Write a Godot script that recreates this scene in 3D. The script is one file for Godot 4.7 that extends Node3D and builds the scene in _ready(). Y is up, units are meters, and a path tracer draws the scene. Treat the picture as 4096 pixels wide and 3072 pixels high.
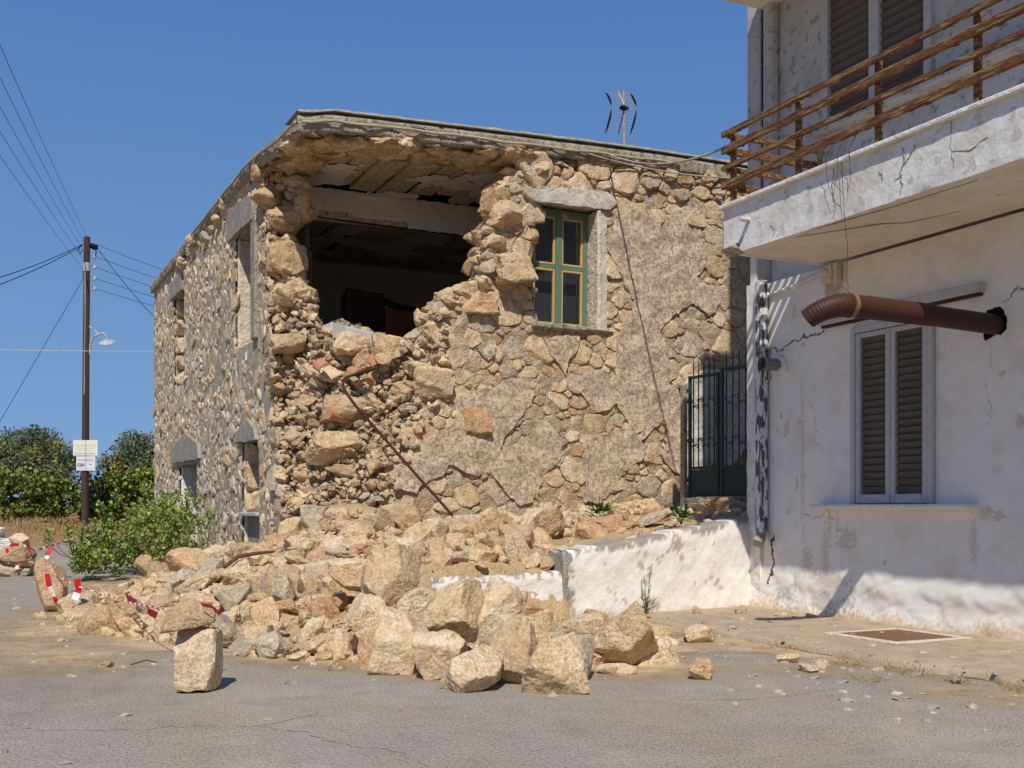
extends Node3D
# World: x runs along the ruined facade, -z runs away from the viewer, y up, metres. The eye is at (0, 1, 0).

const PIV := PI
var R := RandomNumberGenerator.new()
var M := {}
var ICO := []
var ADJ := []
var N1 := FastNoiseLite.new()
var LIB := []
var LOW := []
var used := {}
var house: Node3D

func V(x, y) -> Vector2:
	return Vector2(x, y)

func V3(x, y, z) -> Vector3:
	return Vector3(x, y, z)

func rf(a: float, b: float) -> float:
	return R.randf_range(a, b)

func ss(a: float, b: float, x: float) -> float:
	return smoothstep(a, b, x)

func curve(x: float, xs: Array, ys: Array) -> float:
	if x <= xs[0]:
		return ys[0]
	for i in range(1, xs.size()):
		if x <= xs[i]:
			return lerpf(ys[i - 1], ys[i], (x - xs[i - 1]) / (xs[i] - xs[i - 1]))
	return ys[-1]

# ---------------------------------------------------------------- naming and tagging
func put(o: Node3D, called: String, parent: Node = null) -> Node3D:
	var p: Node = parent if parent else self
	var key := str(p.get_instance_id()) + called
	var k: int = used.get(key, 0)
	used[key] = k + 1
	o.name = called if k == 0 else "%s_%03d" % [called, k]
	p.add_child(o, true)
	return o

func tag(o: Node, label: String, category := "", group := "", kind := "") -> Node:
	if label:
		o.set_meta("label", label)
	if category:
		o.set_meta("category", category)
	if group:
		o.set_meta("group", group)
	if kind:
		o.set_meta("kind", kind)
	return o

func base(called: String, at := Vector3.ZERO, turn := 0.0) -> Node3D:
	var o := Node3D.new()
	o.position = at
	o.rotation.y = turn
	return put(o, called)

func part(called: String, mesh: Mesh, m: Material, parent: Node = null, at := Vector3.ZERO) -> MeshInstance3D:
	var o := MeshInstance3D.new()
	o.mesh = mesh
	o.material_override = m
	o.position = at
	put(o, called, parent)
	return o

func stc() -> SurfaceTool:
	var s := SurfaceTool.new()
	s.begin(Mesh.PRIMITIVE_TRIANGLES)
	s.set_smooth_group(-1)
	return s

func fin(s: SurfaceTool) -> ArrayMesh:
	s.generate_normals()
	return s.commit()

# ---------------------------------------------------------------- mesh helpers
func oq(s: SurfaceTool, a: Vector3, b: Vector3, c: Vector3, d: Vector3, out: Vector3) -> void:
	if (c - a).cross(b - a).dot(out) + (d - a).cross(c - a).dot(out) < 0.0:
		var t := b
		b = d
		d = t
	for p in [a, b, c, a, c, d]:
		s.add_vertex(p)

func ot(s: SurfaceTool, a: Vector3, b: Vector3, c: Vector3, out: Vector3) -> void:
	if (c - a).cross(b - a).dot(out) < 0.0:
		var t := b
		b = c
		c = t
	for p in [a, b, c]:
		s.add_vertex(p)

# a box with chamfered edges
func bx(s: SurfaceTool, c: Vector3, size: Vector3, bev := 0.004, bas := Basis.IDENTITY) -> void:
	var h := size * 0.5
	bev = minf(bev, minf(h.x, minf(h.y, h.z)) * 0.6)
	var f := func(sx, sy, sz, ax) -> Vector3:
		var p := Vector3(sx * h.x, sy * h.y, sz * h.z)
		for k in 3:
			if k != ax:
				p[k] -= signf(p[k]) * bev
		return c + bas * p
	for ax in 3:
		var u := (ax + 1) % 3
		var v := (ax + 2) % 3
		for sg in [-1, 1]:
			var q := []
			for e in [[-1, -1], [1, -1], [1, 1], [-1, 1]]:
				var g := [0, 0, 0]
				g[ax] = sg
				g[u] = e[0]
				g[v] = e[1]
				q.append(f.call(g[0], g[1], g[2], ax))
			var o := Vector3.ZERO
			o[ax] = sg
			oq(s, q[0], q[1], q[2], q[3], bas * o)
	for ax in 3:
		var u := (ax + 1) % 3
		var v := (ax + 2) % 3
		for a in [-1, 1]:
			for b in [-1, 1]:
				var q := []
				for e in [[-1, u], [1, u], [1, v], [-1, v]]:
					var g := [0, 0, 0]
					g[ax] = e[0]
					g[u] = a
					g[v] = b
					q.append(f.call(g[0], g[1], g[2], e[1]))
				var o := Vector3.ZERO
				o[u] = a
				o[v] = b
				oq(s, q[0], q[1], q[2], q[3], bas * o)
	for a in [-1, 1]:
		for b in [-1, 1]:
			for d in [-1, 1]:
				ot(s, f.call(a, b, d, 0), f.call(a, b, d, 1), f.call(a, b, d, 2), bas * Vector3(a, b, d))

func boxm(size: Vector3, bev := 0.004, bas := Basis.IDENTITY) -> ArrayMesh:
	var s := stc()
	bx(s, Vector3.ZERO, size, bev, bas)
	return fin(s)

func tube(s: SurfaceTool, pts: Array, r, n := 8, caps := true) -> void:
	var rings := []
	var up := Vector3.UP
	var d0: Vector3 = (pts[1] - pts[0]).normalized()
	if absf(d0.dot(up)) > 0.95:
		up = Vector3.RIGHT
	var x := d0.cross(up).normalized()
	for i in pts.size():
		var d: Vector3 = (pts[mini(i + 1, pts.size() - 1)] - pts[maxi(i - 1, 0)]).normalized()
		x = (x - d * x.dot(d)).normalized()
		var y := d.cross(x)
		var rr: float = r[i] if r is Array else r
		var ring := []
		for k in n:
			var a := TAU * k / n
			ring.append(pts[i] + (x * cos(a) + y * sin(a)) * rr)
		rings.append(ring)
	s.set_smooth_group(1)
	for i in rings.size() - 1:
		for k in n:
			var k2 := (k + 1) % n
			oq(s, rings[i][k], rings[i][k2], rings[i + 1][k2], rings[i + 1][k], rings[i][k] + rings[i + 1][k2] - pts[i] - pts[i + 1])
	s.set_smooth_group(-1)
	if caps:
		for e in [0, rings.size() - 1]:
			var o: Vector3 = pts[0] - pts[1] if e == 0 else pts[-1] - pts[-2]
			for k in range(1, n - 1):
				ot(s, rings[e][0], rings[e][k], rings[e][k + 1], o)

func tubem(pts: Array, r, n := 8) -> ArrayMesh:
	var s := stc()
	tube(s, pts, r, n)
	return fin(s)

func lathe(s: SurfaceTool, prof: Array, n := 14, at := Vector3.ZERO, bas := Basis.IDENTITY) -> void:
	s.set_smooth_group(1)
	for i in prof.size() - 1:
		for k in n:
			var a := TAU * k / n
			var b := TAU * (k + 1) / n
			var p := []
			for e in [[i, a], [i, b], [i + 1, b], [i + 1, a]]:
				var q: Vector2 = prof[e[0]]
				p.append(at + bas * Vector3(cos(e[1]) * q.x, q.y, sin(e[1]) * q.x))
			var tg: Vector2 = prof[i + 1] - prof[i]
			var o := bas * Vector3(cos((a + b) / 2) * -tg.y, tg.x, sin((a + b) / 2) * -tg.y)
			oq(s, p[0], p[1], p[2], p[3], o)
	s.set_smooth_group(-1)

func prism(s: SurfaceTool, poly: PackedVector2Array, map: Callable, depth: float) -> void:
	# poly in a plane; map(p, t) gives the point at depth t
	var idx := Geometry2D.triangulate_polygon(poly)
	var n := poly.size()
	var mid := Vector3.ZERO
	for p in poly:
		mid += map.call(p, depth * 0.5) / n
	for k in range(0, idx.size(), 3):
		for t in [0.0, depth]:
			var a: Vector3 = map.call(poly[idx[k]], t)
			var b: Vector3 = map.call(poly[idx[k + 1]], t)
			var c: Vector3 = map.call(poly[idx[k + 2]], t)
			ot(s, a, b, c, (map.call(poly[0], t) as Vector3) - (map.call(poly[0], depth * 0.5) as Vector3))
	var cw := Geometry2D.is_polygon_clockwise(poly)
	for k in n:
		var p := poly[k]
		var q := poly[(k + 1) % n]
		var nn := (q - p).orthogonal() * (1.0 if cw else -1.0)
		var a: Vector3 = map.call(p, 0.0)
		oq(s, a, map.call(q, 0.0), map.call(q, depth), map.call(p, depth), (map.call(p + nn, 0.0) as Vector3) - a)

func arr(v: PackedVector3Array, idx: PackedInt32Array, nrm = null, col = null, uv = null) -> ArrayMesh:
	var a := []
	a.resize(Mesh.ARRAY_MAX)
	a[Mesh.ARRAY_VERTEX] = v
	a[Mesh.ARRAY_INDEX] = idx
	a[Mesh.ARRAY_NORMAL] = nrm if nrm else vnormals(v, idx)
	if col:
		a[Mesh.ARRAY_COLOR] = col
	if uv:
		a[Mesh.ARRAY_TEX_UV] = uv
	var m := ArrayMesh.new()
	m.add_surface_from_arrays(Mesh.PRIMITIVE_TRIANGLES, a)
	return m

func vnormals(v: PackedVector3Array, idx: PackedInt32Array) -> PackedVector3Array:
	var n := PackedVector3Array()
	n.resize(v.size())
	for k in range(0, idx.size(), 3):
		var a := idx[k]
		var b := idx[k + 1]
		var c := idx[k + 2]
		var f := (v[c] - v[a]).cross(v[b] - v[a])
		n[a] += f
		n[b] += f
		n[c] += f
	for i in n.size():
		n[i] = n[i].normalized()
	return n

# grid of (nu+1) x (nv+1) points; keep(i, j) says which cells are drawn
func grid(nu: int, nv: int, pos: Callable, keep = null, color = null, uvf = null, flip := false) -> ArrayMesh:
	var v := PackedVector3Array()
	var col := PackedColorArray()
	var uv := PackedVector2Array()
	for j in nv + 1:
		for i in nu + 1:
			v.append(pos.call(i, j))
			if color:
				col.append(color.call(i, j))
			if uvf:
				uv.append(uvf.call(i, j))
	var idx := PackedInt32Array()
	for j in nv:
		for i in nu:
			if keep and not keep.call(i, j):
				continue
			var a := j * (nu + 1) + i
			var q := [a, a + nu + 1, a + nu + 2, a, a + nu + 2, a + 1]
			if flip:
				q = [a, a + nu + 2, a + nu + 1, a, a + 1, a + nu + 2]
			idx.append_array(PackedInt32Array(q))
	return arr(v, idx, null, col if color else null, uv if uvf else null)

func make_ico() -> void:
	var t := (1.0 + sqrt(5.0)) / 2.0
	var v := PackedVector3Array()
	for a in [-1, 1]:
		for b in [-t, t]:
			v.append(Vector3(a, b, 0).normalized())
			v.append(Vector3(0, a, b).normalized())
			v.append(Vector3(b, 0, a).normalized())
	var idx := PackedInt32Array()
	var e := v[0].distance_to(v[1])
	for i in 12:
		for j in range(i + 1, 12):
			e = minf(e, v[i].distance_to(v[j]))
	for i in 12:
		for j in range(i + 1, 12):
			for k in range(j + 1, 12):
				if v[i].distance_to(v[j]) < e * 1.05 and v[j].distance_to(v[k]) < e * 1.05 and v[i].distance_to(v[k]) < e * 1.05:
					if (v[k] - v[i]).cross(v[j] - v[i]).dot(v[i]) > 0:
						idx.append_array(PackedInt32Array([i, j, k]))
					else:
						idx.append_array(PackedInt32Array([i, k, j]))
	ICO.append([v, idx])
	for l in 4:
		var nv := v.duplicate()
		var ni := PackedInt32Array()
		var mid := {}
		for k in range(0, idx.size(), 3):
			var m := []
			for q in [[0, 1], [1, 2], [2, 0]]:
				var a := idx[k + q[0]]
				var b := idx[k + q[1]]
				var key := mini(a, b) * 100000 + maxi(a, b)
				if not mid.has(key):
					mid[key] = nv.size()
					nv.append((nv[a] + nv[b]).normalized())
				m.append(mid[key])
			ni.append_array(PackedInt32Array([idx[k], m[0], m[2], m[0], idx[k + 1], m[1], m[2], m[1], idx[k + 2], m[0], m[1], m[2]]))
		v = nv
		idx = ni
		ICO.append([v, idx])

# a broken stone: the body cut out by planes (normals pn at distances pd), its edges slightly worn, its faces uneven
func rock_v(pn: PackedVector3Array, pd: PackedFloat32Array, ax: Vector3, lvl: int, amp: float, freq: float, k: float) -> PackedVector3Array:
	var dirs: PackedVector3Array = ICO[lvl][0]
	var out := PackedVector3Array()
	out.resize(dirs.size())
	var off := Vector3(rf(-50, 50), rf(-50, 50), rf(-50, 50))
	var m := pn.size()
	for i in dirs.size():
		var d := (dirs[i] * ax).normalized()
		var s := 0.0
		for j in m:
			var c := pn[j].dot(d) / pd[j]
			if c > 0.0:
				s += pow(c, k)
		var r := pow(s, -1.0 / k)
		if amp > 0.0:
			var q := d * r * freq + off
			r *= 1.0 + amp * (N1.get_noise_3dv(q) - 0.8 * maxf(0.0, 0.35 - absf(N1.get_noise_3dv(q * 1.7 + Vector3(9, 3, 5)))) + (0.5 * N1.get_noise_3dv(q * 3.7) if lvl > 2 else 0.0))
		out[i] = d * r
	return out

# facets with worn but clear edges: normals are shared only between faces that nearly agree
func crisp(v: PackedVector3Array, lvl: int, cos_t := 0.93) -> Array:
	var idx: PackedInt32Array = ICO[lvl][1]
	while ADJ.size() <= lvl:
		ADJ.append(null)
	if ADJ[lvl] == null:
		var a := []
		for i in v.size():
			a.append(PackedInt32Array())
		for k in idx.size():
			var l: PackedInt32Array = a[idx[k]]
			l.append(k / 3)
			a[idx[k]] = l
		ADJ[lvl] = a
	var adj: Array = ADJ[lvl]
	var nt := idx.size() / 3
	var fn := PackedVector3Array()
	fn.resize(nt)
	for t in nt:
		var a := v[idx[t * 3]]
		fn[t] = (v[idx[t * 3 + 2]] - a).cross(v[idx[t * 3 + 1]] - a).normalized()
	var ov := PackedVector3Array()
	var on := PackedVector3Array()
	ov.resize(nt * 3)
	on.resize(nt * 3)
	for t in nt:
		var n := fn[t]
		for k in 3:
			var vi := idx[t * 3 + k]
			var s := Vector3.ZERO
			for q in adj[vi]:
				if fn[q].dot(n) > cos_t:
					s += fn[q]
			ov[t * 3 + k] = v[vi]
			on[t * 3 + k] = s.normalized()
	return [ov, on]

func raw(vn: Array) -> ArrayMesh:
	var a := []
	a.resize(Mesh.ARRAY_MAX)
	a[Mesh.ARRAY_VERTEX] = vn[0]
	a[Mesh.ARRAY_NORMAL] = vn[1]
	var m := ArrayMesh.new()
	m.add_surface_from_arrays(Mesh.PRIMITIVE_TRIANGLES, a)
	return m

func rock(pn: PackedVector3Array, pd: PackedFloat32Array, ax: Vector3, lvl: int, amp: float, freq: float, k: float) -> ArrayMesh:
	return raw(crisp(rock_v(pn, pd, ax, lvl, amp, freq, k), lvl))

# planes of a free broken stone of half-sizes h
func rock_planes(h: Vector3, n: int, blocky: float) -> Array:
	var pn := PackedVector3Array()
	var pd := PackedFloat32Array()
	for ax in 3:
		for s in [-1.0, 1.0]:
			var d := Vector3.ZERO
			d[ax] = s
			d = (d + Vector3(rf(-1, 1), rf(-1, 1), rf(-1, 1)) * (1.0 - blocky) * 0.5).normalized()
			pn.append(d)
			pd.append((absf(d.x) * h.x + absf(d.y) * h.y + absf(d.z) * h.z) * rf(0.84, 1.0))
	for i in n:
		var d := Vector3(rf(-1, 1), rf(-1, 1), rf(-1, 1)).normalized()
		var e := Vector3(d.x / h.x, d.y / h.y, d.z / h.z).normalized()
		pn.append(e)
		pd.append(sqrt(pow(e.x * h.x, 2) + pow(e.y * h.y, 2) + pow(e.z * h.z, 2)) * rf(0.86, 1.12))
	return [pn, pd]

func free_rock(h: Vector3, n: int, lvl: int, blocky := 0.4, amp := 0.10) -> ArrayMesh:
	var p := rock_planes(h, n, blocky)
	var sz := (h.x + h.y + h.z) / 3.0
	return rock(p[0], p[1], h.normalized(), lvl, amp, 1.1 / sz, 34.0)

func jag(poly: Array, step: float, amp: float) -> PackedVector2Array:
	var out := PackedVector2Array()
	for i in poly.size():
		var a: Vector2 = poly[i]
		var b: Vector2 = poly[(i + 1) % poly.size()]
		var n := maxi(1, int(a.distance_to(b) / step))
		for k in n:
			var p := a.lerp(b, float(k) / n)
			out.append(p + Vector2(N1.get_noise_2d(p.x * 9.0, p.y * 9.0), N1.get_noise_2d(p.x * 9.0 + 70, p.y * 9.0)) * amp + Vector2(rf(-1, 1), rf(-1, 1)) * amp * 0.3)
	return out

# a coat of plaster: outline poly on a wall, front relief by height(p), thickness th; map(p, out) gives the point `out` metres before the wall
func coat(poly: PackedVector2Array, step: float, height: Callable, th: float, map: Callable, holes := []) -> ArrayMesh:
	var pts := poly.duplicate()
	var bb := Rect2(poly[0], Vector2.ZERO)
	for p in poly:
		bb = bb.expand(p)
	var nb := poly.size()
	var y := bb.position.y
	while y < bb.end.y:
		var x := bb.position.x
		while x < bb.end.x:
			var p := Vector2(x, y) + Vector2(rf(-1, 1), rf(-1, 1)) * step * 0.3
			if Geometry2D.is_point_in_polygon(p, poly):
				pts.append(p)
			x += step
		y += step
	var tri := Geometry2D.triangulate_delaunay(pts)
	var s := stc()
	s.set_smooth_group(1)
	var front := PackedVector3Array()
	for p in pts:
		front.append(map.call(p, th + height.call(p)))
	var out: Vector3 = (map.call(pts[0], 1.0) as Vector3) - (map.call(pts[0], 0.0) as Vector3)
	for k in range(0, tri.size(), 3):
		var c := (pts[tri[k]] + pts[tri[k + 1]] + pts[tri[k + 2]]) / 3.0
		if Geometry2D.is_point_in_polygon(c, poly):
			ot(s, front[tri[k]], front[tri[k + 1]], front[tri[k + 2]], out)
	s.set_smooth_group(-1)
	var cw := Geometry2D.is_polygon_clockwise(poly)
	for k in nb:
		var q := (k + 1) % nb
		var nn := (pts[q] - pts[k]).orthogonal() * (1.0 if cw else -1.0)
		var a: Vector3 = map.call(pts[k], -0.01)
		oq(s, a, map.call(pts[q], -0.01), front[q], front[k], (map.call(pts[k] + nn, -0.01) as Vector3) - a)
	return fin(s)

# many leaves as one mesh: each leaf a folded diamond
class Leaves:
	var v := PackedVector3Array()
	var n := PackedVector3Array()
	var c := PackedColorArray()
	var i := PackedInt32Array()
	func add(p: Vector3, along: Vector3, side: Vector3, l: float, w: float, col: Color) -> void:
		var k := v.size()
		var nn := along.cross(side).normalized()
		v.append(p)
		v.append(p + along * l * 0.5 + side * w * 0.5 + nn * w * 0.12)
		v.append(p + along * l)
		v.append(p + along * l * 0.5 - side * w * 0.5 + nn * w * 0.12)
		for q in 4:
			n.append(nn)
			c.append(col)
		for q in [0, 1, 2, 0, 2, 3]:
			i.append(k + q)

func rdir() -> Vector3:
	var z := rf(-1, 1)
	var a := rf(0, TAU)
	var r := sqrt(1 - z * z)
	return Vector3(r * cos(a), z, r * sin(a))

func leaf_cloud(L: Leaves, center: Vector3, rad: Vector3, n: int, l: float, w: float, cols: Array, upw := 0.3) -> void:
	for k in n:
		var d := rdir()
		var p := center + d * rad * pow(R.randf(), 0.45)
		var al := (rdir() + d * 0.6 + Vector3.UP * upw).normalized()
		var sd := al.cross(rdir()).normalized()
		var s := rf(0.6, 1.25)
		var c: Color = cols[R.randi() % cols.size()]
		var b := rf(0.75, 1.25)
		L.add(p, al, sd, l * s, w * s, Color(c.r * b, c.g * b, c.b * b))

# ---------------------------------------------------------------- textures and materials
func nz(sd: int, fr: float, oct := 4, type := FastNoiseLite.TYPE_SIMPLEX_SMOOTH) -> FastNoiseLite:
	var n := FastNoiseLite.new()
	n.seed = sd
	n.frequency = fr
	n.noise_type = type
	n.fractal_type = FastNoiseLite.FRACTAL_FBM if oct > 0 else FastNoiseLite.FRACTAL_NONE
	n.fractal_octaves = maxi(oct, 1)
	return n

func ridg(sd: int, fr: float, oct := 3) -> FastNoiseLite:
	var n := nz(sd, fr, oct)
	n.fractal_type = FastNoiseLite.FRACTAL_RIDGED
	return n

func cell(sd: int, fr: float, ret := FastNoiseLite.RETURN_DISTANCE) -> FastNoiseLite:
	var n := nz(sd, fr, 0, FastNoiseLite.TYPE_CELLULAR)
	n.cellular_return_type = ret
	return n

func bytes(n: FastNoiseLite, w: int, h := 0) -> PackedByteArray:
	return n.get_seamless_image(w, h if h else w, false, false, 0.1, true).get_data()

# base colour and layers [noise bytes, colour, from, to, strength]
func layered(w: int, h: int, c0: Color, layers: Array) -> PackedByteArray:
	var n := w * h
	var r := PackedFloat32Array()
	var g := PackedFloat32Array()
	var b := PackedFloat32Array()
	r.resize(n)
	g.resize(n)
	b.resize(n)
	r.fill(c0.r)
	g.fill(c0.g)
	b.fill(c0.b)
	for L in layers:
		var d: PackedByteArray = L[0]
		var c: Color = L[1]
		var lut := PackedFloat32Array()
		for k in 256:
			lut.append(smoothstep(L[2], L[3], k / 255.0) * L[4] if L[3] > L[2] else (1.0 - smoothstep(L[3], L[2], k / 255.0)) * L[4])
		var cr := c.r
		var cg := c.g
		var cb := c.b
		for i in n:
			var t := lut[d[i]]
			if t > 0.004:
				r[i] += (cr - r[i]) * t
				g[i] += (cg - g[i]) * t
				b[i] += (cb - b[i]) * t
	var out := PackedByteArray()
	out.resize(n * 3)
	for i in n:
		out[i * 3] = int(clampf(r[i], 0, 1) * 255)
		out[i * 3 + 1] = int(clampf(g[i], 0, 1) * 255)
		out[i * 3 + 2] = int(clampf(b[i], 0, 1) * 255)
	return out

func tex(w: int, h: int, d: PackedByteArray) -> ImageTexture:
	return ImageTexture.create_from_image(Image.create_from_data(w, h, false, Image.FORMAT_RGB8, d))

func gtex(w: int, parts: Array) -> ImageTexture:
	# weighted sum of noise bytes, as a height map
	var out := PackedByteArray()
	out.resize(w * w)
	for i in w * w:
		var s := 0.0
		for p in parts:
			s += p[0][i] * p[1]
		out[i] = int(clampf(s, 0, 255))
	return ImageTexture.create_from_image(Image.create_from_data(w, w, false, Image.FORMAT_L8, out))

func mat(t, tint := Color.WHITE, rough := 0.9, scale := 1.0, bump = null, bscale := 1.0, world := true) -> StandardMaterial3D:
	var m := StandardMaterial3D.new()
	m.albedo_color = tint
	m.roughness = rough
	m.metallic_specular = 0.3
	if t:
		m.albedo_texture = t
	if t or bump:
		m.uv1_triplanar = true
		m.uv1_world_triplanar = world
		m.uv1_scale = Vector3(scale, scale, scale)
	if bump:
		m.heightmap_enabled = true
		m.heightmap_texture = bump
		m.heightmap_scale = bscale
	return m

func lin(r: float, g: float, b: float) -> Color:
	return Color(r, g, b).linear_to_srgb()

func vmat(rough := 0.8, back := 0.0) -> StandardMaterial3D:
	var m := StandardMaterial3D.new()
	m.vertex_color_use_as_albedo = true
	m.roughness = rough
	m.metallic_specular = 0.3
	if back > 0:
		m.backlight_enabled = true
		m.backlight = Color(back, back, back * 0.5)
	return m

func make_materials() -> void:
	var S := 512
	var big := bytes(nz(11, 0.006, 3), S)
	var mid := bytes(nz(12, 0.018, 4), S)
	var mid2 := bytes(nz(13, 0.022, 4), S)
	var fine := bytes(nz(14, 0.09, 3), S)
	var grit := bytes(nz(15, 0.35, 1), S)
	var rid := bytes(ridg(16, 0.012, 3), S)
	var rid2 := bytes(ridg(17, 0.03, 3), S)
	var cel := bytes(cell(18, 0.07), S)
	var cel2 := bytes(cell(19, 0.16), S)
	var big2 := bytes(nz(20, 0.008, 3), S)
	# broken limestone: cream and ochre blotches, white bruises, dark veins and pits
	var sA := layered(S, S, Color(0.79, 0.70, 0.57), [[mid, Color(0.70, 0.58, 0.43), 0.48, 0.66, 0.8], [big, Color(0.85, 0.79, 0.70), 0.5, 0.72, 0.7], [mid2, Color(0.66, 0.51, 0.36), 0.60, 0.74, 0.7],
		[rid, Color(0.40, 0.31, 0.22), 0.84, 0.95, 0.7], [rid2, Color(0.98, 0.95, 0.90), 0.78, 0.90, 0.7], [fine, Color(0.52, 0.40, 0.28), 0.60, 0.80, 0.65], [fine, Color(0.93, 0.88, 0.79), 0.36, 0.22, 0.6], [grit, Color(0.93, 0.86, 0.74), 0.72, 0.95, 0.4], [grit, Color(0.40, 0.31, 0.22), 0.28, 0.08, 0.5]])
	var sB := layered(S, S, Color(0.76, 0.69, 0.58), [[mid, Color(0.60, 0.55, 0.48), 0.48, 0.68, 0.75], [big, Color(0.76, 0.62, 0.46), 0.55, 0.72, 0.7], [mid2, Color(0.88, 0.84, 0.77), 0.58, 0.72, 0.7],
		[rid, Color(0.36, 0.29, 0.22), 0.84, 0.95, 0.7], [rid2, Color(0.95, 0.92, 0.87), 0.82, 0.93, 0.6], [fine, Color(0.48, 0.39, 0.30), 0.60, 0.80, 0.65], [fine, Color(0.92, 0.88, 0.80), 0.36, 0.22, 0.5], [grit, Color(0.92, 0.87, 0.78), 0.72, 0.95, 0.4], [grit, Color(0.38, 0.31, 0.24), 0.28, 0.08, 0.5]])
	var tA := tex(S, S, sA)
	var tB := tex(S, S, sB)
	var hS := gtex(S, [[mid, 0.30], [fine, 0.45], [rid2, -0.25], [rid, -0.25], [grit, 0.22], [mid2, 0.3]])
	M.stones = []
	var tints := [lin(1.04, 1.04, 1.0), lin(0.98, 0.94, 0.84), lin(0.80, 0.79, 0.76), lin(1.0, 0.89, 0.78), lin(0.93, 0.95, 0.95), lin(0.92, 0.72, 0.58), lin(0.80, 0.74, 0.64), lin(1.02, 0.99, 0.91)]
	for k in tints.size():
		var m := mat(tB if k in [2, 4, 5] else tA, tints[k], 0.92, 0.85, hS, 1.15)
		m.uv1_offset = Vector3(k * 0.37, k * 0.61, k * 0.23)
		M.stones.append(m)
	# clay mortar and fallen dirt
	var dirt := layered(S, S, Color(0.70, 0.59, 0.44), [[mid, Color(0.60, 0.49, 0.35), 0.4, 0.75, 0.7], [big, Color(0.76, 0.67, 0.53), 0.5, 0.8, 0.6], [fine, Color(0.50, 0.40, 0.28), 0.55, 0.9, 0.5], [cel, Color(0.82, 0.74, 0.61), 0.28, 0.05, 0.5], [grit, Color(0.42, 0.34, 0.25), 0.3, 0.1, 0.5], [grit, Color(0.88, 0.80, 0.68), 0.75, 0.95, 0.45]])
	var hD := gtex(S, [[mid, 0.3], [fine, 0.35], [cel, -0.3], [cel2, -0.2], [grit, 0.25], [big, 0.3]])
	M.dirt = mat(tex(S, S, dirt), lin(1.12, 1.13, 1.14), 0.97, 0.8, hD, 2.5)
	var mo := layered(S, S, Color(0.74, 0.665, 0.55), [[mid, Color(0.65, 0.57, 0.46), 0.45, 0.7, 0.7], [big, Color(0.78, 0.72, 0.62), 0.5, 0.75, 0.7], [mid2, Color(0.60, 0.50, 0.38), 0.6, 0.78, 0.6], [fine, Color(0.48, 0.40, 0.31), 0.58, 0.80, 0.6], [fine, Color(0.86, 0.80, 0.71), 0.36, 0.20, 0.55], [cel, Color(0.86, 0.79, 0.68), 0.26, 0.06, 0.5], [grit, Color(0.42, 0.35, 0.28), 0.3, 0.1, 0.5]])
	M.mortar = mat(tex(S, S, mo), Color.WHITE, 0.97, 0.9, hD, 3.5)
	M.pale = mat(tB, lin(1.16, 1.19, 1.22), 0.92, 0.85, hS, 1.5)
	M.core = mat(tex(S, S, dirt), lin(0.86, 0.80, 0.70), 0.97, 1.7, hD, 3.0)
	var pm := layered(S, S, Color(0.66, 0.63, 0.57), [[mid, Color(0.52, 0.50, 0.47), 0.4, 0.75, 0.7], [big, Color(0.74, 0.70, 0.62), 0.5, 0.8, 0.6], [fine, Color(0.45, 0.43, 0.40), 0.55, 0.9, 0.45], [grit, Color(0.38, 0.36, 0.34), 0.3, 0.1, 0.4]])
	M.pointing = mat(tex(S, S, pm), lin(1.12, 1.10, 1.06), 0.95, 0.9, hD, 2.5)
	# roughcast with dark lichen
	var rc := layered(S, S, Color(0.78, 0.71, 0.61), [[mid, Color(0.70, 0.62, 0.52), 0.45, 0.7, 0.6], [big2, Color(0.61, 0.55, 0.475), 0.50, 0.72, 0.7], [cel, Color(0.90, 0.83, 0.74), 0.24, 0.06, 0.75], [cel, Color(0.47, 0.41, 0.35), 0.45, 0.68, 0.7], [mid2, Color(0.46, 0.41, 0.36), 0.63, 0.76, 0.4], [fine, Color(0.45, 0.39, 0.34), 0.64, 0.82, 0.55], [grit, Color(0.40, 0.35, 0.31), 0.30, 0.1, 0.5]])
	var hR := gtex(S, [[cel, -0.75], [cel2, -0.3], [fine, 0.2], [mid, 0.25]])
	for i in 0:
		pass
	M.roughcast = mat(tex(S, S, rc), lin(1.09, 1.07, 1.04), 0.95, 0.7, hR, 7.0)
	M.roughcast.uv1_offset = Vector3(0.3, 0.1, 0.0)
	# old concrete with black lichen
	var cc := layered(S, S, Color(0.66, 0.62, 0.54), [[mid, Color(0.74, 0.70, 0.62), 0.45, 0.75, 0.7], [big, Color(0.56, 0.53, 0.47), 0.5, 0.8, 0.5], [mid2, Color(0.34, 0.32, 0.30), 0.58, 0.78, 0.75], [fine, Color(0.45, 0.42, 0.38), 0.6, 0.9, 0.5], [grit, Color(0.30, 0.29, 0.27), 0.3, 0.1, 0.5]])
	M.concrete = mat(tex(S, S, cc), Color.WHITE, 0.93, 0.9, hD, 2.5)
	M.concretelight = mat(tex(S, S, layered(S, S, Color(0.80, 0.76, 0.70), [[mid, Color(0.72, 0.68, 0.61), 0.45, 0.7, 0.8], [big, Color(0.85, 0.83, 0.79), 0.5, 0.75, 0.7], [mid2, Color(0.55, 0.50, 0.45), 0.64, 0.8, 0.7], [fine, Color(0.60, 0.55, 0.48), 0.6, 0.85, 0.5]])), Color.WHITE, 0.93, 0.9, hD, 1.5)
	M.grey = mat(tex(S, S, pm), lin(0.95, 0.97, 1.0), 0.93, 1.2, hD, 1.5)
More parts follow.
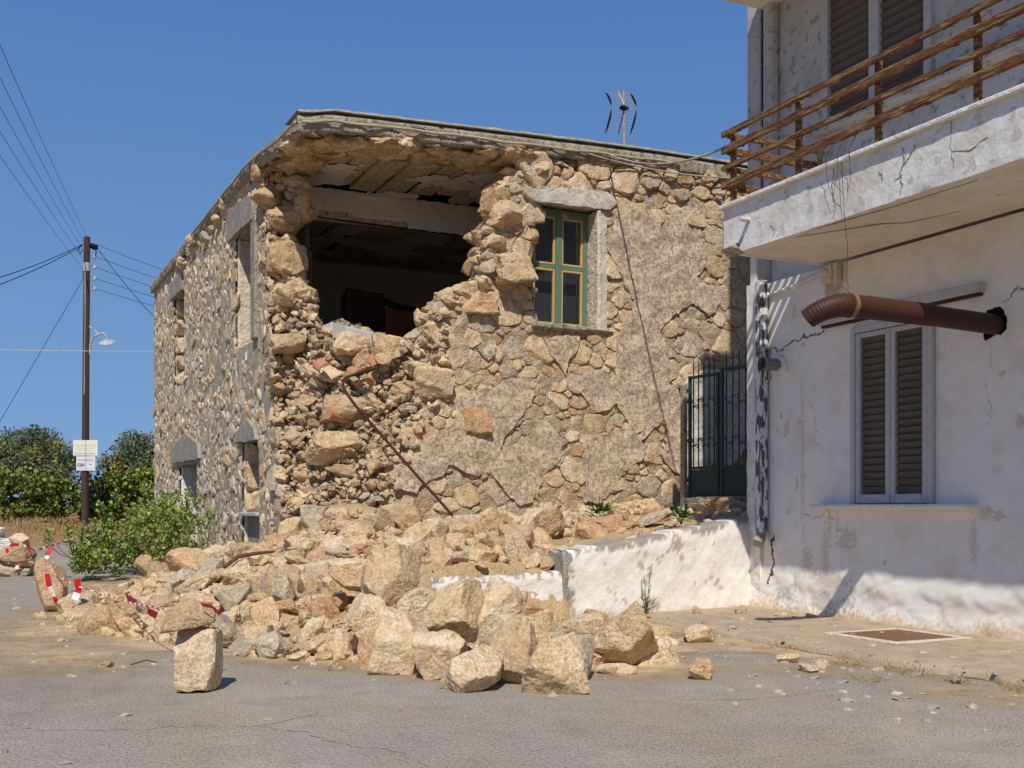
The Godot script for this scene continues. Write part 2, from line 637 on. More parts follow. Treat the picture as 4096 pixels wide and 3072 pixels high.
	var wp := layered(S, S, Color(0.88, 0.86, 0.83), [[mid, Color(0.84, 0.81, 0.76), 0.45, 0.8, 0.6], [big, Color(0.91, 0.90, 0.88), 0.5, 0.8, 0.6], [fine, Color(0.78, 0.74, 0.68), 0.66, 0.9, 0.35], [mid2, Color(0.72, 0.66, 0.57), 0.78, 0.86, 0.6], [rid, Color(0.62, 0.56, 0.49), 0.975, 0.995, 0.6]])
	var hW := gtex(S, [[mid, 0.4], [big, 0.35], [fine, 0.18], [grit, 0.08]])
	M.lime = mat(tex(S, S, wp), Color.WHITE, 0.9, 0.9, hW, 2.0)
	M.limev = mat(tex(S, S, wp), lin(1.0, 0.98, 0.96), 0.9, 0.9, hW, 1.3)
	M.limev.vertex_color_use_as_albedo = true
	# flaking paint on the balcony edge
	var fl := layered(S, S, Color(0.89, 0.88, 0.86), [[big, Color(0.82, 0.79, 0.74), 0.50, 0.53, 0.8], [mid, Color(0.85, 0.83, 0.79), 0.50, 0.56, 0.7], [mid2, Color(0.73, 0.68, 0.61), 0.70, 0.73, 0.6], [rid, Color(0.45, 0.42, 0.38), 0.965, 0.985, 0.7], [fine, Color(0.76, 0.72, 0.66), 0.70, 0.85, 0.3]])
	var hF := gtex(S, [[mid, 0.25], [mid2, 0.35], [rid, -0.3], [fine, 0.2], [big, 0.3]])
	M.flaking = mat(tex(S, S, fl), Color.WHITE, 0.85, 0.55, hF, 0.8)
	M.white = mat(tex(S, S, wp), lin(1.0, 0.98, 0.95), 0.85, 0.5, hW, 1.2)
	M.soffit = mat(tex(S, S, wp), lin(0.95, 0.92, 0.87), 0.9, 0.4, hW, 0.8)
	M.inner = mat(tex(S, S, wp), lin(0.95, 0.92, 0.90), 0.9, 0.6, hW, 2.0)
	M.cream = mat(tex(S, S, wp), lin(0.88, 0.80, 0.66), 0.92, 0.8, hW, 5.0)
	var ad := layered(S, S, Color(0.60, 0.575, 0.555), [[mid, Color(0.555, 0.53, 0.51), 0.45, 0.8, 0.6], [big, Color(0.64, 0.61, 0.58), 0.5, 0.8, 0.6], [cel2, Color(0.72, 0.69, 0.66), 0.26, 0.06, 0.6], [grit, Color(0.34, 0.32, 0.31), 0.34, 0.12, 0.7], [grit, Color(0.82, 0.78, 0.74), 0.74, 0.95, 0.6], [rid2, Color(0.42, 0.40, 0.38), 0.93, 0.985, 0.35]])
	var hA := gtex(S, [[grit, 0.5], [cel2, -0.35], [fine, 0.2], [mid, 0.25]])
	M.asphalt = mat(tex(S, S, ad), lin(1.05, 1.01, 0.90), 0.93, 0.42, hA, 1.2)
	M.asphalt.vertex_color_use_as_albedo = true
	M.dust = mat(tex(S, S, dirt), lin(1.22, 1.28, 1.36), 0.98, 0.55, hD, 1.0)
	M.dust.vertex_color_use_as_albedo = true
	M.dust.transparency = BaseMaterial3D.TRANSPARENCY_ALPHA
	var pv := layered(S, S, Color(0.70, 0.63, 0.53), [[mid, Color(0.62, 0.55, 0.46), 0.45, 0.8, 0.6], [big, Color(0.76, 0.69, 0.58), 0.5, 0.8, 0.6], [mid2, Color(0.56, 0.51, 0.45), 0.6, 0.85, 0.5], [grit, Color(0.48, 0.43, 0.37), 0.32, 0.1, 0.5], [grit, Color(0.82, 0.76, 0.67), 0.76, 0.95, 0.5], [rid, Color(0.5, 0.44, 0.38), 0.96, 0.99, 0.5]])
	M.pavement = mat(tex(S, S, pv), lin(1.02, 1.0, 0.98), 0.95, 0.5, hA, 1.5)
	M.earth = mat(tex(S, S, dirt), lin(0.85, 0.74, 0.62), 0.98, 0.5, hD, 4.0)
	# rust over olive paint
	var ru := layered(S, S, Color(0.46, 0.315, 0.22), [[mid, Color(0.37, 0.24, 0.17), 0.45, 0.60, 0.8], [mid2, Color(0.60, 0.55, 0.37), 0.56, 0.64, 0.85], [big2, Color(0.58, 0.53, 0.36), 0.60, 0.72, 0.6], [fine, Color(0.26, 0.15, 0.11), 0.56, 0.78, 0.7], [fine, Color(0.60, 0.43, 0.27), 0.34, 0.18, 0.5], [grit, Color(0.58, 0.43, 0.29), 0.76, 0.95, 0.4]])
	var hU := gtex(S, [[mid, 0.4], [fine, 0.35], [grit, 0.25], [rid2, 0.15]])
	M.rust = mat(tex(S, S, ru), lin(1.0, 0.97, 0.95), 0.85, 1.6, hU, 1.2)
	M.rust.uv1_scale = Vector3(1.6, 2.6, 0.28)
	M.olive = mat(tex(S, S, layered(S, S, Color(0.60, 0.55, 0.35), [[mid, Color(0.50, 0.32, 0.17), 0.62, 0.75, 0.9], [fine, Color(0.45, 0.40, 0.26), 0.6, 0.9, 0.5]])), Color.WHITE, 0.8, 2.0, hU, 0.6)
	var br := layered(S, S, Color(0.36, 0.24, 0.20), [[mid, Color(0.30, 0.19, 0.16), 0.45, 0.8, 0.7], [fine, Color(0.42, 0.28, 0.21), 0.6, 0.9, 0.5], [rid2, Color(0.22, 0.14, 0.12), 0.88, 0.98, 0.6], [grit, Color(0.50, 0.34, 0.25), 0.82, 0.96, 0.4]])
	M.pipe = mat(tex(S, S, br), lin(0.62, 0.60, 0.60), 0.45, 2.0, hU, 0.4)
	M.rebar = mat(tex(S, S, br), lin(0.7, 0.62, 0.6), 0.8, 4.0, hU, 0.4)
	var gp := layered(S, S, Color(0.38, 0.48, 0.40), [[mid, Color(0.47, 0.55, 0.42), 0.5, 0.75, 0.7], [fine, Color(0.20, 0.36, 0.29), 0.6, 0.88, 0.6], [mid2, Color(0.52, 0.50, 0.36), 0.74, 0.84, 0.5]])
	M.green = mat(tex(S, S, gp), Color.WHITE, 0.6, 2.0, hU, 0.4)
	M.green.uv1_scale = Vector3(9, 1.6, 9)
	M.yellow = mat(tex(S, S, layered(S, S, Color(0.74, 0.63, 0.42), [[mid, Color(0.66, 0.54, 0.35), 0.5, 0.8, 0.7], [fine, Color(0.58, 0.44, 0.24), 0.66, 0.9, 0.5]])), Color.WHITE, 0.6, 4.0)
	M.gate = mat(tex(S, S, layered(S, S, Color(0.19, 0.27, 0.26), [[mid, Color(0.24, 0.33, 0.31), 0.5, 0.8, 0.7], [fine, Color(0.14, 0.20, 0.20), 0.6, 0.9, 0.6], [mid2, Color(0.36, 0.30, 0.22), 0.74, 0.86, 0.6]])), Color.WHITE, 0.55, 2.0, hU, 0.3)
	var sl := layered(S, S, Color(0.50, 0.46, 0.42), [[mid, Color(0.43, 0.40, 0.37), 0.45, 0.8, 0.7], [rid2, Color(0.58, 0.54, 0.49), 0.8, 0.97, 0.5], [fine, Color(0.37, 0.34, 0.31), 0.6, 0.9, 0.5]])
	M.slat = mat(tex(S, S, sl), lin(0.56, 0.55, 0.54), 0.7, 1.0)
	M.slat.uv1_scale = Vector3(6, 6, 0.9)
	M.alu = mat(tex(S, S, layered(S, S, Color(0.72, 0.72, 0.72), [[mid, Color(0.66, 0.65, 0.63), 0.5, 0.8, 0.6], [fine, Color(0.58, 0.55, 0.50), 0.72, 0.9, 0.4]])), Color.WHITE, 0.5, 1.5)
	var wd := layered(S, S, Color(0.36, 0.27, 0.24), [[mid, Color(0.28, 0.21, 0.19), 0.45, 0.75, 0.7], [rid2, Color(0.46, 0.37, 0.32), 0.8, 0.96, 0.6], [fine, Color(0.20, 0.15, 0.14), 0.6, 0.88, 0.6]])
	M.polewood = mat(tex(S, S, wd), lin(0.85, 0.92, 0.95), 0.85, 1.0, hU, 0.8)
	M.polewood.uv1_scale = Vector3(6, 0.5, 6)
	M.darkwood = mat(tex(S, S, wd), lin(0.55, 0.38, 0.34), 0.6, 1.0)
	M.orangewood = mat(tex(S, S, wd), lin(2.3, 1.2, 0.7), 0.6, 1.0)
	M.board = mat(tex(S, S, pm), lin(1.55, 1.30, 1.08), 0.95, 1.3, hD, 1.5)
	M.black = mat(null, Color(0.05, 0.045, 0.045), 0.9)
	M.wire = mat(null, Color(0.10, 0.10, 0.12), 0.7)
	M.palewire = mat(null, Color(0.78, 0.78, 0.78), 0.6)
	M.conduit = mat(tex(S, S, pm), lin(1.15, 1.05, 0.92), 0.7, 2.0)
	M.metal = mat(null, Color(0.72, 0.70, 0.66), 0.4)
	M.metal.metallic = 0.7
	M.darkplastic = mat(null, Color(0.08, 0.11, 0.14), 0.6)
	M.porcelain = mat(null, Color(0.80, 0.76, 0.74), 0.3)
	M.greypipe = mat(tex(S, S, layered(S, S, Color(0.42, 0.44, 0.46), [[mid, Color(0.70, 0.67, 0.60), 0.6, 0.72, 0.8], [fine, Color(0.30, 0.31, 0.33), 0.6, 0.9, 0.5]])), Color.WHITE, 0.6, 3.0)
	M.card = mat(tex(S, S, wp), lin(0.72, 0.75, 0.80), 0.7, 0.8)
	M.red = mat(null, Color(0.76, 0.09, 0.10), 0.5)
	M.tapewhite = mat(null, Color(0.90, 0.89, 0.88), 0.5)
	for k in ["red", "tapewhite"]:
		M[k].backlight_enabled = true
		M[k].backlight = Color(0.35, 0.35, 0.35)
	M.glass = StandardMaterial3D.new()
	M.glass.albedo_color = Color(0.12, 0.13, 0.15, 0.12)
	M.glass.transparency = BaseMaterial3D.TRANSPARENCY_ALPHA
	M.glass.roughness = 0.06
	M.leaf = vmat(0.6, 0.35)
	M.dry = vmat(0.9, 0.15)
	M.bark = mat(tex(S, S, wd), lin(1.5, 1.4, 1.2), 0.95, 2.0)
	M.bag = mat(tex(S, S, wp), Color.WHITE, 0.7, 2.0, hW, 4.0)
	M.signcream = mat(null, Color(0.88, 0.89, 0.80), 0.6)
	M.signwhite = mat(null, Color(0.86, 0.86, 0.88), 0.6)
	M.ink = mat(null, Color(0.38, 0.38, 0.42), 0.8)
	M.paleink = mat(null, Color(0.72, 0.75, 0.70), 0.8)
	M.pink = mat(null, Color(0.80, 0.72, 0.78), 0.8)
	M.blackink = mat(null, Color(0.12, 0.11, 0.13), 0.8)
	M.rough_h = hS
	M.tile = mat(tex(S, S, layered(S, S, Color(0.72, 0.51, 0.39), [[mid, Color(0.66, 0.46, 0.34), 0.4, 0.8, 0.7], [fine, Color(0.80, 0.60, 0.46), 0.6, 0.9, 0.5]])), Color.WHITE, 0.9, 2.0)

# ---------------------------------------------------------------- ground
func ground_y(x: float, d: float) -> float:
	return 0.22 * ss(14.0, 30.0, d) + 0.012 * N1.get_noise_2d(x * 0.35, d * 0.35)

func road_edge(x: float) -> float:
	return curve(x, [-12, -6, 0.9, 2.5, 5, 12], [15, 20.5, 25.5, 28.5, 31, 34])

func make_ground() -> void:
	var xs := []
	var zs := []
	for k in 61:
		var t := (k - 30) / 30.0
		xs.append(2.0 + 500.0 * signf(t) * pow(absf(t), 3.2) + 20.0 * t)
		zs.append(15.0 + 500.0 * signf(t) * pow(absf(t), 3.2) + 20.0 * t)
	var far := func(i: int, j: int) -> Vector3:
		var x: float = xs[i]
		var d: float = zs[j]
		var e := d - road_edge(x)
		var y := ground_y(x, d) - 0.03 + 0.45 * ss(0.0, 3.2, e) + 0.06 * N1.get_noise_2d(x * 0.8, d * 0.8) * ss(0.0, 1.0, e)
		return Vector3(x, y, -d)
	part("ground", grid(60, 60, far, null, null, null, true), M.earth).set_meta("kind", "structure")
	# road
	var road := func(i: int, j: int) -> Vector3:
		var x := -14.0 + i * 0.25
		var d := minf(-6.0 + j * 0.2, road_edge(x) + 0.15 * N1.get_noise_2d(x * 2.0, 3.0))
		return Vector3(x, ground_y(x, d), -d)
	var wear := func(i: int, j: int) -> Color:
		var x := -14.0 + i * 0.25
		var d := -6.0 + j * 0.2
		var v := 1.0 + 0.10 * N1.get_noise_2d(x * 0.7, d * 0.5) + 0.08 * N1.get_noise_2d(x * 2.1 + 30, d * 1.4)
		var track := exp(-pow((x - 0.16 * d + 0.75) / 0.22, 2))
		v -= 0.20 * track * (0.7 + 0.5 * N1.get_noise_2d(x * 3.0, d * 0.8))
		var tan := clampf(0.5 * N1.get_noise_2d(x * 0.9 + 7, d * 0.9) + 0.15, 0.0, 0.5)
		return Color(v * (1.0 + 0.10 * tan), v, v * (1.0 - 0.22 * tan))
	var rd := part("road", grid(112, 208, road, func(i: int, j: int): return -6.0 + j * 0.2 < road_edge(-14.0 + i * 0.25), wear, null, true), M.asphalt)
	rd.set_meta("kind", "structure")
	for q in [[V(1.15, 5.1), V(1.30, 4.85), V(1.36, 4.55), V(1.52, 4.35), V(1.55, 4.0)], [V(0.25, 5.5), V(0.6, 5.3), V(0.9, 5.25), V(1.15, 5.1), V(1.5, 5.25)], [V(3.3, 4.9), V(3.7, 4.7), V(4.2, 4.75)], [V(-0.9, 6.4), V(-0.5, 6.0), V(-0.1, 5.9), V(0.25, 5.5)]]:
		var s := stc()
		var prev := []
		for k in q.size() - 1:
			for t in 12:
				var p: Vector2 = q[k].lerp(q[k + 1], t / 12.0)
				p += Vector2(N1.get_noise_2d(p.x * 9, p.y * 9), N1.get_noise_2d(p.x * 9 + 40, p.y * 9)) * 0.035
				var dr: Vector2 = (q[k + 1] - q[k]).normalized().orthogonal() * (0.002 + 0.004 * absf(N1.get_noise_2d(p.x * 20, p.y * 20)))
				var y := ground_y(p.x, p.y) + 0.0025
				var cur := [V3(p.x + dr.x, y, -p.y - dr.y), V3(p.x - dr.x, y, -p.y + dr.y)]
				if prev:
					oq(s, prev[0], cur[0], cur[1], prev[1], Vector3.UP)
				prev = cur
		part("crack", fin(s), M.dirt, rd)
	# dust and dirt washed over the road
	var dp := func(i: int, j: int) -> Vector3:
		var x := -3.0 + i * 0.1
		var d := 2.5 + j * 0.1
		return Vector3(x, ground_y(x, d) + 0.005, -d)
	var dc := func(i: int, j: int) -> Color:
		var x := -3.0 + i * 0.1
		var d := 2.5 + j * 0.1
		var n := N1.get_noise_2d(x * 0.9, d * 0.9) * 0.5 + 0.5
		var n2 := N1.get_noise_2d(x * 3.5 + 40, d * 3.5) * 0.5 + 0.5
		var f: float = pile_front(x)
		var near := (1.0 - ss(0.1, 1.25, f - d)) * ss(-0.3, 0.8, x) * (1.0 - ss(11.0, 13.0, d) * (1.0 - ss(0.9, 1.5, x)))
		if x > 4.6:
			near = 0.35 * (1.0 - ss(0.0, 1.2, 5.3 - x))
		var fan := exp(-pow((x - 0.35) / 0.75, 2) - pow((d - 8.2) / 1.6, 2)) * 1.0
		var right := 0.75 * ss(3.0, 5.0, x) * ss(2.6, 5.4, d) * ss(0.25, 0.65, n)
		var a := clampf((near * 1.15 + fan) * (0.45 + 0.9 * n) + right * (0.5 + n2) - 0.10 - 0.25 * n2, 0.0, 0.95)
		a *= ss(-3.0, -1.6, x) * ss(2.5, 3.6, d)
		return Color(1, 1, 1, a)
	tag(part("dust_layer", grid(95, 140, dp, null, dc, null, true), M.dust), "", "", "", "structure")
	# pavement along the white building, its kerb broken towards the near end
	var kerb := func(d: float) -> float:
		return 5.16 + 0.03 * N1.get_noise_2d(d * 3.0, 8.0) + 0.16 * ss(0.35, 0.75, N1.get_noise_2d(d * 1.6, 50.0) + 0.35) * ss(5.2, 4.2, d)
	var pav := func(i: int, j: int) -> Vector3:
		var d := 0.5 + j * 0.1
		var k: float = kerb.call(d)
		var x: float = [k, k + 0.01, k + 0.04, k + 0.12, 5.5, 5.8, 6.1, 6.4, 6.75][i]
		var y: float = [0.0, 0.035, 0.05, 0.055, 0.056, 0.056, 0.058, 0.06, 0.065][i]
		return Vector3(x, y + 0.006 * N1.get_noise_2d(x * 5.0, d * 5.0) + 0.012 * ss(6.2, 6.6, x) * (N1.get_noise_2d(x * 9, d * 9) + 0.3), -d)
	part("pavement", grid(8, 82, pav, null, null, null, true), M.pavement).set_meta("kind", "structure")
	# square cover sunk into the pavement, with its pale rim
	var lid := base("utility_cover", V3(6.06, 0.058, -6.17))
	tag(lid, "rust red square cover set in a pale rim in the pavement below the shuttered window", "cover")
	var s := stc()
	for k in 4:
		var a := k * PI / 2
		bx(s, V3(cos(a) * 0.33, 0.0, sin(a) * 0.33), V3(0.07, 0.016, 0.73) if k % 2 == 0 else V3(0.59, 0.016, 0.07), 0.006)
	part("rim", fin(s), M.cream, lid)
	var rm := mat(M.pavement.albedo_texture, lin(0.52, 0.36, 0.30), 0.95, 1.2, M.rough_h, 1.5)
	part("plate", boxm(V3(0.6, 0.012, 0.6), 0.003), rm, lid)

# ---------------------------------------------------------------- the ruined house
func inset(X: float, y: float) -> float:
	# how far the torn front has fallen back behind the old face
	var e := curve(y, [0.3, 0.5, 1.5, 2.8, 5.1], [0.6, 0.65, 1.05, 1.42, 1.9])
	var x1 := lerpf(4.2, 5.0, ss(0.5, 2.8, y))
	var t := 1.0 - clampf((X - 3.35) / (x1 - 3.35), 0.0, 1.0)
	return e * pow(t, 1.3)

func torn_edge(y: float) -> float:
	return 12.0 + curve(y, [0.3, 0.5, 1.5, 2.8, 5.1], [0.6, 0.65, 1.05, 1.42, 1.9])

const WX0 := 6.06
const WX1 := 6.87
const WY0 := 3.2
const WY1 := 4.66

func facade_outline() -> PackedVector2Array:
	return PackedVector2Array([V(9.9, 5.28), V(7.10, 5.28), V(6.83, 5.20), V(6.68, 5.07), V(6.45, 5.09), V(6.23, 5.13), V(5.88, 5.04), V(5.74, 4.92), V(5.64, 4.84), V(5.56, 4.75),
		V(5.55, 4.60), V(5.58, 4.46), V(5.48, 4.34), V(5.47, 4.21), V(5.38, 4.09), V(5.41, 3.95), V(5.37, 3.79), V(5.38, 3.63), V(5.24, 3.61), V(5.07, 3.56), V(4.92, 3.41), V(4.80, 3.28), V(4.74, 3.16),
		V(4.66, 3.04), V(4.46, 2.92), V(4.38, 2.80), V(4.23, 2.76), V(4.09, 2.76), V(3.95, 2.80), V(3.84, 2.84), V(3.78, 3.0), V(3.60, 3.50), V(3.53, 3.69), V(3.44, 3.85), V(3.46, 4.32), V(3.52, 4.44), V(3.58, 4.62), V(3.58, 5.18),
		V(3.2, 5.22), V(3.2, 0.25), V(9.9, 0.25)])

func plasters() -> Array:
	var main := [V(7.12, 4.67), V(7.48, 4.73), V(7.70, 4.67), V(7.81, 4.62), V(7.80, 4.48), V(7.84, 4.38), V(7.90, 4.62), V(7.98, 4.76), V(8.15, 4.83), V(8.31, 4.98), V(8.46, 4.90), V(8.50, 4.78), V(8.43, 4.63), V(8.40, 4.40), V(8.51, 4.29), V(8.46, 4.09), V(8.31, 3.92),
		V(8.48, 3.88), V(8.72, 3.85), V(8.74, 3.71), V(8.65, 3.54), V(8.55, 3.47), V(8.29, 3.62), V(8.11, 3.50), V(7.94, 3.39), V(7.80, 3.24), V(7.86, 3.11), V(7.90, 2.89), V(8.05, 2.70), V(7.94, 2.57), V(8.19, 2.57), V(8.21, 2.13), V(8.20, 1.52), V(8.09, 1.41), V(7.96, 1.47),
		V(7.88, 1.57), V(7.80, 1.67), V(7.88, 1.77), V(7.91, 1.96), V(7.82, 2.08), V(7.68, 1.96), V(7.50, 1.83), V(7.58, 1.72), V(7.54, 1.61), V(7.36, 1.51), V(7.18, 1.34), V(7.14, 1.22), V(6.91, 1.06), V(6.70, 1.06), V(6.70, 1.31), V(6.77, 1.48), V(6.75, 1.81), V(7.06, 1.94), V(7.36, 1.98),
		V(7.26, 2.11), V(7.15, 2.29), V(7.02, 2.19), V(6.79, 2.15), V(6.77, 2.26), V(6.64, 2.41), V(6.61, 2.52), V(6.72, 2.63), V(6.99, 2.60), V(7.15, 2.63), V(7.15, 2.85), V(7.16, 3.05), V(7.23, 3.23), V(7.38, 3.43), V(7.41, 3.59), V(7.26, 3.78), V(7.20, 3.94), V(7.10, 4.07), V(7.0, 4.25), V(7.10, 4.40)]
	var low := [V(5.90, 2.53), V(5.62, 2.50), V(5.44, 2.40), V(5.23, 2.35), V(5.08, 2.30), V(4.97, 2.21), V(5.02, 2.09), V(4.91, 1.91), V(4.67, 1.80), V(4.50, 1.67), V(4.34, 1.59), V(4.20, 1.54), V(4.23, 1.33), V(4.34, 1.19), V(4.50, 1.16), V(4.57, 1.27), V(4.67, 1.30), V(4.84, 1.36), V(4.91, 1.49), V(5.01, 1.45), V(5.23, 1.35),
		V(5.40, 1.40), V(5.52, 1.32), V(5.65, 1.14), V(5.83, 1.01), V(5.99, 1.06), V(6.08, 1.23), V(6.12, 1.37), V(6.25, 1.47), V(6.38, 1.59), V(6.38, 1.75), V(6.32, 1.90), V(6.19, 2.04), V(6.08, 1.99), V(5.94, 1.89), V(5.79, 1.74), V(5.62, 1.64), V(5.57, 1.67), V(5.62, 1.78), V(5.69, 1.88), V(5.81, 2.06), V(5.99, 2.23), V(5.99, 2.31), V(6.08, 2.39), V(6.09, 2.46)]
	var small := [V(6.14, 3.04), V(6.62, 3.09), V(6.62, 2.90), V(6.49, 2.79), V(6.45, 2.59), V(6.34, 2.75), V(6.23, 2.84)]
	var bit := [V(5.32, 3.02), V(5.52, 3.0), V(5.50, 2.80), V(5.40, 2.72), V(5.30, 2.82)]
	return [main, low, small, bit]

# seeds of stones: big ones first, the gaps filled with smaller ones
func seeds(region: Callable, x0: float, x1: float, y0: float, y1: float, stages: Array, stretch: float) -> Array:
	var out := []
	var cells := {}
	for st in stages:
		var r0: float = st[0]
		for t in int(st[1]):
			var r := r0 * rf(0.85, 1.15)
			var p := Vector2(rf(x0, x1), rf(y0, y1))
			var cx := int(p.x / 0.3)
			var cy := int(p.y / 0.3)
			var ok := true
			for a in range(-1, 2):
				for b in range(-1, 2):
					for q in cells.get(Vector2i(cx + a, cy + b), []):
						var dx: float = (q.x - p.x) * stretch
						var dy: float = q.y - p.y
						if dx * dx + dy * dy < pow((q.z + r) * 0.84, 2):
							ok = false
							break
					if not ok:
						break
				if not ok:
					break
			if ok and region.call(p, r):
				var c := Vector2i(cx, cy)
				if not cells.has(c):
					cells[c] = []
				cells[c].append(Vector3(p.x, p.y, r))
				out.append(Vector3(p.x, p.y, r))
	return out

# a stone that fills its place between its neighbours on a wall face; local x, y in the face, z outward
func fitted(sd: Array, i: int, near: Array, stretch: float, gap: float, front: float, tilt: float, lvl: int, amp: float) -> PackedVector3Array:
	var s: Vector3 = sd[i]
	var pn := PackedVector3Array()
	var pd := PackedFloat32Array()
	for j in near:
		var q: Vector3 = sd[j]
		var v := Vector2((q.x - s.x) * stretch, q.y - s.y)
		var D := v.length()
		if D > (s.z + q.z) * 1.7 or D < 0.001:
			continue
		var t := (D * D + s.z * s.z - q.z * q.z) / (2.0 * D)
		t = clampf(t - gap, s.z * 0.45, s.z * 1.5)
		var n := Vector3(v.x * stretch, v.y, 0.0)
		var scale := n.length()
		n = (n / scale + Vector3(0, 0, rf(0.0, 0.22))).normalized()
		pn.append(n)
		pd.append(t * D / scale / 1.0 if scale > 0 else t)
	for k in 6:
		var a := TAU * (k + rf(-0.4, 0.4)) / 6.0
		var n := Vector3(cos(a), sin(a), rf(0.0, 0.25)).normalized()
		pn.append(n)
		pd.append(s.z * rf(1.08, 1.5) * sqrt(pow(cos(a) / stretch, 2) + pow(sin(a), 2)))
	pn.append(Vector3(rf(-1, 1) * tilt, rf(-1, 1) * tilt, 1).normalized())
	pd.append(front)
	for k in 3:
		pn.append(Vector3(rf(-1, 1), rf(-1, 1), rf(0.9, 1.8)).normalized())
		pd.append(front * 0.95 + s.z * rf(0.22, 0.6))
	pn.append(Vector3(0, 0, -1))
	pd.append(0.06)
	return rock_v(pn, pd, Vector3(s.z / stretch, s.z, maxf(front, 0.05)).normalized(), lvl, amp, 1.1 / s.z, 40.0)

func neighbours(sd: Array) -> Array:
	var cells := {}
	for i in sd.size():
		var c := Vector2i(int(sd[i].x / 0.45), int(sd[i].y / 0.45))
		if not cells.has(c):
			cells[c] = []
		cells[c].append(i)
	var out := []
	for i in sd.size():
		var c := Vector2i(int(sd[i].x / 0.45), int(sd[i].y / 0.45))
		var l := []
		for a in range(-1, 2):
			for b in range(-1, 2):
				for j in cells.get(c + Vector2i(a, b), []):
					if j != i:
						l.append(j)
		out.append(l)
	return out

class Heap:
	var v := PackedVector3Array()
	var n := PackedVector3Array()
	func add(vn: Array, at: Transform3D) -> void:
		v.append_array(at * (vn[0] as PackedVector3Array))
		n.append_array(Transform3D(at.basis, Vector3.ZERO) * (vn[1] as PackedVector3Array))

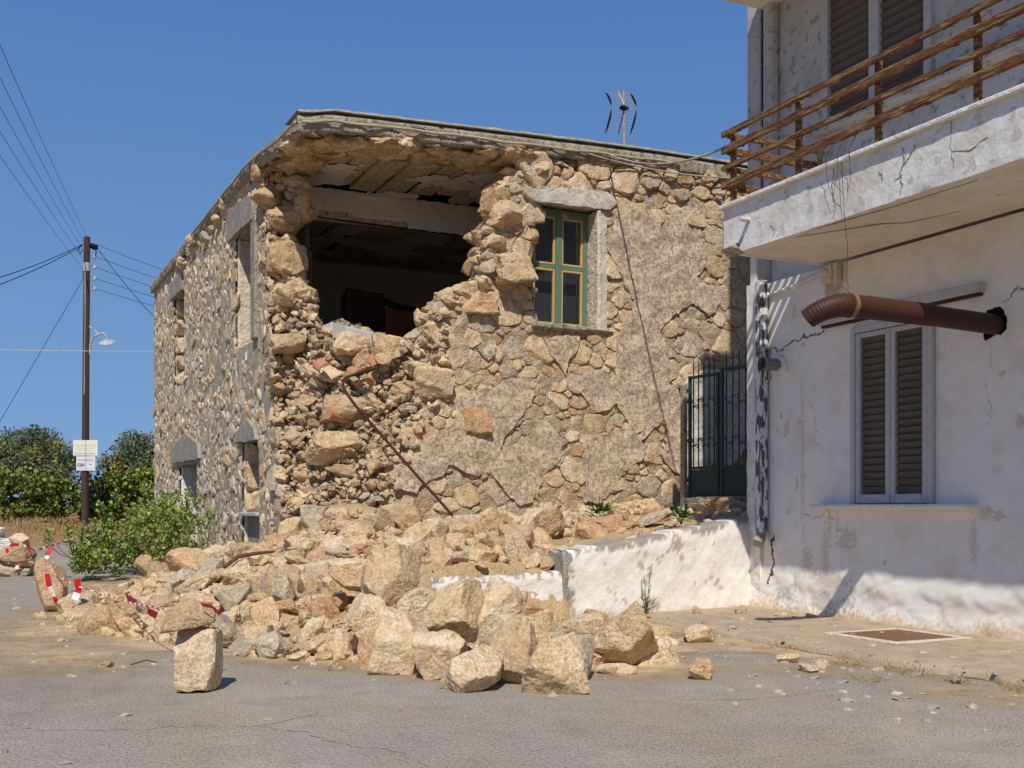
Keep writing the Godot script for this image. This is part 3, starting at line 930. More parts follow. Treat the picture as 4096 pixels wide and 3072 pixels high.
func make_facade() -> void:
	var outline := facade_outline()
	var coats := []
	for p in plasters():
		coats.append(jag(p, 0.05, 0.022))
	# the clay body of the wall
	var cs := 0.06
	var nu := int(6.75 / cs)
	var nv := int(5.06 / cs)
	var kept := {}
	var inside := func(i: int, j: int) -> bool:
		var c := Vector2(3.18 + (i + 0.5) * cs, 0.24 + (j + 0.5) * cs)
		if c.x > WX0 - 0.10 and c.x < WX1 + 0.06 and c.y > WY0 - 0.02 and c.y < WY1 + 0.04:
			return false
		return Geometry2D.is_point_in_polygon(c, outline)
	var front := PackedVector3Array()
	var back := PackedVector3Array()
	for j in nv + 1:
		for i in nu + 1:
			var x := 3.18 + i * cs
			var y := 0.24 + j * cs
			var e := inset(x, y)
			var rough := 0.02 + 0.10 * clampf(e * 2.5, 0.0, 1.0)
			var jx := 0.018 * N1.get_noise_2d(i * 31.0, j * 17.0)
			var jy := 0.018 * N1.get_noise_2d(i * 31.0 + 99, j * 17.0)
			var z := -(12.0 + e) + rough * (N1.get_noise_2d(x * 4.0, y * 4.0) + 0.5 * N1.get_noise_2d(x * 11.0, y * 11.0)) - 0.002 - 0.05 * clampf(e * 3.0, 0.0, 1.0)
			front.append(Vector3(x + jx, y + jy, z))
			back.append(Vector3(x + jx, y + jy, -maxf(12.5, 12.25 + e)))
	var v := front.duplicate()
	v.append_array(back)
	var nb := front.size()
	var idx := PackedInt32Array()
	for j in nv:
		for i in nu:
			kept[Vector2i(i, j)] = inside.call(i, j)
	var edge := []
	for j in nv:
		for i in nu:
			if not kept[Vector2i(i, j)]:
				continue
			var a := j * (nu + 1) + i
			var b := a + 1
			var c := a + nu + 2
			var d := a + nu + 1
			idx.append_array(PackedInt32Array([a, d, c, a, c, b]))
			idx.append_array(PackedInt32Array([a + nb, c + nb, d + nb, a + nb, b + nb, c + nb]))
			for q in [[-1, 0, d, a], [1, 0, b, c], [0, -1, a, b], [0, 1, c, d]]:
				if not kept.get(Vector2i(i + q[0], j + q[1]), false):
					idx.append_array(PackedInt32Array([q[2], q[2] + nb, q[3] + nb, q[2], q[3] + nb, q[3]]))
					edge.append(front[q[2]].lerp(front[q[3]], 0.5))
	# flat shading keeps the clay crumbly
	var vv := PackedVector3Array()
	var ii := PackedInt32Array()
	for k in idx:
		ii.append(vv.size())
		vv.append(v[k])
	var wall := part("front_wall", arr(vv, ii), M.mortar, house)
	tag(wall, "broken rubble stone front wall with its corner fallen away")
	# stones
	var region := func(p: Vector2, r: float) -> bool:
		if not Geometry2D.is_point_in_polygon(p, outline):
			return false
		if p.x > WX0 - 0.20 - r * 0.6 and p.x < WX1 + 0.10 + r * 0.7 and p.y > WY0 - 0.05 - r * 0.5 and p.y < WY1 + 0.2 + r * 0.5:
			if not (p.x < WX0 - 0.02 - r * 0.55 and p.y < WY1):
				return false
		if p.x > 8.9 and r < 0.06:
			return false
		if inset(p.x, p.y) > 0.06 and r > 0.06 and R.randf() < 0.45 + 4.0 * (r - 0.06):
			return false
		for c in coats:
			if Geometry2D.is_point_in_polygon(p, c):
				var deep := true
				for k in 8:
					if not Geometry2D.is_point_in_polygon(p + Vector2.from_angle(k * TAU / 8) * r * 0.9, c):
						deep = false
						break
				if deep:
					return false
		return p.y > 0.45 + 0.08 * (p.x - 3.2)
	var st := 0.78
	var sd := seeds(region, 3.2, 9.9, 0.4, 5.25, [[0.165, 120], [0.125, 420], [0.092, 1200], [0.068, 2600], [0.050, 4200], [0.036, 6000]], st)
	var near := neighbours(sd)
	var order := range(sd.size())
	order.sort_custom(func(a, b): return sd[a].z > sd[b].z)
	var rest := [Heap.new(), Heap.new(), Heap.new()]
	var n := 0
	for i in order:
		var s: Vector3 = sd[i]
		var e := inset(s.x, s.y)
		var loose := clampf(e * 3.0, 0.0, 1.0)
		var top := 1.0 if s.y > 4.9 else 0.0
		var fr := lerpf(rf(0.022, 0.05), rf(0.05, 0.15) + s.z * 0.3, maxf(loose, top * 0.35))
		var lvl := 3 if s.z > 0.09 else 2
		if s.x > 8.95:
			lvl = 2
		if loose > 0.35 and s.y < 4.9:
			var bs := Basis.from_euler(Vector3(rf(-0.9, 0.9), rf(0, TAU), rf(-0.6, 0.6))) * Basis.from_scale(Vector3(rf(1.0, 1.5), rf(0.55, 1.0), rf(0.8, 1.2)) * s.z * 0.86)
			var ps := Vector3(s.x, s.y, -(12.0 + e) + rf(-0.10, 0.05) + s.z * 0.2)
			var tn: int = [6, 6, 1, 2, 6, 2, 3, 6, 7][R.randi() % 9]
			if n < 300 and s.z > 0.055:
				var o := part("stone", LIB[R.randi() % 24], M.stones[tn], wall, ps)
				o.basis = bs
				n += 1
			else:
				rest[R.randi() % 2].add(LOW[R.randi() % LOW.size()], Transform3D(bs, ps))
			continue
		var pv := fitted(sd, i, near[i], st, 0.002 + 0.006 * R.randf(), fr, lerpf(0.14, 0.5, loose), lvl, 0.09 + 0.05 * loose)
		var at := Vector3(s.x, s.y, -(12.0 + e) - 0.015 + lerpf(rf(-0.02, 0.008), rf(-0.10, 0.04), loose))
		var tone: int = [0, 0, 1, 4, 7, 7, 2, 1, 1, 7, 4, 6, 7, 0, 3, 5][R.randi() % 16] if loose < 0.5 else [6, 6, 1, 2, 6, 7, 3, 6, 1][R.randi() % 9]
		if n < 300 and s.x < 9.0:
			part("stone", raw(crisp(pv, lvl)), M.stones[tone], wall, at)
			n += 1
		else:
			var h: Heap = rest[R.randi() % 3]
			h.add(crisp(pv, lvl), Transform3D(Basis.IDENTITY, at))
	# crumbs of stone and clay all over the torn face
	for t in 2600:
		var x := rf(3.22, 5.0)
		var y := rf(0.5, 5.1)
		var e := inset(x, y)
		if e < 0.04 or not Geometry2D.is_point_in_polygon(Vector2(x, y), outline):
			continue
		var r := 0.05 * pow(rf(0.3, 1.0), 1.6)
		rest[R.randi() % 3].add(LOW[R.randi() % LOW.size()], Transform3D(Basis.from_euler(Vector3(rf(-1, 1), rf(0, TAU), rf(-1, 1))) * Basis.from_scale(Vector3(rf(1.0, 1.6), rf(0.5, 0.9), 1.0) * r), Vector3(x, y, -(12.0 + e) + rf(-0.03, 0.10))))
	for k in 3:
		if rest[k].v.size():
			tag(part("small_stones", raw([rest[k].v, rest[k].n]), M.stones[[6, 7, 2][k]], wall), "", "", "", "stuff")
	# what is left of the roughcast
	var rel := func(p: Vector2) -> float:
		return 0.014 * N1.get_noise_2d(p.x * 3.0, p.y * 3.0) + 0.012 * N1.get_noise_2d(p.x * 13.0, p.y * 13.0) + 0.005 * N1.get_noise_2d(p.x * 34.0, p.y * 34.0)
	var mp := func(p: Vector2, o: float) -> Vector3:
		return Vector3(p.x, p.y, -(12.0 + inset(p.x, p.y)) + 0.006 + o)
	for c in coats:
		part("roughcast_patch", coat(c, 0.035, rel, 0.032, mp), M.roughcast, wall)
	# stones of the wall's core, laid bare along the edge of the hole through the whole thickness
	var m := 0
	for e in edge:
		var p: Vector3 = e
		if p.y < 2.6 or p.x > 7.0 or p.y > 5.12 or (p.x > 5.9 and p.y < 4.9) or (p.x < 3.3):
			continue
		if R.randf() > 0.62:
			continue
		for lay in [0.0, 0.16, 0.34]:
			if R.randf() < 0.28:
				continue
			var r := rf(0.045, 0.105)
			var o := part("core_stone", LIB[R.randi() % LIB.size()], M.stones[[6, 6, 7, 1, 2][R.randi() % 5]], wall, p + Vector3(rf(-0.02, 0.05), rf(-0.06, 0.02), -lay - rf(0.0, 0.1)))
			o.basis = Basis.from_euler(Vector3(rf(-0.6, 0.6), rf(0, TAU), rf(-0.5, 0.5))) * Basis.from_scale(Vector3(rf(0.9, 1.5), rf(0.6, 0.95), rf(0.8, 1.2)) * r)
			m += 1
	# large stones held in the torn face
	for q in [[V3(5.70, 3.84, -11.93), V3(0.21, 0.16, 0.18), 1], [V3(3.99, 2.90, -12.75), V3(0.19, 0.13, 0.16), 7], [V3(3.85, 2.15, -12.62), V3(0.22, 0.13, 0.2), 6], [V3(3.72, 1.72, -12.55), V3(0.27, 0.14, 0.2), 7], [V3(4.72, 2.44, -12.05), V3(0.21, 0.16, 0.12), 7], [V3(4.3, 2.86, -12.4), V3(0.19, 0.13, 0.16), 1],
			[V3(5.64, 4.46, -12.0), V3(0.18, 0.14, 0.16), 7], [V3(3.42, 4.02, -13.62), V3(0.22, 0.22, 0.2), 6], [V3(3.40, 3.55, -13.45), V3(0.2, 0.15, 0.2), 1], [V3(3.45, 4.55, -13.72), V3(0.22, 0.13, 0.2), 6], [V3(5.25, 2.05, -12.0), V3(0.16, 0.17, 0.07), 5], [V3(5.3, 3.35, -12.02), V3(0.18, 0.11, 0.12), 3], [V3(3.36, 2.95, -13.25), V3(0.17, 0.11, 0.16), 6]]:
		part("large_stone", free_rock(q[1], 7, 3, 0.55, 0.09), M.stones[q[2]], wall, q[0])
	# broken roof tiles and a clay pipe caught in the rubble
	for q in [[V3(3.93, 2.52, -12.42), V3(0.3, 0.4, 0.5)], [V3(4.02, 2.38, -12.3), V3(-0.2, 0.1, -0.4)], [V3(3.62, 2.62, -12.7), V3(0.5, 0.3, 0.9)], [V3(4.15, 2.66, -12.35), V3(0.9, 0.2, 0.2)]]:
		var s := stc()
		var prof := []
		for k in 7:
			var a := PI * (0.15 + 0.7 * k / 6.0)
			prof.append(V(cos(a) * 0.09, sin(a) * 0.09))
		for k in 6:
			for sg in [1.0, 0.86]:
				oq(s, V3(prof[k].x * sg, prof[k].y * sg, 0.09), V3(prof[k + 1].x * sg, prof[k + 1].y * sg, 0.09), V3(prof[k + 1].x * sg, prof[k + 1].y * sg, -0.08 + 0.02 * (k % 3)), V3(prof[k].x * sg, prof[k].y * sg, -0.08 + 0.02 * (k % 2)), V3(prof[k].x, prof[k].y, 0) * (1.0 if sg == 1.0 else -1.0))
		for k in 6:
			oq(s, V3(prof[k].x, prof[k].y, 0.09), V3(prof[k + 1].x, prof[k + 1].y, 0.09), V3(prof[k + 1].x * 0.86, prof[k + 1].y * 0.86, 0.09), V3(prof[k].x * 0.86, prof[k].y * 0.86, 0.09), V3(0, 0, 1))
		var o := part("roof_tile", fin(s), M.tile, wall, q[0])
		o.rotation = q[1]
	part("clay_pipe", tubem([V3(3.62, 2.06, -12.45), V3(3.84, 2.03, -12.55)], 0.06, 12), M.tile, wall)
	# lintel of the window, cracked and tipped
	var lp := jag([V(5.86, 4.74), V(6.10, 4.84), V(7.02, 4.88), V(7.14, 4.76), V(7.05, 4.66), V(6.0, 4.645)], 0.06, 0.012)
	part("window_lintel", coat(lp, 0.06, rel, 0.10, func(p, o): return Vector3(p.x, p.y, -12.03 + o)), M.concretelight, wall)
	part("window_jamb", boxm(V3(0.05, 1.5, 0.30), 0.012), M.cream, wall, V3(6.905, 3.9, -12.10))
	part("window_jamb_face", coat(jag([V(6.885, 3.16), V(7.02, 3.14), V(7.0, 3.5), V(7.03, 4.0), V(7.01, 4.4), V(7.03, 4.63), V(6.885, 4.64)], 0.05, 0.014), 0.06, rel, 0.05, func(p, o): return Vector3(p.x, p.y, -12.02 + o)), M.concretelight, wall)
	part("window_ledge", free_rock(V3(0.62, 0.05, 0.16), 5, 3, 0.9, 0.06), M.concrete, wall, V3(6.55, 3.165, -12.08))
	make_green_window(wall)

func make_green_window(wall: Node3D) -> void:
	var w := base("window")
	remove_child(w)
	house.add_child(w)
	w.name = "window"
	w.position = V3((WX0 + WX1) / 2, (WY0 + WY1) / 2, -12.24)
	w.rotation.z = -0.012
	tag(w, "green and yellow casement window with four panes")
	var W := WX1 - WX0
	var H := WY1 - WY0
	for sx in [-1, 1]:
		part("frame_post", boxm(V3(0.06, H, 0.08), 0.005), M.green, w, V3(sx * (W / 2 - 0.03), 0, 0))
	part("frame_head", boxm(V3(W - 0.124, 0.09, 0.08), 0.005), M.green, w, V3(0, H / 2 - 0.045, 0))
	part("frame_foot", boxm(V3(W - 0.124, 0.04, 0.08), 0.005), M.green, w, V3(0, -H / 2 + 0.02, 0))
	part("mullion", boxm(V3(0.085, H - 0.132, 0.075), 0.006), M.green, w, V3(-0.0, -0.025, 0.012))
	var iw := (W - 0.12 - 0.085) / 2
	for sx in [-1, 1]:
		var cx: float = sx * (0.0425 + iw / 2)
		part("crossbar", boxm(V3(iw - 0.004, 0.05, 0.05), 0.005), M.green, w, V3(cx, 0.02, 0.005))
		for r in [[0.045, H / 2 - 0.09], [-H / 2 + 0.04, -0.005]]:
			var y0: float = r[0]
			var y1: float = r[1]
			var s := stc()
			for e in [-1, 1]:
				bx(s, V3(cx + e * (iw / 2 - 0.014), (y0 + y1) / 2, 0.012), V3(0.028, y1 - y0, 0.04), 0.006)
			bx(s, V3(cx, y0 + 0.014, 0.012), V3(iw - 0.058, 0.028, 0.04), 0.006)
			bx(s, V3(cx, y1 - 0.014, 0.012), V3(iw - 0.058, 0.028, 0.04), 0.006)
			part("glazing_bead", fin(s), M.yellow, w)
			part("pane", boxm(V3(iw - 0.05, y1 - y0 - 0.05, 0.004), 0.0005), M.glass, w, V3(cx, (y0 + y1) / 2, 0.0))
	part("curtain", boxm(V3(W - 0.1, H - 0.1, 0.01), 0.001), mat(null, Color(0.24, 0.24, 0.26), 0.9), w, V3(0, 0, -0.16))
	var s2 := stc()
	lathe(s2, [V(0.0, 0.02), V(0.04, 0.015), V(0.05, 0.0)], 14, V3(0.08, H / 2 - 0.06, 0.042), Basis(Vector3.RIGHT, PI / 2))
	part("round_fitting", fin(s2), M.grey, w)

func make_side_wall() -> void:
	# openings in the side wall: [near d, far d, y0, y1]
	var open := [[14.36, 15.45, 3.13, 4.66], [19.65, 20.72, 3.13, 4.70], [18.42, 20.15, 0.2, 1.72], [14.03, 15.03, 0.47, 1.86]]
	var X := 3.195
	var cs := 0.10
	var hit := func(d: float, y: float, g := 0.0) -> bool:
		if d < torn_edge(y) + 0.05 * N1.get_noise_2d(y * 6.0, 2.0) - g * 0.3:
			return true
		for o in open:
			if d > o[0] - g and d < o[1] + g and y > o[2] - g and y < o[3] + g:
				return true
		return false
	var pos := func(i: int, j: int) -> Vector3:
		var d: float = 12.4 + i * cs
		var y: float = 0.1 + j * cs
		for o in open:
			for q in [o[0], o[1]]:
				if absf(d - q) <= cs * 0.51:
					d = q
			for q in [o[2], o[3]]:
				if absf(y - q) <= cs * 0.51:
					y = q
		return Vector3(X + 0.012 * N1.get_noise_2d(d * 2.0, y * 2.0), y, -d)
	var keep := func(i: int, j: int) -> bool:
		return not hit.call(12.4 + (i + 0.5) * cs, 0.1 + (j + 0.5) * cs)
	var wall := part("side_wall", grid(108, 52, pos, keep), M.pointing, house)
	tag(wall, "long rubble stone side wall with grey pointing")
	# reveals of the openings
	for k in open.size():
		var o: Array = open[k]
		var cy: float = (o[2] + o[3]) / 2
		var hh: float = o[3] - o[2]
		var cd: float = (o[0] + o[1]) / 2
		var mm: Material = [M.cream, M.pointing, M.lime, M.cream][k]
		part("far_jamb", boxm(V3(0.62, hh, 0.10), 0.02), mm, wall, V3(X + 0.34, cy, -o[1] - 0.03))
		part("near_jamb", boxm(V3(0.60, hh, 0.10), 0.02), M.lime if k == 2 else M.pointing, wall, V3(X + 0.33, cy, -o[0] + 0.04))
		part("inner_lintel", boxm(V3(0.58, 0.08, o[1] - o[0] + 0.1), 0.01), M.concrete, wall, V3(X + 0.32, o[3] + 0.035, -cd))
		part("inner_sill", boxm(V3(0.58, 0.08, o[1] - o[0] + 0.1), 0.01), M.concrete, wall, V3(X + 0.32, o[2] - 0.038, -cd))
	# stones stacked in the blocked opening and in the lower window
	for k in 5:
		part("infill_stone", free_rock(V3(0.30, 0.15, 0.16), 6, 3, 0.75, 0.08), M.stones[0], wall, V3(X + 0.30, 3.3 + k * 0.3, -20.62))
	for k in 3:
		part("infill_stone", free_rock(V3(0.30, 0.16, 0.14), 6, 3, 0.8, 0.08), M.stones[7], wall, V3(X + 0.30, 1.05 + k * 0.3, -14.98))
	part("low_sill", boxm(V3(0.34, 0.05, 1.02), 0.01), M.alu, wall, V3(X + 0.12, 0.905, -14.53))
	part("sill_block", boxm(V3(0.3, 0.42, 0.98), 0.02), M.grey, wall, V3(X + 0.22, 0.67, -14.53))
	# lintels: three-cornered concrete slabs proud of the wall, and long flat ones above
	for q in [[V(14.0, 1.84), V(15.3, 1.86), V(15.2, 1.95), V(14.66, 2.17), V(14.1, 1.98)], [V(18.0, 1.76), V(20.8, 1.78), V(20.7, 2.03), V(19.3, 2.24), V(18.1, 2.0)], [V(19.6, 4.70), V(20.9, 4.72), V(20.8, 5.0), V(19.6, 5.0)], [V(14.2, 4.64), V(15.75, 4.68), V(15.7, 5.12), V(14.2, 4.95)]]:
		part("concrete_lintel", coat(jag(q, 0.15, 0.015), 0.1, func(p): return 0.008 * N1.get_noise_2d(p.x * 9, p.y * 9), 0.05, func(p, o): return Vector3(X - 0.015 - o, p.y, -p.x)), M.grey, wall)
	part("jamb_post", boxm(V3(0.14, 1.6, 0.26), 0.015), M.concrete, wall, V3(X + 0.02, 3.92, -14.2))
	# field stones
	var rest := [Heap.new(), Heap.new(), Heap.new(), Heap.new()]
	var n := 0
	var sreg := func(p: Vector2, r: float) -> bool:
		return not hit.call(p.x, p.y, r * 0.7) and p.y < 5.28
	var sst := [[0.115, 500], [0.085, 2200], [0.062, 7000], [0.045, 9000], [0.032, 6000]]
	var ssd := seeds(sreg, 12.5, 23.2, 0.3, 5.3, sst, 0.85)
	for s in ssd:
		if N1.get_noise_2d(s.x * 0.55, s.y * 0.8) > 0.36 and s.x < 17.0 and s.y > 1.8 and R.randf() < 0.6:
			continue
		var r: float = s.z
		var h := Vector3(rf(0.013, 0.024), r * rf(0.72, 1.05), r * rf(0.85, 1.15))
		var p := rock_planes(h, 5, 0.4)
		var near: bool = s.x < 14.6
		var lvl := 2 if near or r > 0.09 else 1
		var pv := rock_v(p[0], p[1], h.normalized(), lvl, 0.12, 0.9 / r, 26.0)
		var at := Transform3D(Basis(Vector3.RIGHT, rf(-0.7, 0.7)) * Basis(Vector3.UP, rf(-0.08, 0.08)), Vector3(X + 0.010 + rf(-0.006, 0.008), s.y, -s.x))
		if near and n < 150:
			var o := part("stone", raw(crisp(pv, lvl)), [M.pale, M.stones[4], M.stones[7], M.pale, M.pale, M.stones[1]][R.randi() % 6], wall)
			o.transform = at
			n += 1
		else:
			rest[R.randi() % 4].add(crisp(pv, lvl), at)
	for k in 4:
		tag(part("small_stones", raw([rest[k].v, rest[k].n]), [M.pale, M.stones[4], M.stones[7], M.pale][k], wall), "", "", "", "stuff")
	# stones loosened along the top of the wall
	for k in 26:
		var cd := rf(15.5, 20.0)
		var o := part("loose_stone", LIB[R.randi() % LIB.size()], M.stones[[0, 4, 3, 7][R.randi() % 4]], wall, V3(X + rf(-0.03, 0.06), rf(5.12, 5.34), -cd))
		o.basis = Basis.from_euler(Vector3(rf(-0.5, 0.5), rf(0, TAU), 0)) * Basis.from_scale(Vector3(1.2, 0.8, 1.0) * rf(0.06, 0.12))

func make_roof_and_rooms() -> void:
	# flat concrete roof, its unsupported corner sagging
	var sag := func(x: float, d: float) -> float:
		return (-0.15 * pow(clampf(1.0 - (x - 3.2) / 4.6, 0.0, 1.0), 1.2) - 0.05 * (1.0 - ss(0.0, 0.35, x - 3.2))) * (1.0 - ss(0.0, 2.6, d - 12.0))
	var xs := [3.13]
	var k := 3.2
	while k < 10.7:
		xs.append(k)
		k += 0.08 if k < 9.2 else 0.5
	var ds := [11.93]
	k = 12.0
	while k < 23.4:
		ds.append(k)
		k += 0.1
	var nx := xs.size()
	var nd := ds.size()
	var s := stc()
	s.set_smooth_group(1)
	var P := func(i: int, j: int, t: float) -> Vector3:
		var x: float = xs[clampi(i, 0, nx - 1)]
		var d: float = ds[clampi(j, 0, nd - 1)]
		var e := 0.018 * N1.get_noise_3d(x * 5.0, t * 9.0, d * 5.0) + 0.012 * N1.get_noise_3d(x * 16.0, t * 20.0, d * 16.0)
		var y: float = 5.46 + sag.call(x, d) - t
		if i <= 0:
			x += e * 1.4 + 0.035 * ss(0.02, 0.0, t)
		if j <= 0:
			d += e * 1.4 + 0.035 * ss(0.02, 0.0, t)
		return Vector3(x, y + e, -d)
	for j in nd - 1:
		for i in nx - 1:
			oq(s, P.call(i, j, 0), P.call(i + 1, j, 0), P.call(i + 1, j + 1, 0), P.call(i, j + 1, 0), Vector3.UP)
			oq(s, P.call(i, j, 0.2), P.call(i + 1, j, 0.2), P.call(i + 1, j + 1, 0.2), P.call(i, j + 1, 0.2), Vector3.DOWN)
	var lay := [0.0, 0.03, 0.07, 0.12, 0.16, 0.2]
	for q in 5:
		for i in nx - 1:
			oq(s, P.call(i, 0, lay[q]), P.call(i + 1, 0, lay[q]), P.call(i + 1, 0, lay[q + 1]), P.call(i, 0, lay[q + 1]), Vector3.BACK)
		for j in nd - 1:
			oq(s, P.call(0, j, lay[q]), P.call(0, j + 1, lay[q]), P.call(0, j + 1, lay[q + 1]), P.call(0, j, lay[q + 1]), Vector3.LEFT)
	var roof := part("roof_slab", fin(s), M.concrete, house)
	tag(roof, "thin flat concrete roof slab hanging over the fallen corner")
	# thin screed lip on top, cracked away from the slab
	var lip := stc()
	var prev := []
	for i in nx:
		var x: float = xs[i]
		var o := 0.012 * N1.get_noise_2d(x * 7.0, 4.0) + 0.012
		var yy: float = 5.475 + sag.call(x, 12.0)
		prev.append([V3(x, yy, -11.90 - o), V3(x, yy + 0.028 + 0.008 * N1.get_noise_2d(x * 5.0, 1.0), -11.91 - o), V3(x, yy + 0.03, -12.5)])
	for i in nx - 1:
		for q in 2:
			oq(lip, prev[i][q], prev[i + 1][q], prev[i + 1][q + 1], prev[i][q + 1], V3(0, 0.4, 1))
		oq(lip, prev[i][0], prev[i + 1][0], prev[i + 1][0] + V3(0, 0, -0.3), prev[i][0] + V3(0, 0, -0.3), Vector3.DOWN)
	part("screed_lip", fin(lip), M.grey, roof)
	# rubble still stuck to the soffit where the walls stood
	for q in 150:
		var x: float
		var d: float
		if q < 105:
			x = rf(3.22, 7.0)
			d = rf(12.03, 12.62)
		else:
			x = rf(3.22, 3.75)
			d = rf(12.3, 13.9)
		var o := part("soffit_stone", LIB[R.randi() % LIB.size()], M.stones[[6, 6, 2, 1, 6, 7][R.randi() % 6]], roof, V3(x, 5.245 + sag.call(x, d) + rf(-0.02, 0.015), -d))
		o.basis = Basis.from_euler(Vector3(rf(-0.2, 0.2), rf(0, TAU), rf(-0.2, 0.2))) * Basis.from_scale(Vector3(rf(1.0, 1.6), rf(0.28, 0.5), rf(0.8, 1.2)) * rf(0.07, 0.15))
	part("soffit_bedding", grid(40, 7, func(i: int, j: int): return Vector3(3.2 + i * 0.1, 5.235 + sag.call(3.2 + i * 0.1, 12.0 + j * 0.1) + 0.03 * N1.get_noise_2d(i * 2.0, j * 2.0) - 0.02, -12.0 - j * 0.1)), M.core, roof)
	part("soffit_bedding", grid(6, 16, func(i: int, j: int): return Vector3(3.2 + i * 0.1, 5.232 + sag.call(3.2 + i * 0.1, 12.4 + j * 0.1) + 0.03 * N1.get_noise_2d(i * 2.0, j * 2.0 + 50) - 0.02, -12.4 - j * 0.1)), M.core, roof)
	# ceiling: boards laid front to back, dark gaps between, plaster left on some of them
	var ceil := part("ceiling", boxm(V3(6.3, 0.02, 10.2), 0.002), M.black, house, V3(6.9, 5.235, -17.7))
	var x := 3.76
	while x < 9.6:
		var w := rf(0.24, 0.33)
		var d := 12.62 + rf(0, 0.06)
		while d < 19.0:
			var l := rf(0.35, 0.6)
			if not (d < 14.62 and d + l > 14.38):
				var o := part("ceiling_board", boxm(V3(w, 0.05, l - 0.012), 0.004), M.board, ceil, V3(x + w / 2 - 6.9, -0.03 + rf(-0.01, 0.006), 17.7 - d - l / 2))
				o.rotation = Vector3(rf(-0.02, 0.02), rf(-0.015, 0.015), rf(-0.02, 0.02))
			d += l
		x += w + rf(0.03, 0.085)
	# plaster that still clings below the boards
	var cov := func(i: int, j: int) -> bool:
		var px := 3.76 + (i + 0.5) * 0.05
		var pd := 12.62 + (j + 0.5) * 0.05
		var nn := N1.get_noise_2d(px * 0.8 + 4.0, pd * 1.0) + 0.35 * N1.get_noise_2d(px * 3.5, pd * 2.6) + 0.12 * N1.get_noise_2d(px * 11.0, pd * 11.0)
		return nn > -0.06 + 0.25 * ss(12.9, 13.8, pd) - 0.35 * ss(0.25, 0.0, absf(px - 5.3) - 0.3) * (1.0 - ss(12.6, 13.3, pd))
	var cv := func(i: int, j: int) -> Vector3:
		return Vector3(3.76 + i * 0.05 + 0.02 * N1.get_noise_2d(i * 40.0, j * 23.0), 5.166 + 0.006 * N1.get_noise_2d(i * 1.0, j * 1.0), -12.62 - j * 0.05 + 0.02 * N1.get_noise_2d(i * 31.0 + 9, j * 23.0))
	part("ceiling_plaster", grid(112, 36, cv, cov), M.inner, house)
	part("ceiling_plaster", grid(112, 84, func(i: int, j: int): return cv.call(i, j) + Vector3(0, 0, -2.05), func(i: int, j: int): return cov.call(i + 60, j + 90)), M.inner, house)
	# beam across the room, its lower edge broken
	var beam := jag([V(3.72, 5.2), V(3.72, 4.86), V(4.05, 4.84), V(4.06, 4.90), V(4.5, 4.92), V(4.52, 4.86), V(5.3, 4.88), V(5.32, 4.80), V(6.1, 4.79), V(9.5, 4.78), V(9.5, 5.2)], 0.06, 0.012)
	part("beam_face", coat(beam, 0.12, func(p): return 0.004 * N1.get_noise_2d(p.x * 6, p.y * 6), 0.02, func(p, o): return Vector3(p.x, p.y, -14.40 + o)), M.inner, house)
	part("beam", boxm(V3(5.8, 0.36, 0.2), 0.01), M.board, house, V3(6.65, 5.0, -14.51))
	for q in 9:
		part("beam_rod", tubem([V3(3.9 + q * 0.27, 4.84, -14.42), V3(3.9 + q * 0.27, 4.83 + rf(0.04, 0.16), -14.395)], 0.008, 6), M.black, house)
	part("beam_rod", tubem([V3(3.8, 4.825, -14.42), V3(5.0, 4.80, -14.43), V3(6.4, 4.78, -14.42)], 0.010, 6), M.black, house)
	# room walls
	part("inner_side_wall", grid(96, 26, func(i: int, j: int): return Vector3(3.77, 2.6 + j * 0.1, -13.2 - i * 0.1), func(i: int, j: int): return 13.2 + i * 0.1 > torn_edge(2.6 + j * 0.1) and not (i > 11 and i < 23 and j > 4 and j < 21)), M.inner, house)
	part("back_room_wall", boxm(V3(6.0, 2.6, 0.2), 0.01), M.inner, house, V3(6.7, 3.95, -18.7))
	for q in [[V(5.75, 4.55), V(6.0, 4.5), V(6.3, 4.42), V(6.65, 4.44), V(6.7, 4.3), V(6.3, 4.32), V(5.9, 4.36)], [V(4.6, 5.05), V(5.1, 5.02), V(5.1, 4.78), V(4.8, 4.74), V(4.6, 4.86)]]:
		part("bare_patch", coat(jag(q, 0.06, 0.02), 0.1, func(_p): return 0.0, 0.012, func(p, o): return Vector3(p.x, p.y, -18.602 + o)), M.board, house)
	part("right_room_wall", boxm(V3(0.2, 2.6, 6.4), 0.01), M.inner, house, V3(9.65, 3.95, -15.6))
	part("room_floor", boxm(V3(6.3, 0.2, 5.6), 0.01), M.dirt, house, V3(6.75, 2.6, -16.3))
	part("rear_wall", boxm(V3(7.4, 5.1, 0.4), 0.02), M.pointing, house, V3(6.9, 2.7, -23.1))
	part("far_wall", boxm(V3(0.4, 5.1, 11.2), 0.02), M.pointing, house, V3(10.4, 2.7, -17.6))
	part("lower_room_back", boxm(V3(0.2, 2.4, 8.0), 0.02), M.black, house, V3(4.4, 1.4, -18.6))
	# cable clipped along the roof edge, and the dark cord below it
	var pts := []
	for i in 40:
		var xx := 3.17 + i * 0.125
		pts.append(V3(xx, 5.36 + sag.call(xx, 12.0) + 0.006 * sin(i * 0.9) - 0.012 * ss(4.5, 6.0, xx), -11.90 - 0.006 * sin(i * 1.7)))
	part("roof_cable", tubem(pts, 0.017, 7), M.conduit, house)
	pts = []
	for i in 30:
		var dd := 11.93 + i * 0.24
		pts.append(V3(3.10, 5.36 + sag.call(3.2, dd) + 0.006 * sin(i * 1.3), -dd))
	part("roof_cable", tubem(pts, 0.015, 7), M.conduit, house)
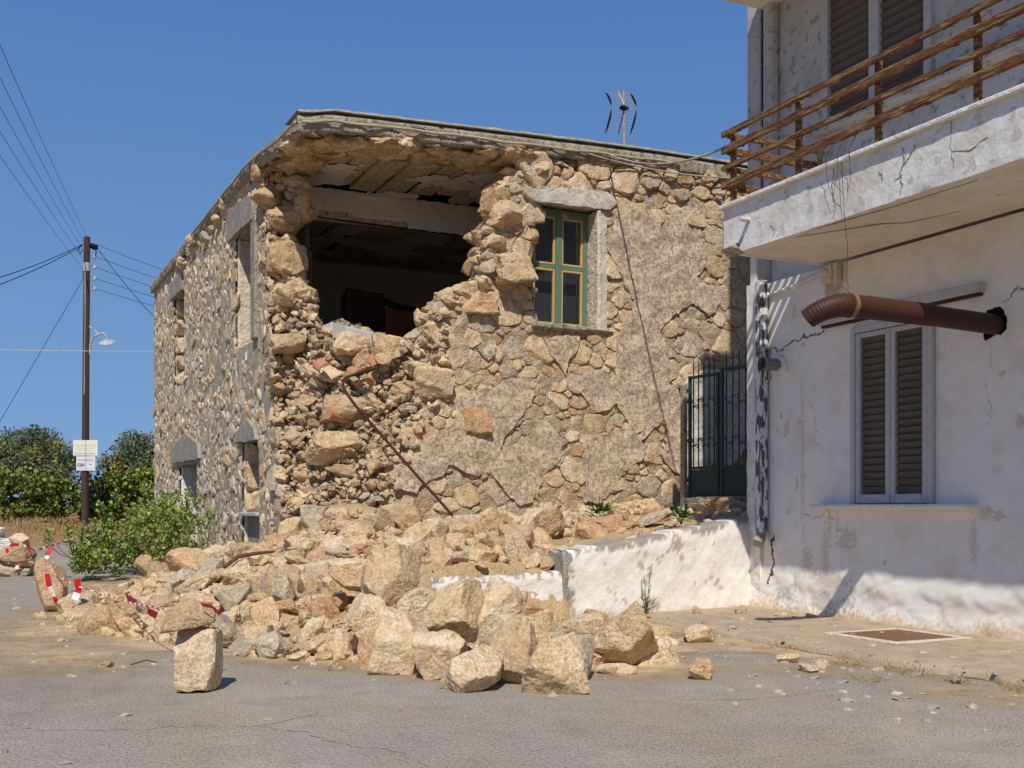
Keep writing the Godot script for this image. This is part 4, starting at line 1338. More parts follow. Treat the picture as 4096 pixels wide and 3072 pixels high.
	for q in 8:
		part("cable_clip", boxm(V3(0.012, 0.05, 0.03), 0.003), M.metal, house, V3(3.6 + q * 0.62, 5.36 + sag.call(3.6 + q * 0.62, 12.0) - 0.006, -11.905))

# ---------------------------------------------------------------- white building
const BX := 6.645

func line_on(img: PackedByteArray, w: int, h: int, pts: Array, rad: float, col: Color, wob: float) -> void:
	# an irregular crack or stain drawn into a wall texture
	for k in pts.size() - 1:
		var a: Vector2 = pts[k]
		var b: Vector2 = pts[k + 1]
		var n := int(a.distance_to(b)) + 1
		for t in n:
			var p := a.lerp(b, float(t) / n)
			p += Vector2(N1.get_noise_2d(p.x * 0.045, p.y * 0.045) + 0.4 * N1.get_noise_2d(p.x * 0.16, p.y * 0.16), N1.get_noise_2d(p.x * 0.045 + 50, p.y * 0.045) + 0.4 * N1.get_noise_2d(p.x * 0.16 + 50, p.y * 0.16)) * wob
			var r := rad * (0.6 + 0.8 * absf(N1.get_noise_2d(p.x * 0.12, p.y * 0.12 + 9)))
			for yy in range(int(p.y - r), int(p.y + r) + 1):
				for xx in range(int(p.x - r), int(p.x + r) + 1):
					if xx >= 0 and xx < w and yy >= 0 and yy < h and Vector2(xx, yy).distance_to(p) <= r + 0.3:
						var i := (yy * w + xx) * 3
						img[i] = int(lerpf(img[i], col.r * 255, col.a))
						img[i + 1] = int(lerpf(img[i + 1], col.g * 255, col.a))
						img[i + 2] = int(lerpf(img[i + 2], col.b * 255, col.a))

func blob_on(img: PackedByteArray, w: int, h: int, c: Vector2, rx: float, ry: float, col: Color, hard := true) -> void:
	for yy in range(maxi(0, int(c.y - ry * 1.6)), mini(h, int(c.y + ry * 1.6))):
		for xx in range(maxi(0, int(c.x - rx * 1.6)), mini(w, int(c.x + rx * 1.6))):
			var d := Vector2((xx - c.x) / rx, (yy - c.y) / ry).length() + 0.6 * N1.get_noise_2d(xx * 0.11, yy * 0.11) + 0.3 * N1.get_noise_2d(xx * 0.33, yy * 0.33)
			var t := 1.0 if hard and d < 1.0 else 0.0
			if not hard:
				t = 1.0 - smoothstep(0.2, 1.2, d)
			t *= col.a
			if t > 0.01:
				var i := (yy * w + xx) * 3
				img[i] = int(lerpf(img[i], col.r * 255, t))
				img[i + 1] = int(lerpf(img[i + 1], col.g * 255, t))
				img[i + 2] = int(lerpf(img[i + 2], col.b * 255, t))

func louvres(w: Node3D, zc: float, y0: float, y1: float, width: float, pitch: float, x: float) -> void:
	var n := int((y1 - y0) / pitch)
	var m := boxm(V3(0.008, pitch * 1.12, width), 0.002, Basis(Vector3.BACK, 0.42))
	for k in n:
		var o := part("slat", m, M.slat, w, V3(x, y0 + (k + 0.5) * (y1 - y0) / n, zc))
		o.rotation.x = rf(-0.004, 0.004)

func make_white_building() -> void:
	var b := base("white_building")
	tag(b, "white plastered two storey building with a rusty balcony and brown louvred shutters", "building")
	# ground floor wall texture: 768 x 576 over z -8.7..-4.5 and y 0..3.1
	var w := 768
	var h := 576
	var n1 := nz(61, 0.008, 4).get_image(w, h, false, false, true).get_data()
	var n2 := nz(62, 0.03, 4).get_image(w, h, false, false, true).get_data()
	var n3 := nz(63, 0.2, 2).get_image(w, h, false, false, true).get_data()
	var st := nz(64, 0.012, 3).get_image(w, h, false, false, true).get_data()
	var img := layered(w, h, Color(0.90, 0.895, 0.89), [[n1, Color(0.87, 0.86, 0.84), 0.45, 0.8, 0.7], [n2, Color(0.93, 0.93, 0.93), 0.5, 0.8, 0.5], [n3, Color(0.84, 0.82, 0.79), 0.72, 0.95, 0.35], [st, Color(0.84, 0.80, 0.75), 0.62, 0.9, 0.4]])
	var px := func(z: float, y: float) -> Vector2:
		return Vector2((z + 8.7) / 4.2 * w, (3.1 - y) / 3.1 * h)
	# rust and dirt runs under the sill ends and the pipe
	for q in [[-7.55, 0.98, 0.35, 0.03], [-7.45, 0.98, 0.25, 0.02], [-6.0, 0.97, 0.45, 0.04], [-5.85, 2.2, 0.2, 0.012], [-7.9, 2.2, 1.6, 0.03], [-7.6, 0.9, 0.6, 0.05]]:
		var c: Vector2 = px.call(q[0], q[1] - q[2] * 0.5)
		blob_on(img, w, h, c, q[3] * w / 4.2, q[2] * 0.5 * h / 3.1, Color(0.70, 0.56, 0.42, 0.28), false)
	# peeled patches
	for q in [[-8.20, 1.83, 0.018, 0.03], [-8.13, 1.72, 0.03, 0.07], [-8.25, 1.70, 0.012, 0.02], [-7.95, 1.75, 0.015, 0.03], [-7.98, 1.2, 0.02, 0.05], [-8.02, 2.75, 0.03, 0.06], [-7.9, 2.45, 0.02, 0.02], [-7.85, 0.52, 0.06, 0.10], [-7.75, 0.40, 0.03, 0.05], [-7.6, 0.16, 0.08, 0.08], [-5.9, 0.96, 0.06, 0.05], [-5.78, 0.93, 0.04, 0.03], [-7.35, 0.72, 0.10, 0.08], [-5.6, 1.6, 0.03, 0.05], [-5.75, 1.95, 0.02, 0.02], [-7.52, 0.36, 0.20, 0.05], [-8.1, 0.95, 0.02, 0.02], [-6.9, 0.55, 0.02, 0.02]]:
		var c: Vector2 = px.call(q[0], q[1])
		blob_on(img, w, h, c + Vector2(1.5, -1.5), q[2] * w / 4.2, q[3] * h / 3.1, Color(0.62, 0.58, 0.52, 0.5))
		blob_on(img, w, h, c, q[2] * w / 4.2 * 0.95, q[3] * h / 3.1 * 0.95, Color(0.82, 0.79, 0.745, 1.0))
	for k in 60:
		var c: Vector2 = px.call(rf(-8.6, -4.6), rf(-0.02, 0.14))
		blob_on(img, w, h, c, rf(14, 50), rf(6, 20), Color(0.80, 0.70, 0.55, 0.28), false)
	for k in 14:
		var c: Vector2 = px.call(rf(-8.3, -7.0), rf(0.05, 0.40))
		blob_on(img, w, h, c, rf(5, 22), rf(5, 18), Color(0.55, 0.53, 0.50, 0.25), false)
	# cracks
	var crack := func(pts: Array, r: float, a: float) -> void:
		var l := []
		for p in pts:
			l.append(px.call(p.x, p.y))
		line_on(img, w, h, l, r, Color(0.36, 0.33, 0.30, a), 6.0)
	crack.call([V(-8.33, 2.48), V(-8.22, 2.44), V(-8.05, 2.50), V(-7.85, 2.54), V(-7.62, 2.56)], 1.2, 0.9)
	crack.call([V(-8.33, 2.48), V(-8.37, 2.3), V(-8.36, 2.1)], 0.9, 0.8)
	crack.call([V(-5.75, 2.46), V(-5.6, 2.56), V(-5.4, 2.58), V(-5.1, 2.68)], 0.8, 0.7)
	crack.call([V(-7.8, 1.95), V(-7.72, 1.8), V(-7.74, 1.6), V(-7.66, 1.5)], 0.4, 0.5)
	crack.call([V(-7.9, 0.95), V(-7.75, 0.9), V(-7.6, 0.97), V(-7.5, 0.88)], 0.5, 0.6)
	crack.call([V(-5.9, 1.9), V(-5.85, 1.75), V(-5.88, 1.6)], 0.4, 0.5)
	crack.call([V(-8.30, 0.75), V(-8.34, 0.6), V(-8.31, 0.45), V(-8.35, 0.3)], 2.2, 0.7)
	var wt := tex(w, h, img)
	var wm := StandardMaterial3D.new()
	wm.albedo_texture = wt
	wm.albedo_color = lin(1.0, 0.96, 0.89)
	wm.roughness = 0.88
	wm.metallic_specular = 0.3
	wm.texture_repeat = false
	# wall skin with the window opening; the lime coat swells towards the pavement
	var zs := []
	var z := -8.638
	while z < -1.0:
		zs.append(z)
		z += 0.03 if z < -5.3 else 0.3
	var ys := []
	var y := 0.02
	while y < 3.12:
		ys.append(y)
		y += 0.02 if y < 0.56 else 0.07
	var O := [-7.26, -6.36, 1.025, 2.50]
	var lumps := cell(91, 3.0, FastNoiseLite.RETURN_DISTANCE2_SUB)
	var snap := func(a: float, lo: float, hi: float, t: float) -> float:
		return lo if absf(a - lo) < t else (hi if absf(a - hi) < t else a)
	var pos := func(i: int, j: int) -> Vector3:
		var zz: float = snap.call(zs[i], O[0], O[1], 0.0155)
		var yy: float = snap.call(ys[j], O[2], O[3], 0.036)
		var low := ss(0.52, 0.30, yy + 0.06 * N1.get_noise_2d(zz * 2.0, 7.0))
		var cl := lumps.get_noise_2d(zz + 0.05 * N1.get_noise_2d(zz * 6, yy * 6), yy * 1.5 + 0.05 * N1.get_noise_2d(zz * 6 + 30, yy * 6))
		var bul := 0.009 * low * ss(-0.98, -0.80, cl) + 0.020 * low + 0.05 * ss(0.25, 0.0, yy)
		bul += low * (0.008 * N1.get_noise_2d(zz * 3.0, yy * 5.0) + 0.004 * N1.get_noise_2d(zz * 11.0, yy * 15.0))
		return Vector3(BX - bul - 0.004 * N1.get_noise_2d(zz * 2.0, yy * 2.0), yy, zz)
	var keep := func(i: int, j: int) -> bool:
		var zz: float = (zs[i] + zs[i + 1]) / 2
		var yy: float = (ys[j] + ys[j + 1]) / 2
		return not (zz > O[0] and zz < O[1] and yy > O[2] and yy < O[3])
	var uvf := func(i: int, j: int) -> Vector2:
		return Vector2(clampf((zs[i] + 8.7) / 4.2, 0.0, 1.0), (3.1 - ys[j]) / 3.1)
	var wm2 := wm.duplicate()
	wm2.normal_enabled = false
	part("ground_floor_wall", grid(zs.size() - 1, ys.size() - 1, pos, keep, null, uvf, true), wm, b)
	# upper wall, weathered grey with mould
	var up := base("upper_wall")
	remove_child(up)
	b.add_child(up)
	up.name = "upper_wall"
	var um := mat(tex(512, 512, layered(512, 512, Color(0.72, 0.715, 0.70), [[bytes(nz(71, 0.008, 4), 512), Color(0.66, 0.65, 0.63), 0.45, 0.8, 0.7], [bytes(nz(72, 0.035, 5), 512), Color(0.42, 0.41, 0.40), 0.64, 0.80, 0.5], [bytes(ridg(73, 0.010, 2), 512), Color(0.36, 0.35, 0.34), 0.965, 0.99, 0.8], [bytes(nz(74, 0.2, 1), 512), Color(0.66, 0.65, 0.63), 0.7, 0.9, 0.4]])), Color.WHITE, 0.9, 0.45)
	for q in [[-8.638, -7.60, 3.50, 7.45], [-6.40, -1.0, 3.50, 7.45], [-7.60, -6.40, 3.50, 4.28], [-7.60, -6.40, 5.62, 7.45]]:
		part("plaster", boxm(V3(0.06, q[3] - q[2], q[1] - q[0]), 0.001), um, up, V3(BX + 0.03, (q[2] + q[3]) / 2, (q[0] + q[1]) / 2))
	part("core", boxm(V3(7.0, 7.4, 7.4), 0.01), M.white, b, V3(BX + 0.18 + 3.5, 3.7, -4.86))
	part("end_wall", boxm(V3(7.0, 7.44, 0.1), 0.01), M.white, b, V3(BX + 3.51, 3.72, -8.62))
	part("stair_tower", boxm(V3(5.0, 1.7, 4.0), 0.02), M.white, b, V3(BX + 0.38 + 2.5, 8.25, -6.6))
	# corner strip, downpipe with flaking dark paint
	part("corner_strip", coat(jag([V(-8.66, 0.0), V(-8.46, 0.0), V(-8.47, 1.2), V(-8.46, 2.4), V(-8.46, 3.1), V(-8.66, 3.1)], 0.08, 0.006), 0.08, func(p): return 0.01 * N1.get_noise_2d(p.x * 9, p.y * 9), 0.03, func(p, o): return Vector3(BX - o, p.y, p.x)), M.flaking, b)
	part("corner_strip", boxm(V3(0.05, 3.9, 0.2), 0.01), um, b, V3(BX - 0.012, 5.45, -8.55))
	var dp := mat(tex(512, 512, layered(512, 512, Color(0.84, 0.83, 0.82), [[bytes(nz(75, 0.012, 4), 512), Color(0.30, 0.31, 0.34), 0.50, 0.53, 0.95], [bytes(nz(76, 0.05, 3), 512), Color(0.70, 0.68, 0.64), 0.6, 0.8, 0.5]])), Color.WHITE, 0.7, 1.0)
	dp.uv1_scale = Vector3(2.5, 0.9, 2.5)
	var pipe := part("downpipe", boxm(V3(0.09, 2.35, 0.09), 0.012), dp, b, V3(BX - 0.06, 1.93, -8.40))
	var s := stc()
	tube(s, [V3(BX - 0.06, 0.80, -8.40), V3(BX - 0.07, 0.72, -8.40), V3(BX - 0.13, 0.66, -8.37)], 0.062, 4)
	part("downpipe_elbow", fin(s), M.grey, b)
	part("upper_downpipe", boxm(V3(0.10, 3.7, 0.13), 0.02), um, b, V3(BX - 0.05, 5.5, -8.28))
	part("pipe_collar", boxm(V3(0.13, 0.04, 0.17), 0.006), M.alu, b, V3(BX - 0.05, 4.42, -8.28))
	part("upper_cable", tubem([V3(BX - 0.03, 3.5, -8.40), V3(BX - 0.035, 5.0, -8.41), V3(BX - 0.03, 6.4, -8.40)], 0.014, 6), M.wire, b)
	# shuttered window downstairs
	var wn := base("shuttered_window")
	remove_child(wn)
	b.add_child(wn)
	wn.name = "shuttered_window"
	var zc: float = (O[0] + O[1]) / 2
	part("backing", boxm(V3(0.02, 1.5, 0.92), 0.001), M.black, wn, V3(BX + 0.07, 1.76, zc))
	for q in [O[0] + 0.03, O[1] - 0.03]:
		part("frame_post", boxm(V3(0.10, 1.475, 0.055), 0.004), M.alu, wn, V3(BX + 0.01, 1.7625, q))
	part("frame_head", boxm(V3(0.10, 0.05, 0.785), 0.004), M.alu, wn, V3(BX + 0.012, 2.472, zc))
	for sg in [-1, 1]:
		var c: float = zc + sg * 0.196
		for e in [-1, 1]:
			part("leaf_stile", boxm(V3(0.045, 1.41, 0.05), 0.004), M.alu, wn, V3(BX - 0.008, 1.735, c + e * 0.168))
		part("leaf_rail", boxm(V3(0.044, 0.075, 0.286), 0.004), M.alu, wn, V3(BX - 0.008, 1.066, c))
		part("leaf_rail", boxm(V3(0.044, 0.04, 0.286), 0.004), M.alu, wn, V3(BX - 0.008, 2.42, c))
		louvres(wn, c, 1.105, 2.40, 0.284, 0.0565, BX + 0.002)
	var sill := part("window_sill", boxm(V3(0.16, 0.035, 1.72), 0.008), M.lime, wn, V3(BX - 0.05, 1.005, -6.815))
	part("shutter_box", boxm(V3(0.07, 0.075, 1.74), 0.008), M.alu, wn, V3(BX - 0.03, 2.605, -6.76))
	part("shutter_box_lip", boxm(V3(0.05, 0.02, 1.70), 0.004), M.rebar, wn, V3(BX - 0.02, 2.556, -6.76))
	# upstairs window
	var wu := base("upper_shuttered_window")
	remove_child(wu)
	b.add_child(wu)
	wu.name = "upper_shuttered_window"
	part("backing", boxm(V3(0.02, 1.4, 1.3), 0.001), M.black, wu, V3(BX + 0.12, 4.95, -7.0))
	for q in [-7.575, -6.99, -6.42]:
		part("frame_post", boxm(V3(0.07, 1.34, 0.07 if q != -6.99 else 0.11), 0.004), M.alu, wu, V3(BX + 0.0, 4.95, q))
	part("frame_foot", boxm(V3(0.068, 0.05, 1.08), 0.004), M.alu, wu, V3(BX + 0.0, 4.305, -7.0))
	for c in [-7.293, -6.696]:
		louvres(wu, c, 4.33, 5.62, 0.49, 0.072, BX + 0.01)
	part("upper_ledge", boxm(V3(0.14, 0.05, 6.6), 0.008), um, b, V3(BX - 0.04, 4.235, -4.35))
	# eave slab above the frame
	part("eave_slab", boxm(V3(0.98, 0.2, 7.4), 0.01), M.white, b, V3(BX - 0.49, 5.72, -4.70))
	# balcony slab with flaking edge and a broken far corner
	var slab := base("balcony")
	remove_child(slab)
	b.add_child(slab)
	slab.name = "balcony"
	var bw := 1.07
	var bm := func(p: Vector2, o: float) -> Vector3:
		return Vector3(BX - bw - o + 0.02, p.y, p.x)
	var face := jag([V(-7.6, 3.12), V(-7.56, 3.10), V(-7.46, 3.13), V(-7.40, 3.09), V(-7.34, 3.065), V(-6.5, 3.06), V(-5.0, 3.06), V(-1.0, 3.06), V(-1.0, 3.45), V(-7.6, 3.45)], 0.09, 0.005)
	part("fascia", coat(face, 0.09, func(p): return 0.006 * N1.get_noise_2d(p.x * 7, p.y * 7), 0.022, bm), M.flaking, slab)
	part("slab", boxm(V3(bw, 0.34, 6.55), 0.03), M.soffit, slab, V3(BX - bw / 2 + 0.01, 3.27, -4.31))
	part("end_fascia", boxm(V3(bw - 0.05, 0.36, 0.04), 0.01), M.flaking, slab, V3(BX - bw / 2 + 0.02, 3.27, -7.588))
	part("coping", boxm(V3(bw + 0.05, 0.035, 6.64), 0.008), M.lime, slab, V3(BX - bw / 2 - 0.02, 3.468, -4.31))
	part("broken_edge", free_rock(V3(0.05, 0.04, 0.12), 6, 2, 0.4), M.concrete, slab, V3(BX - bw + 0.03, 3.10, -7.5))
	# pencil cracks in the soffit are hollows of the slab
	for q in [[V3(5.75, 3.098, -6.9), V3(6.05, 3.098, -6.3), V3(6.2, 3.098, -6.2), V3(6.3, 3.098, -5.8)], [V3(5.66, 3.098, -6.9), V3(5.72, 3.098, -6.5), V3(5.78, 3.098, -5.9), V3(5.80, 3.098, -5.2)]]:
		part("soffit_crack", tubem(q, [0.004, 0.009, 0.006, 0.003], 5), M.grey, slab)
	for q in [[V(-5.62, 3.40), V(-5.60, 3.30), V(-5.64, 3.24), V(-5.62, 3.15), V(-5.65, 3.07)], [V(-5.62, 3.27), V(-5.55, 3.33), V(-5.50, 3.40)], [V(-5.62, 3.22), V(-5.72, 3.18)], [V(-6.28, 3.44), V(-6.30, 3.3), V(-6.27, 3.18), V(-6.29, 3.07)], [V(-7.0, 3.20), V(-6.95, 3.15), V(-6.97, 3.08)], [V(-5.2, 3.44), V(-5.21, 3.28), V(-5.17, 3.12)], [V(-5.2, 3.25), V(-5.05, 3.22), V(-4.9, 3.27)], [V(-5.85, 3.30), V(-5.80, 3.26), V(-5.82, 3.22)]]:
		var cp := []
		for k in q.size() - 1:
			for t in 5:
				var c: Vector2 = q[k].lerp(q[k + 1], t / 5.0)
				cp.append(V3(BX - bw - 0.002, c.y, c.x + 0.015 * N1.get_noise_2d(c.x * 30, c.y * 30)))
		part("crack", tubem(cp, 0.0045, 5), M.grey, slab)
	# railing: flat rails outside square posts
	var rl := base("balcony_railing")
	remove_child(rl)
	b.add_child(rl)
	rl.name = "balcony_railing"
	var RX := BX - bw + 0.035
	var hts := [[4.075, 0.045], [3.945, 0.06], [3.795, 0.04], [3.65, 0.06]]
	for q in hts:
		var rs := stc()
		bx(rs, V3(RX - 0.04, q[0], -4.32), V3(0.035, q[1], 6.6), 0.005)
		# flakes of rust hanging from the lower edge
		for k in 46:
			var zz := rf(-7.6, -3.2)
			bx(rs, V3(RX - 0.04 + rf(-0.017, 0.017), q[0] - q[1] / 2 - 0.001, zz), V3(0.007, rf(0.004, 0.014), rf(0.01, 0.06)), 0.001)
		part("rail", fin(rs), M.rust, rl)
		part("end_rail", boxm(V3(1.0, q[1], 0.035), 0.005), M.rust, rl, V3(RX + 0.48, q[0] - 0.01, -7.575))
	for zz in [-7.52, -6.71, -5.88, -5.03, -4.2, -3.4, -2.5]:
		part("post", boxm(V3(0.042, 0.60, 0.042), 0.004), M.rust, rl, V3(RX, 3.775, zz))
	part("post", boxm(V3(0.04, 0.6, 0.04), 0.004), M.olive, rl, V3(BX - 0.12, 3.775, -7.53))
	# spout in the fascia
	part("drain_spout", tubem([V3(BX - bw + 0.02, 3.30, -7.27), V3(BX - bw - 0.09, 3.295, -7.27)], 0.020, 10), M.porcelain, slab)

func make_building_fittings() -> void:
	# stove pipe sticking out of the wall, its end turned to the left and ribbed
	var sp := base("stove_pipe", V3(BX, 2.335, -5.80))
	tag(sp, "brown metal stove pipe with a ribbed elbow jutting out of the wall above the shutters", "pipe")
	part("tube", tubem([V3(0.08, -0.02, 0), V3(-0.55, 0.0, 0), V3(-1.05, 0.01, 0.0)], 0.073, 22), M.pipe, sp)
	part("tube", tubem([V3(-0.62, 0.005, 0), V3(-1.07, 0.012, 0.0), V3(-1.36, 0.015, 0)], 0.078, 22), M.pipe, sp)
	part("collar", tubem([V3(-1.345, 0.015, 0), V3(-1.375, 0.015, 0)], 0.084, 22), mat(M.tile.albedo_texture, lin(0.45, 0.62, 0.5), 0.4, 9.0), sp)
	var pts := []
	var rad := []
	for k in 49:
		var t := k / 48.0
		pts.append(V3(-1.37 - 0.25 * sin(t * 1.15) / sin(1.15), 0.015 - 0.09 * pow(t, 2.0), -0.12 * t * t))
		rad.append(0.076 - 0.007 * t + (0.005 if k % 3 == 0 and k > 5 and k < 43 else 0.0))
	var s := stc()
	tube(s, pts, rad, 22, false)
	part("ribbed_elbow", fin(s), M.pipe, sp)
	part("sooty_hole", free_rock(V3(0.010, 0.098, 0.088), 12, 3, 0.0, 0.12), M.black, sp, V3(-0.002, 0.0, 0.0))
	# stub of grey pipe
	var g := base("grey_pipe_stub", V3(BX, 2.30, -8.20))
	tag(g, "short open grey plastic pipe stub in the white wall near the corner", "pipe")
	s = stc()
	tube(s, [V3(0.05, 0, 0), V3(-0.22, 0.0, 0.0)], 0.056, 18, false)
	tube(s, [V3(0.05, 0, 0), V3(-0.219, 0.0, 0.0)], 0.050, 18, false)
	part("tube", fin(s), M.greypipe, g)
	part("mortar_ring", free_rock(V3(0.025, 0.075, 0.08), 4, 2, 0.3), M.lime, g, V3(-0.005, -0.005, 0.01))
	# old fuse box with looping cables
	var f := base("fuse_box", V3(BX, 2.99, -7.50))
	tag(f, "small painted electric box with a loop of cable under the balcony", "junction box")
	part("box", boxm(V3(0.08, 0.15, 0.13), 0.008), M.cream, f, V3(-0.045, 0, 0))
	part("cap", boxm(V3(0.06, 0.17, 0.05), 0.006), M.cream, f, V3(-0.05, 0.0, 0.10))
	s = stc()
	lathe(s, [V(0.0, 0.016), V(0.03, 0.012), V(0.036, 0.0)], 12, V3(-0.086, 0.02, -0.01), Basis(Vector3.BACK, PI / 2))
	part("knob", fin(s), M.cream, f)
	for q in 3:
		part("cable_loop", tubem([V3(-0.04, -0.07, -0.045 + q * 0.016), V3(-0.045, -0.16, -0.045 + q * 0.014), V3(-0.045, -0.21, -0.01 + q * 0.01), V3(-0.045, -0.215, 0.035), V3(-0.045, -0.18, 0.075 - q * 0.010), V3(-0.04, -0.08, 0.085 - q * 0.012)], 0.008, 6), M.cream, f)
	part("wall_cable", tubem([V3(-0.03, 0.05, -0.06), V3(-0.02, 0.0, -0.45), V3(-0.02, -0.03, -0.85), V3(-0.02, 0.10, -0.90)], 0.014, 6), M.lime, f)
	# thin wires straggling down from the balcony
	var hw := base("hanging_wire", V3(5.57, 0, -6.1))
	tag(hw, "thin rusty wire dangling from the balcony edge to the stove pipe", "wire")
	part("strand", tubem([V3(-0.025, 3.50, -0.08), V3(-0.03, 3.2, -0.05), V3(-0.02, 3.04, -0.05), V3(0.0, 2.85, -0.04), V3(0.0, 2.62, -0.05), V3(-0.01, 2.55, -0.02), V3(-0.04, 2.50, -0.06), V3(-0.08, 2.53, -0.09), V3(-0.06, 2.56, -0.04), V3(0.0, 2.53, -0.03), V3(-0.01, 2.46, -0.02), V3(-0.02, 2.40, 0.0)], 0.0022, 5), M.rebar, hw)
	for q in 3:
		var z0 := -0.2 + q * 0.12
		part("strand", tubem([V3(-0.03, 3.62, z0 + 0.05), V3(-0.06, 3.50, z0), V3(-0.035, 3.42, z0 - 0.02), V3(-0.032, 3.3, z0 - 0.04 + rf(-0.05, 0.05)), V3(-0.03, rf(3.08, 3.24), z0 + rf(-0.1, 0.06))], 0.002, 4), M.rebar, hw)

func make_gate() -> void:
	var hinge := [[V3(7.585, 1.12, -11.03), V3(7.63, 1.12, -10.50), 1.42], [V3(7.635, 1.12, -10.47), V3(7.75, 1.12, -9.95), 1.46]]
	for k in 2:
		var a: Vector3 = hinge[k][0]
		var c: Vector3 = hinge[k][1]
		var g := base("iron_gate", a)
		g.rotation.y = atan2(-(c - a).z, (c - a).x)
		var W := a.distance_to(c)
		var H: float = hinge[k][2]
		tag(g, ["dark green iron gate leaf hung at the end of the rough plastered facade", "dark green iron gate leaf next to the corner of the white building"][k], "gate", "iron gate leaves between the two houses")
		for x in [0.018, W - 0.018]:
			part("stile", boxm(V3(0.034, H, 0.034), 0.003), M.gate, g, V3(x, H / 2, 0))
		for y in [0.02, 0.335, H - 0.02]:
			part("rail", boxm(V3(W - 0.072, 0.034, 0.03), 0.003), M.gate, g, V3(W / 2, y, 0))
		part("kick_plate", boxm(V3(W - 0.075, 0.275, 0.008), 0.002), M.gate, g, V3(W / 2, 0.178, 0))
		var n := 5
		for q in n:
			var x := 0.035 + (W - 0.07) * (q + 0.5) / n
			var s := stc()
			tube(s, [V3(x, 0.35, 0), V3(x, H + 0.12, 0), V3(x, H + 0.21, 0)], [0.0085, 0.0085, 0.001], 6)
			part("bar", fin(s), M.gate, g)
		for yy in [0.62, 1.08]:
			for q in n + 1:
				var x := 0.035 + (W - 0.07) * q / n
				for sg in [-1.0, 1.0]:
					var pts := []
					for t in 14:
						var an := t * 0.42
						var r := 0.034 * (1.0 - t / 18.0)
						pts.append(V3(x + sg * (0.030 - cos(an) * r * 0.8), yy + sg * 0.0 + sin(an) * r + 0.035 * (1.0 if q % 2 == 0 else -1.0), 0.012))
					part("scroll", tubem(pts, 0.0055, 5), M.gate, g)
		if k == 0:
			part("lock", boxm(V3(0.05, 0.09, 0.05), 0.006), M.gate, g, V3(W - 0.03, 0.85, 0.0))
			part("hinge", boxm(V3(0.03, 0.06, 0.05), 0.005), M.rebar, g, V3(-0.01, 1.25, 0))
			part("hinge", boxm(V3(0.03, 0.06, 0.05), 0.005), M.rebar, g, V3(-0.01, 0.2, 0))
	var post := part("gate_post", boxm(V3(0.06, 1.5, 0.08), 0.012), M.concrete, null, V3(7.545, 1.70, -11.08))
	tag(post, "narrow plastered post that carries the hinges of the iron gate", "post")
	# whitewashed walling seen through the gate
	var pw := part("passage_wall", coat(jag([V(8.05, 1.2), V(8.15, 2.2), V(8.05, 2.55), V(8.4, 2.75), V(9.8, 2.8), V(9.8, 1.9), V(9.0, 1.75), V(8.75, 1.5), V(8.5, 1.55), V(8.4, 1.2)], 0.06, 0.02), 0.06, func(p): return 0.03 * N1.get_noise_2d(p.x * 6, p.y * 6), 0.10, func(p, o): return Vector3(p.x, p.y, -11.93 + o)), M.concretelight)
	tag(pw, "flaking whitewashed plaster on the stone wall behind the iron gate", "plaster")

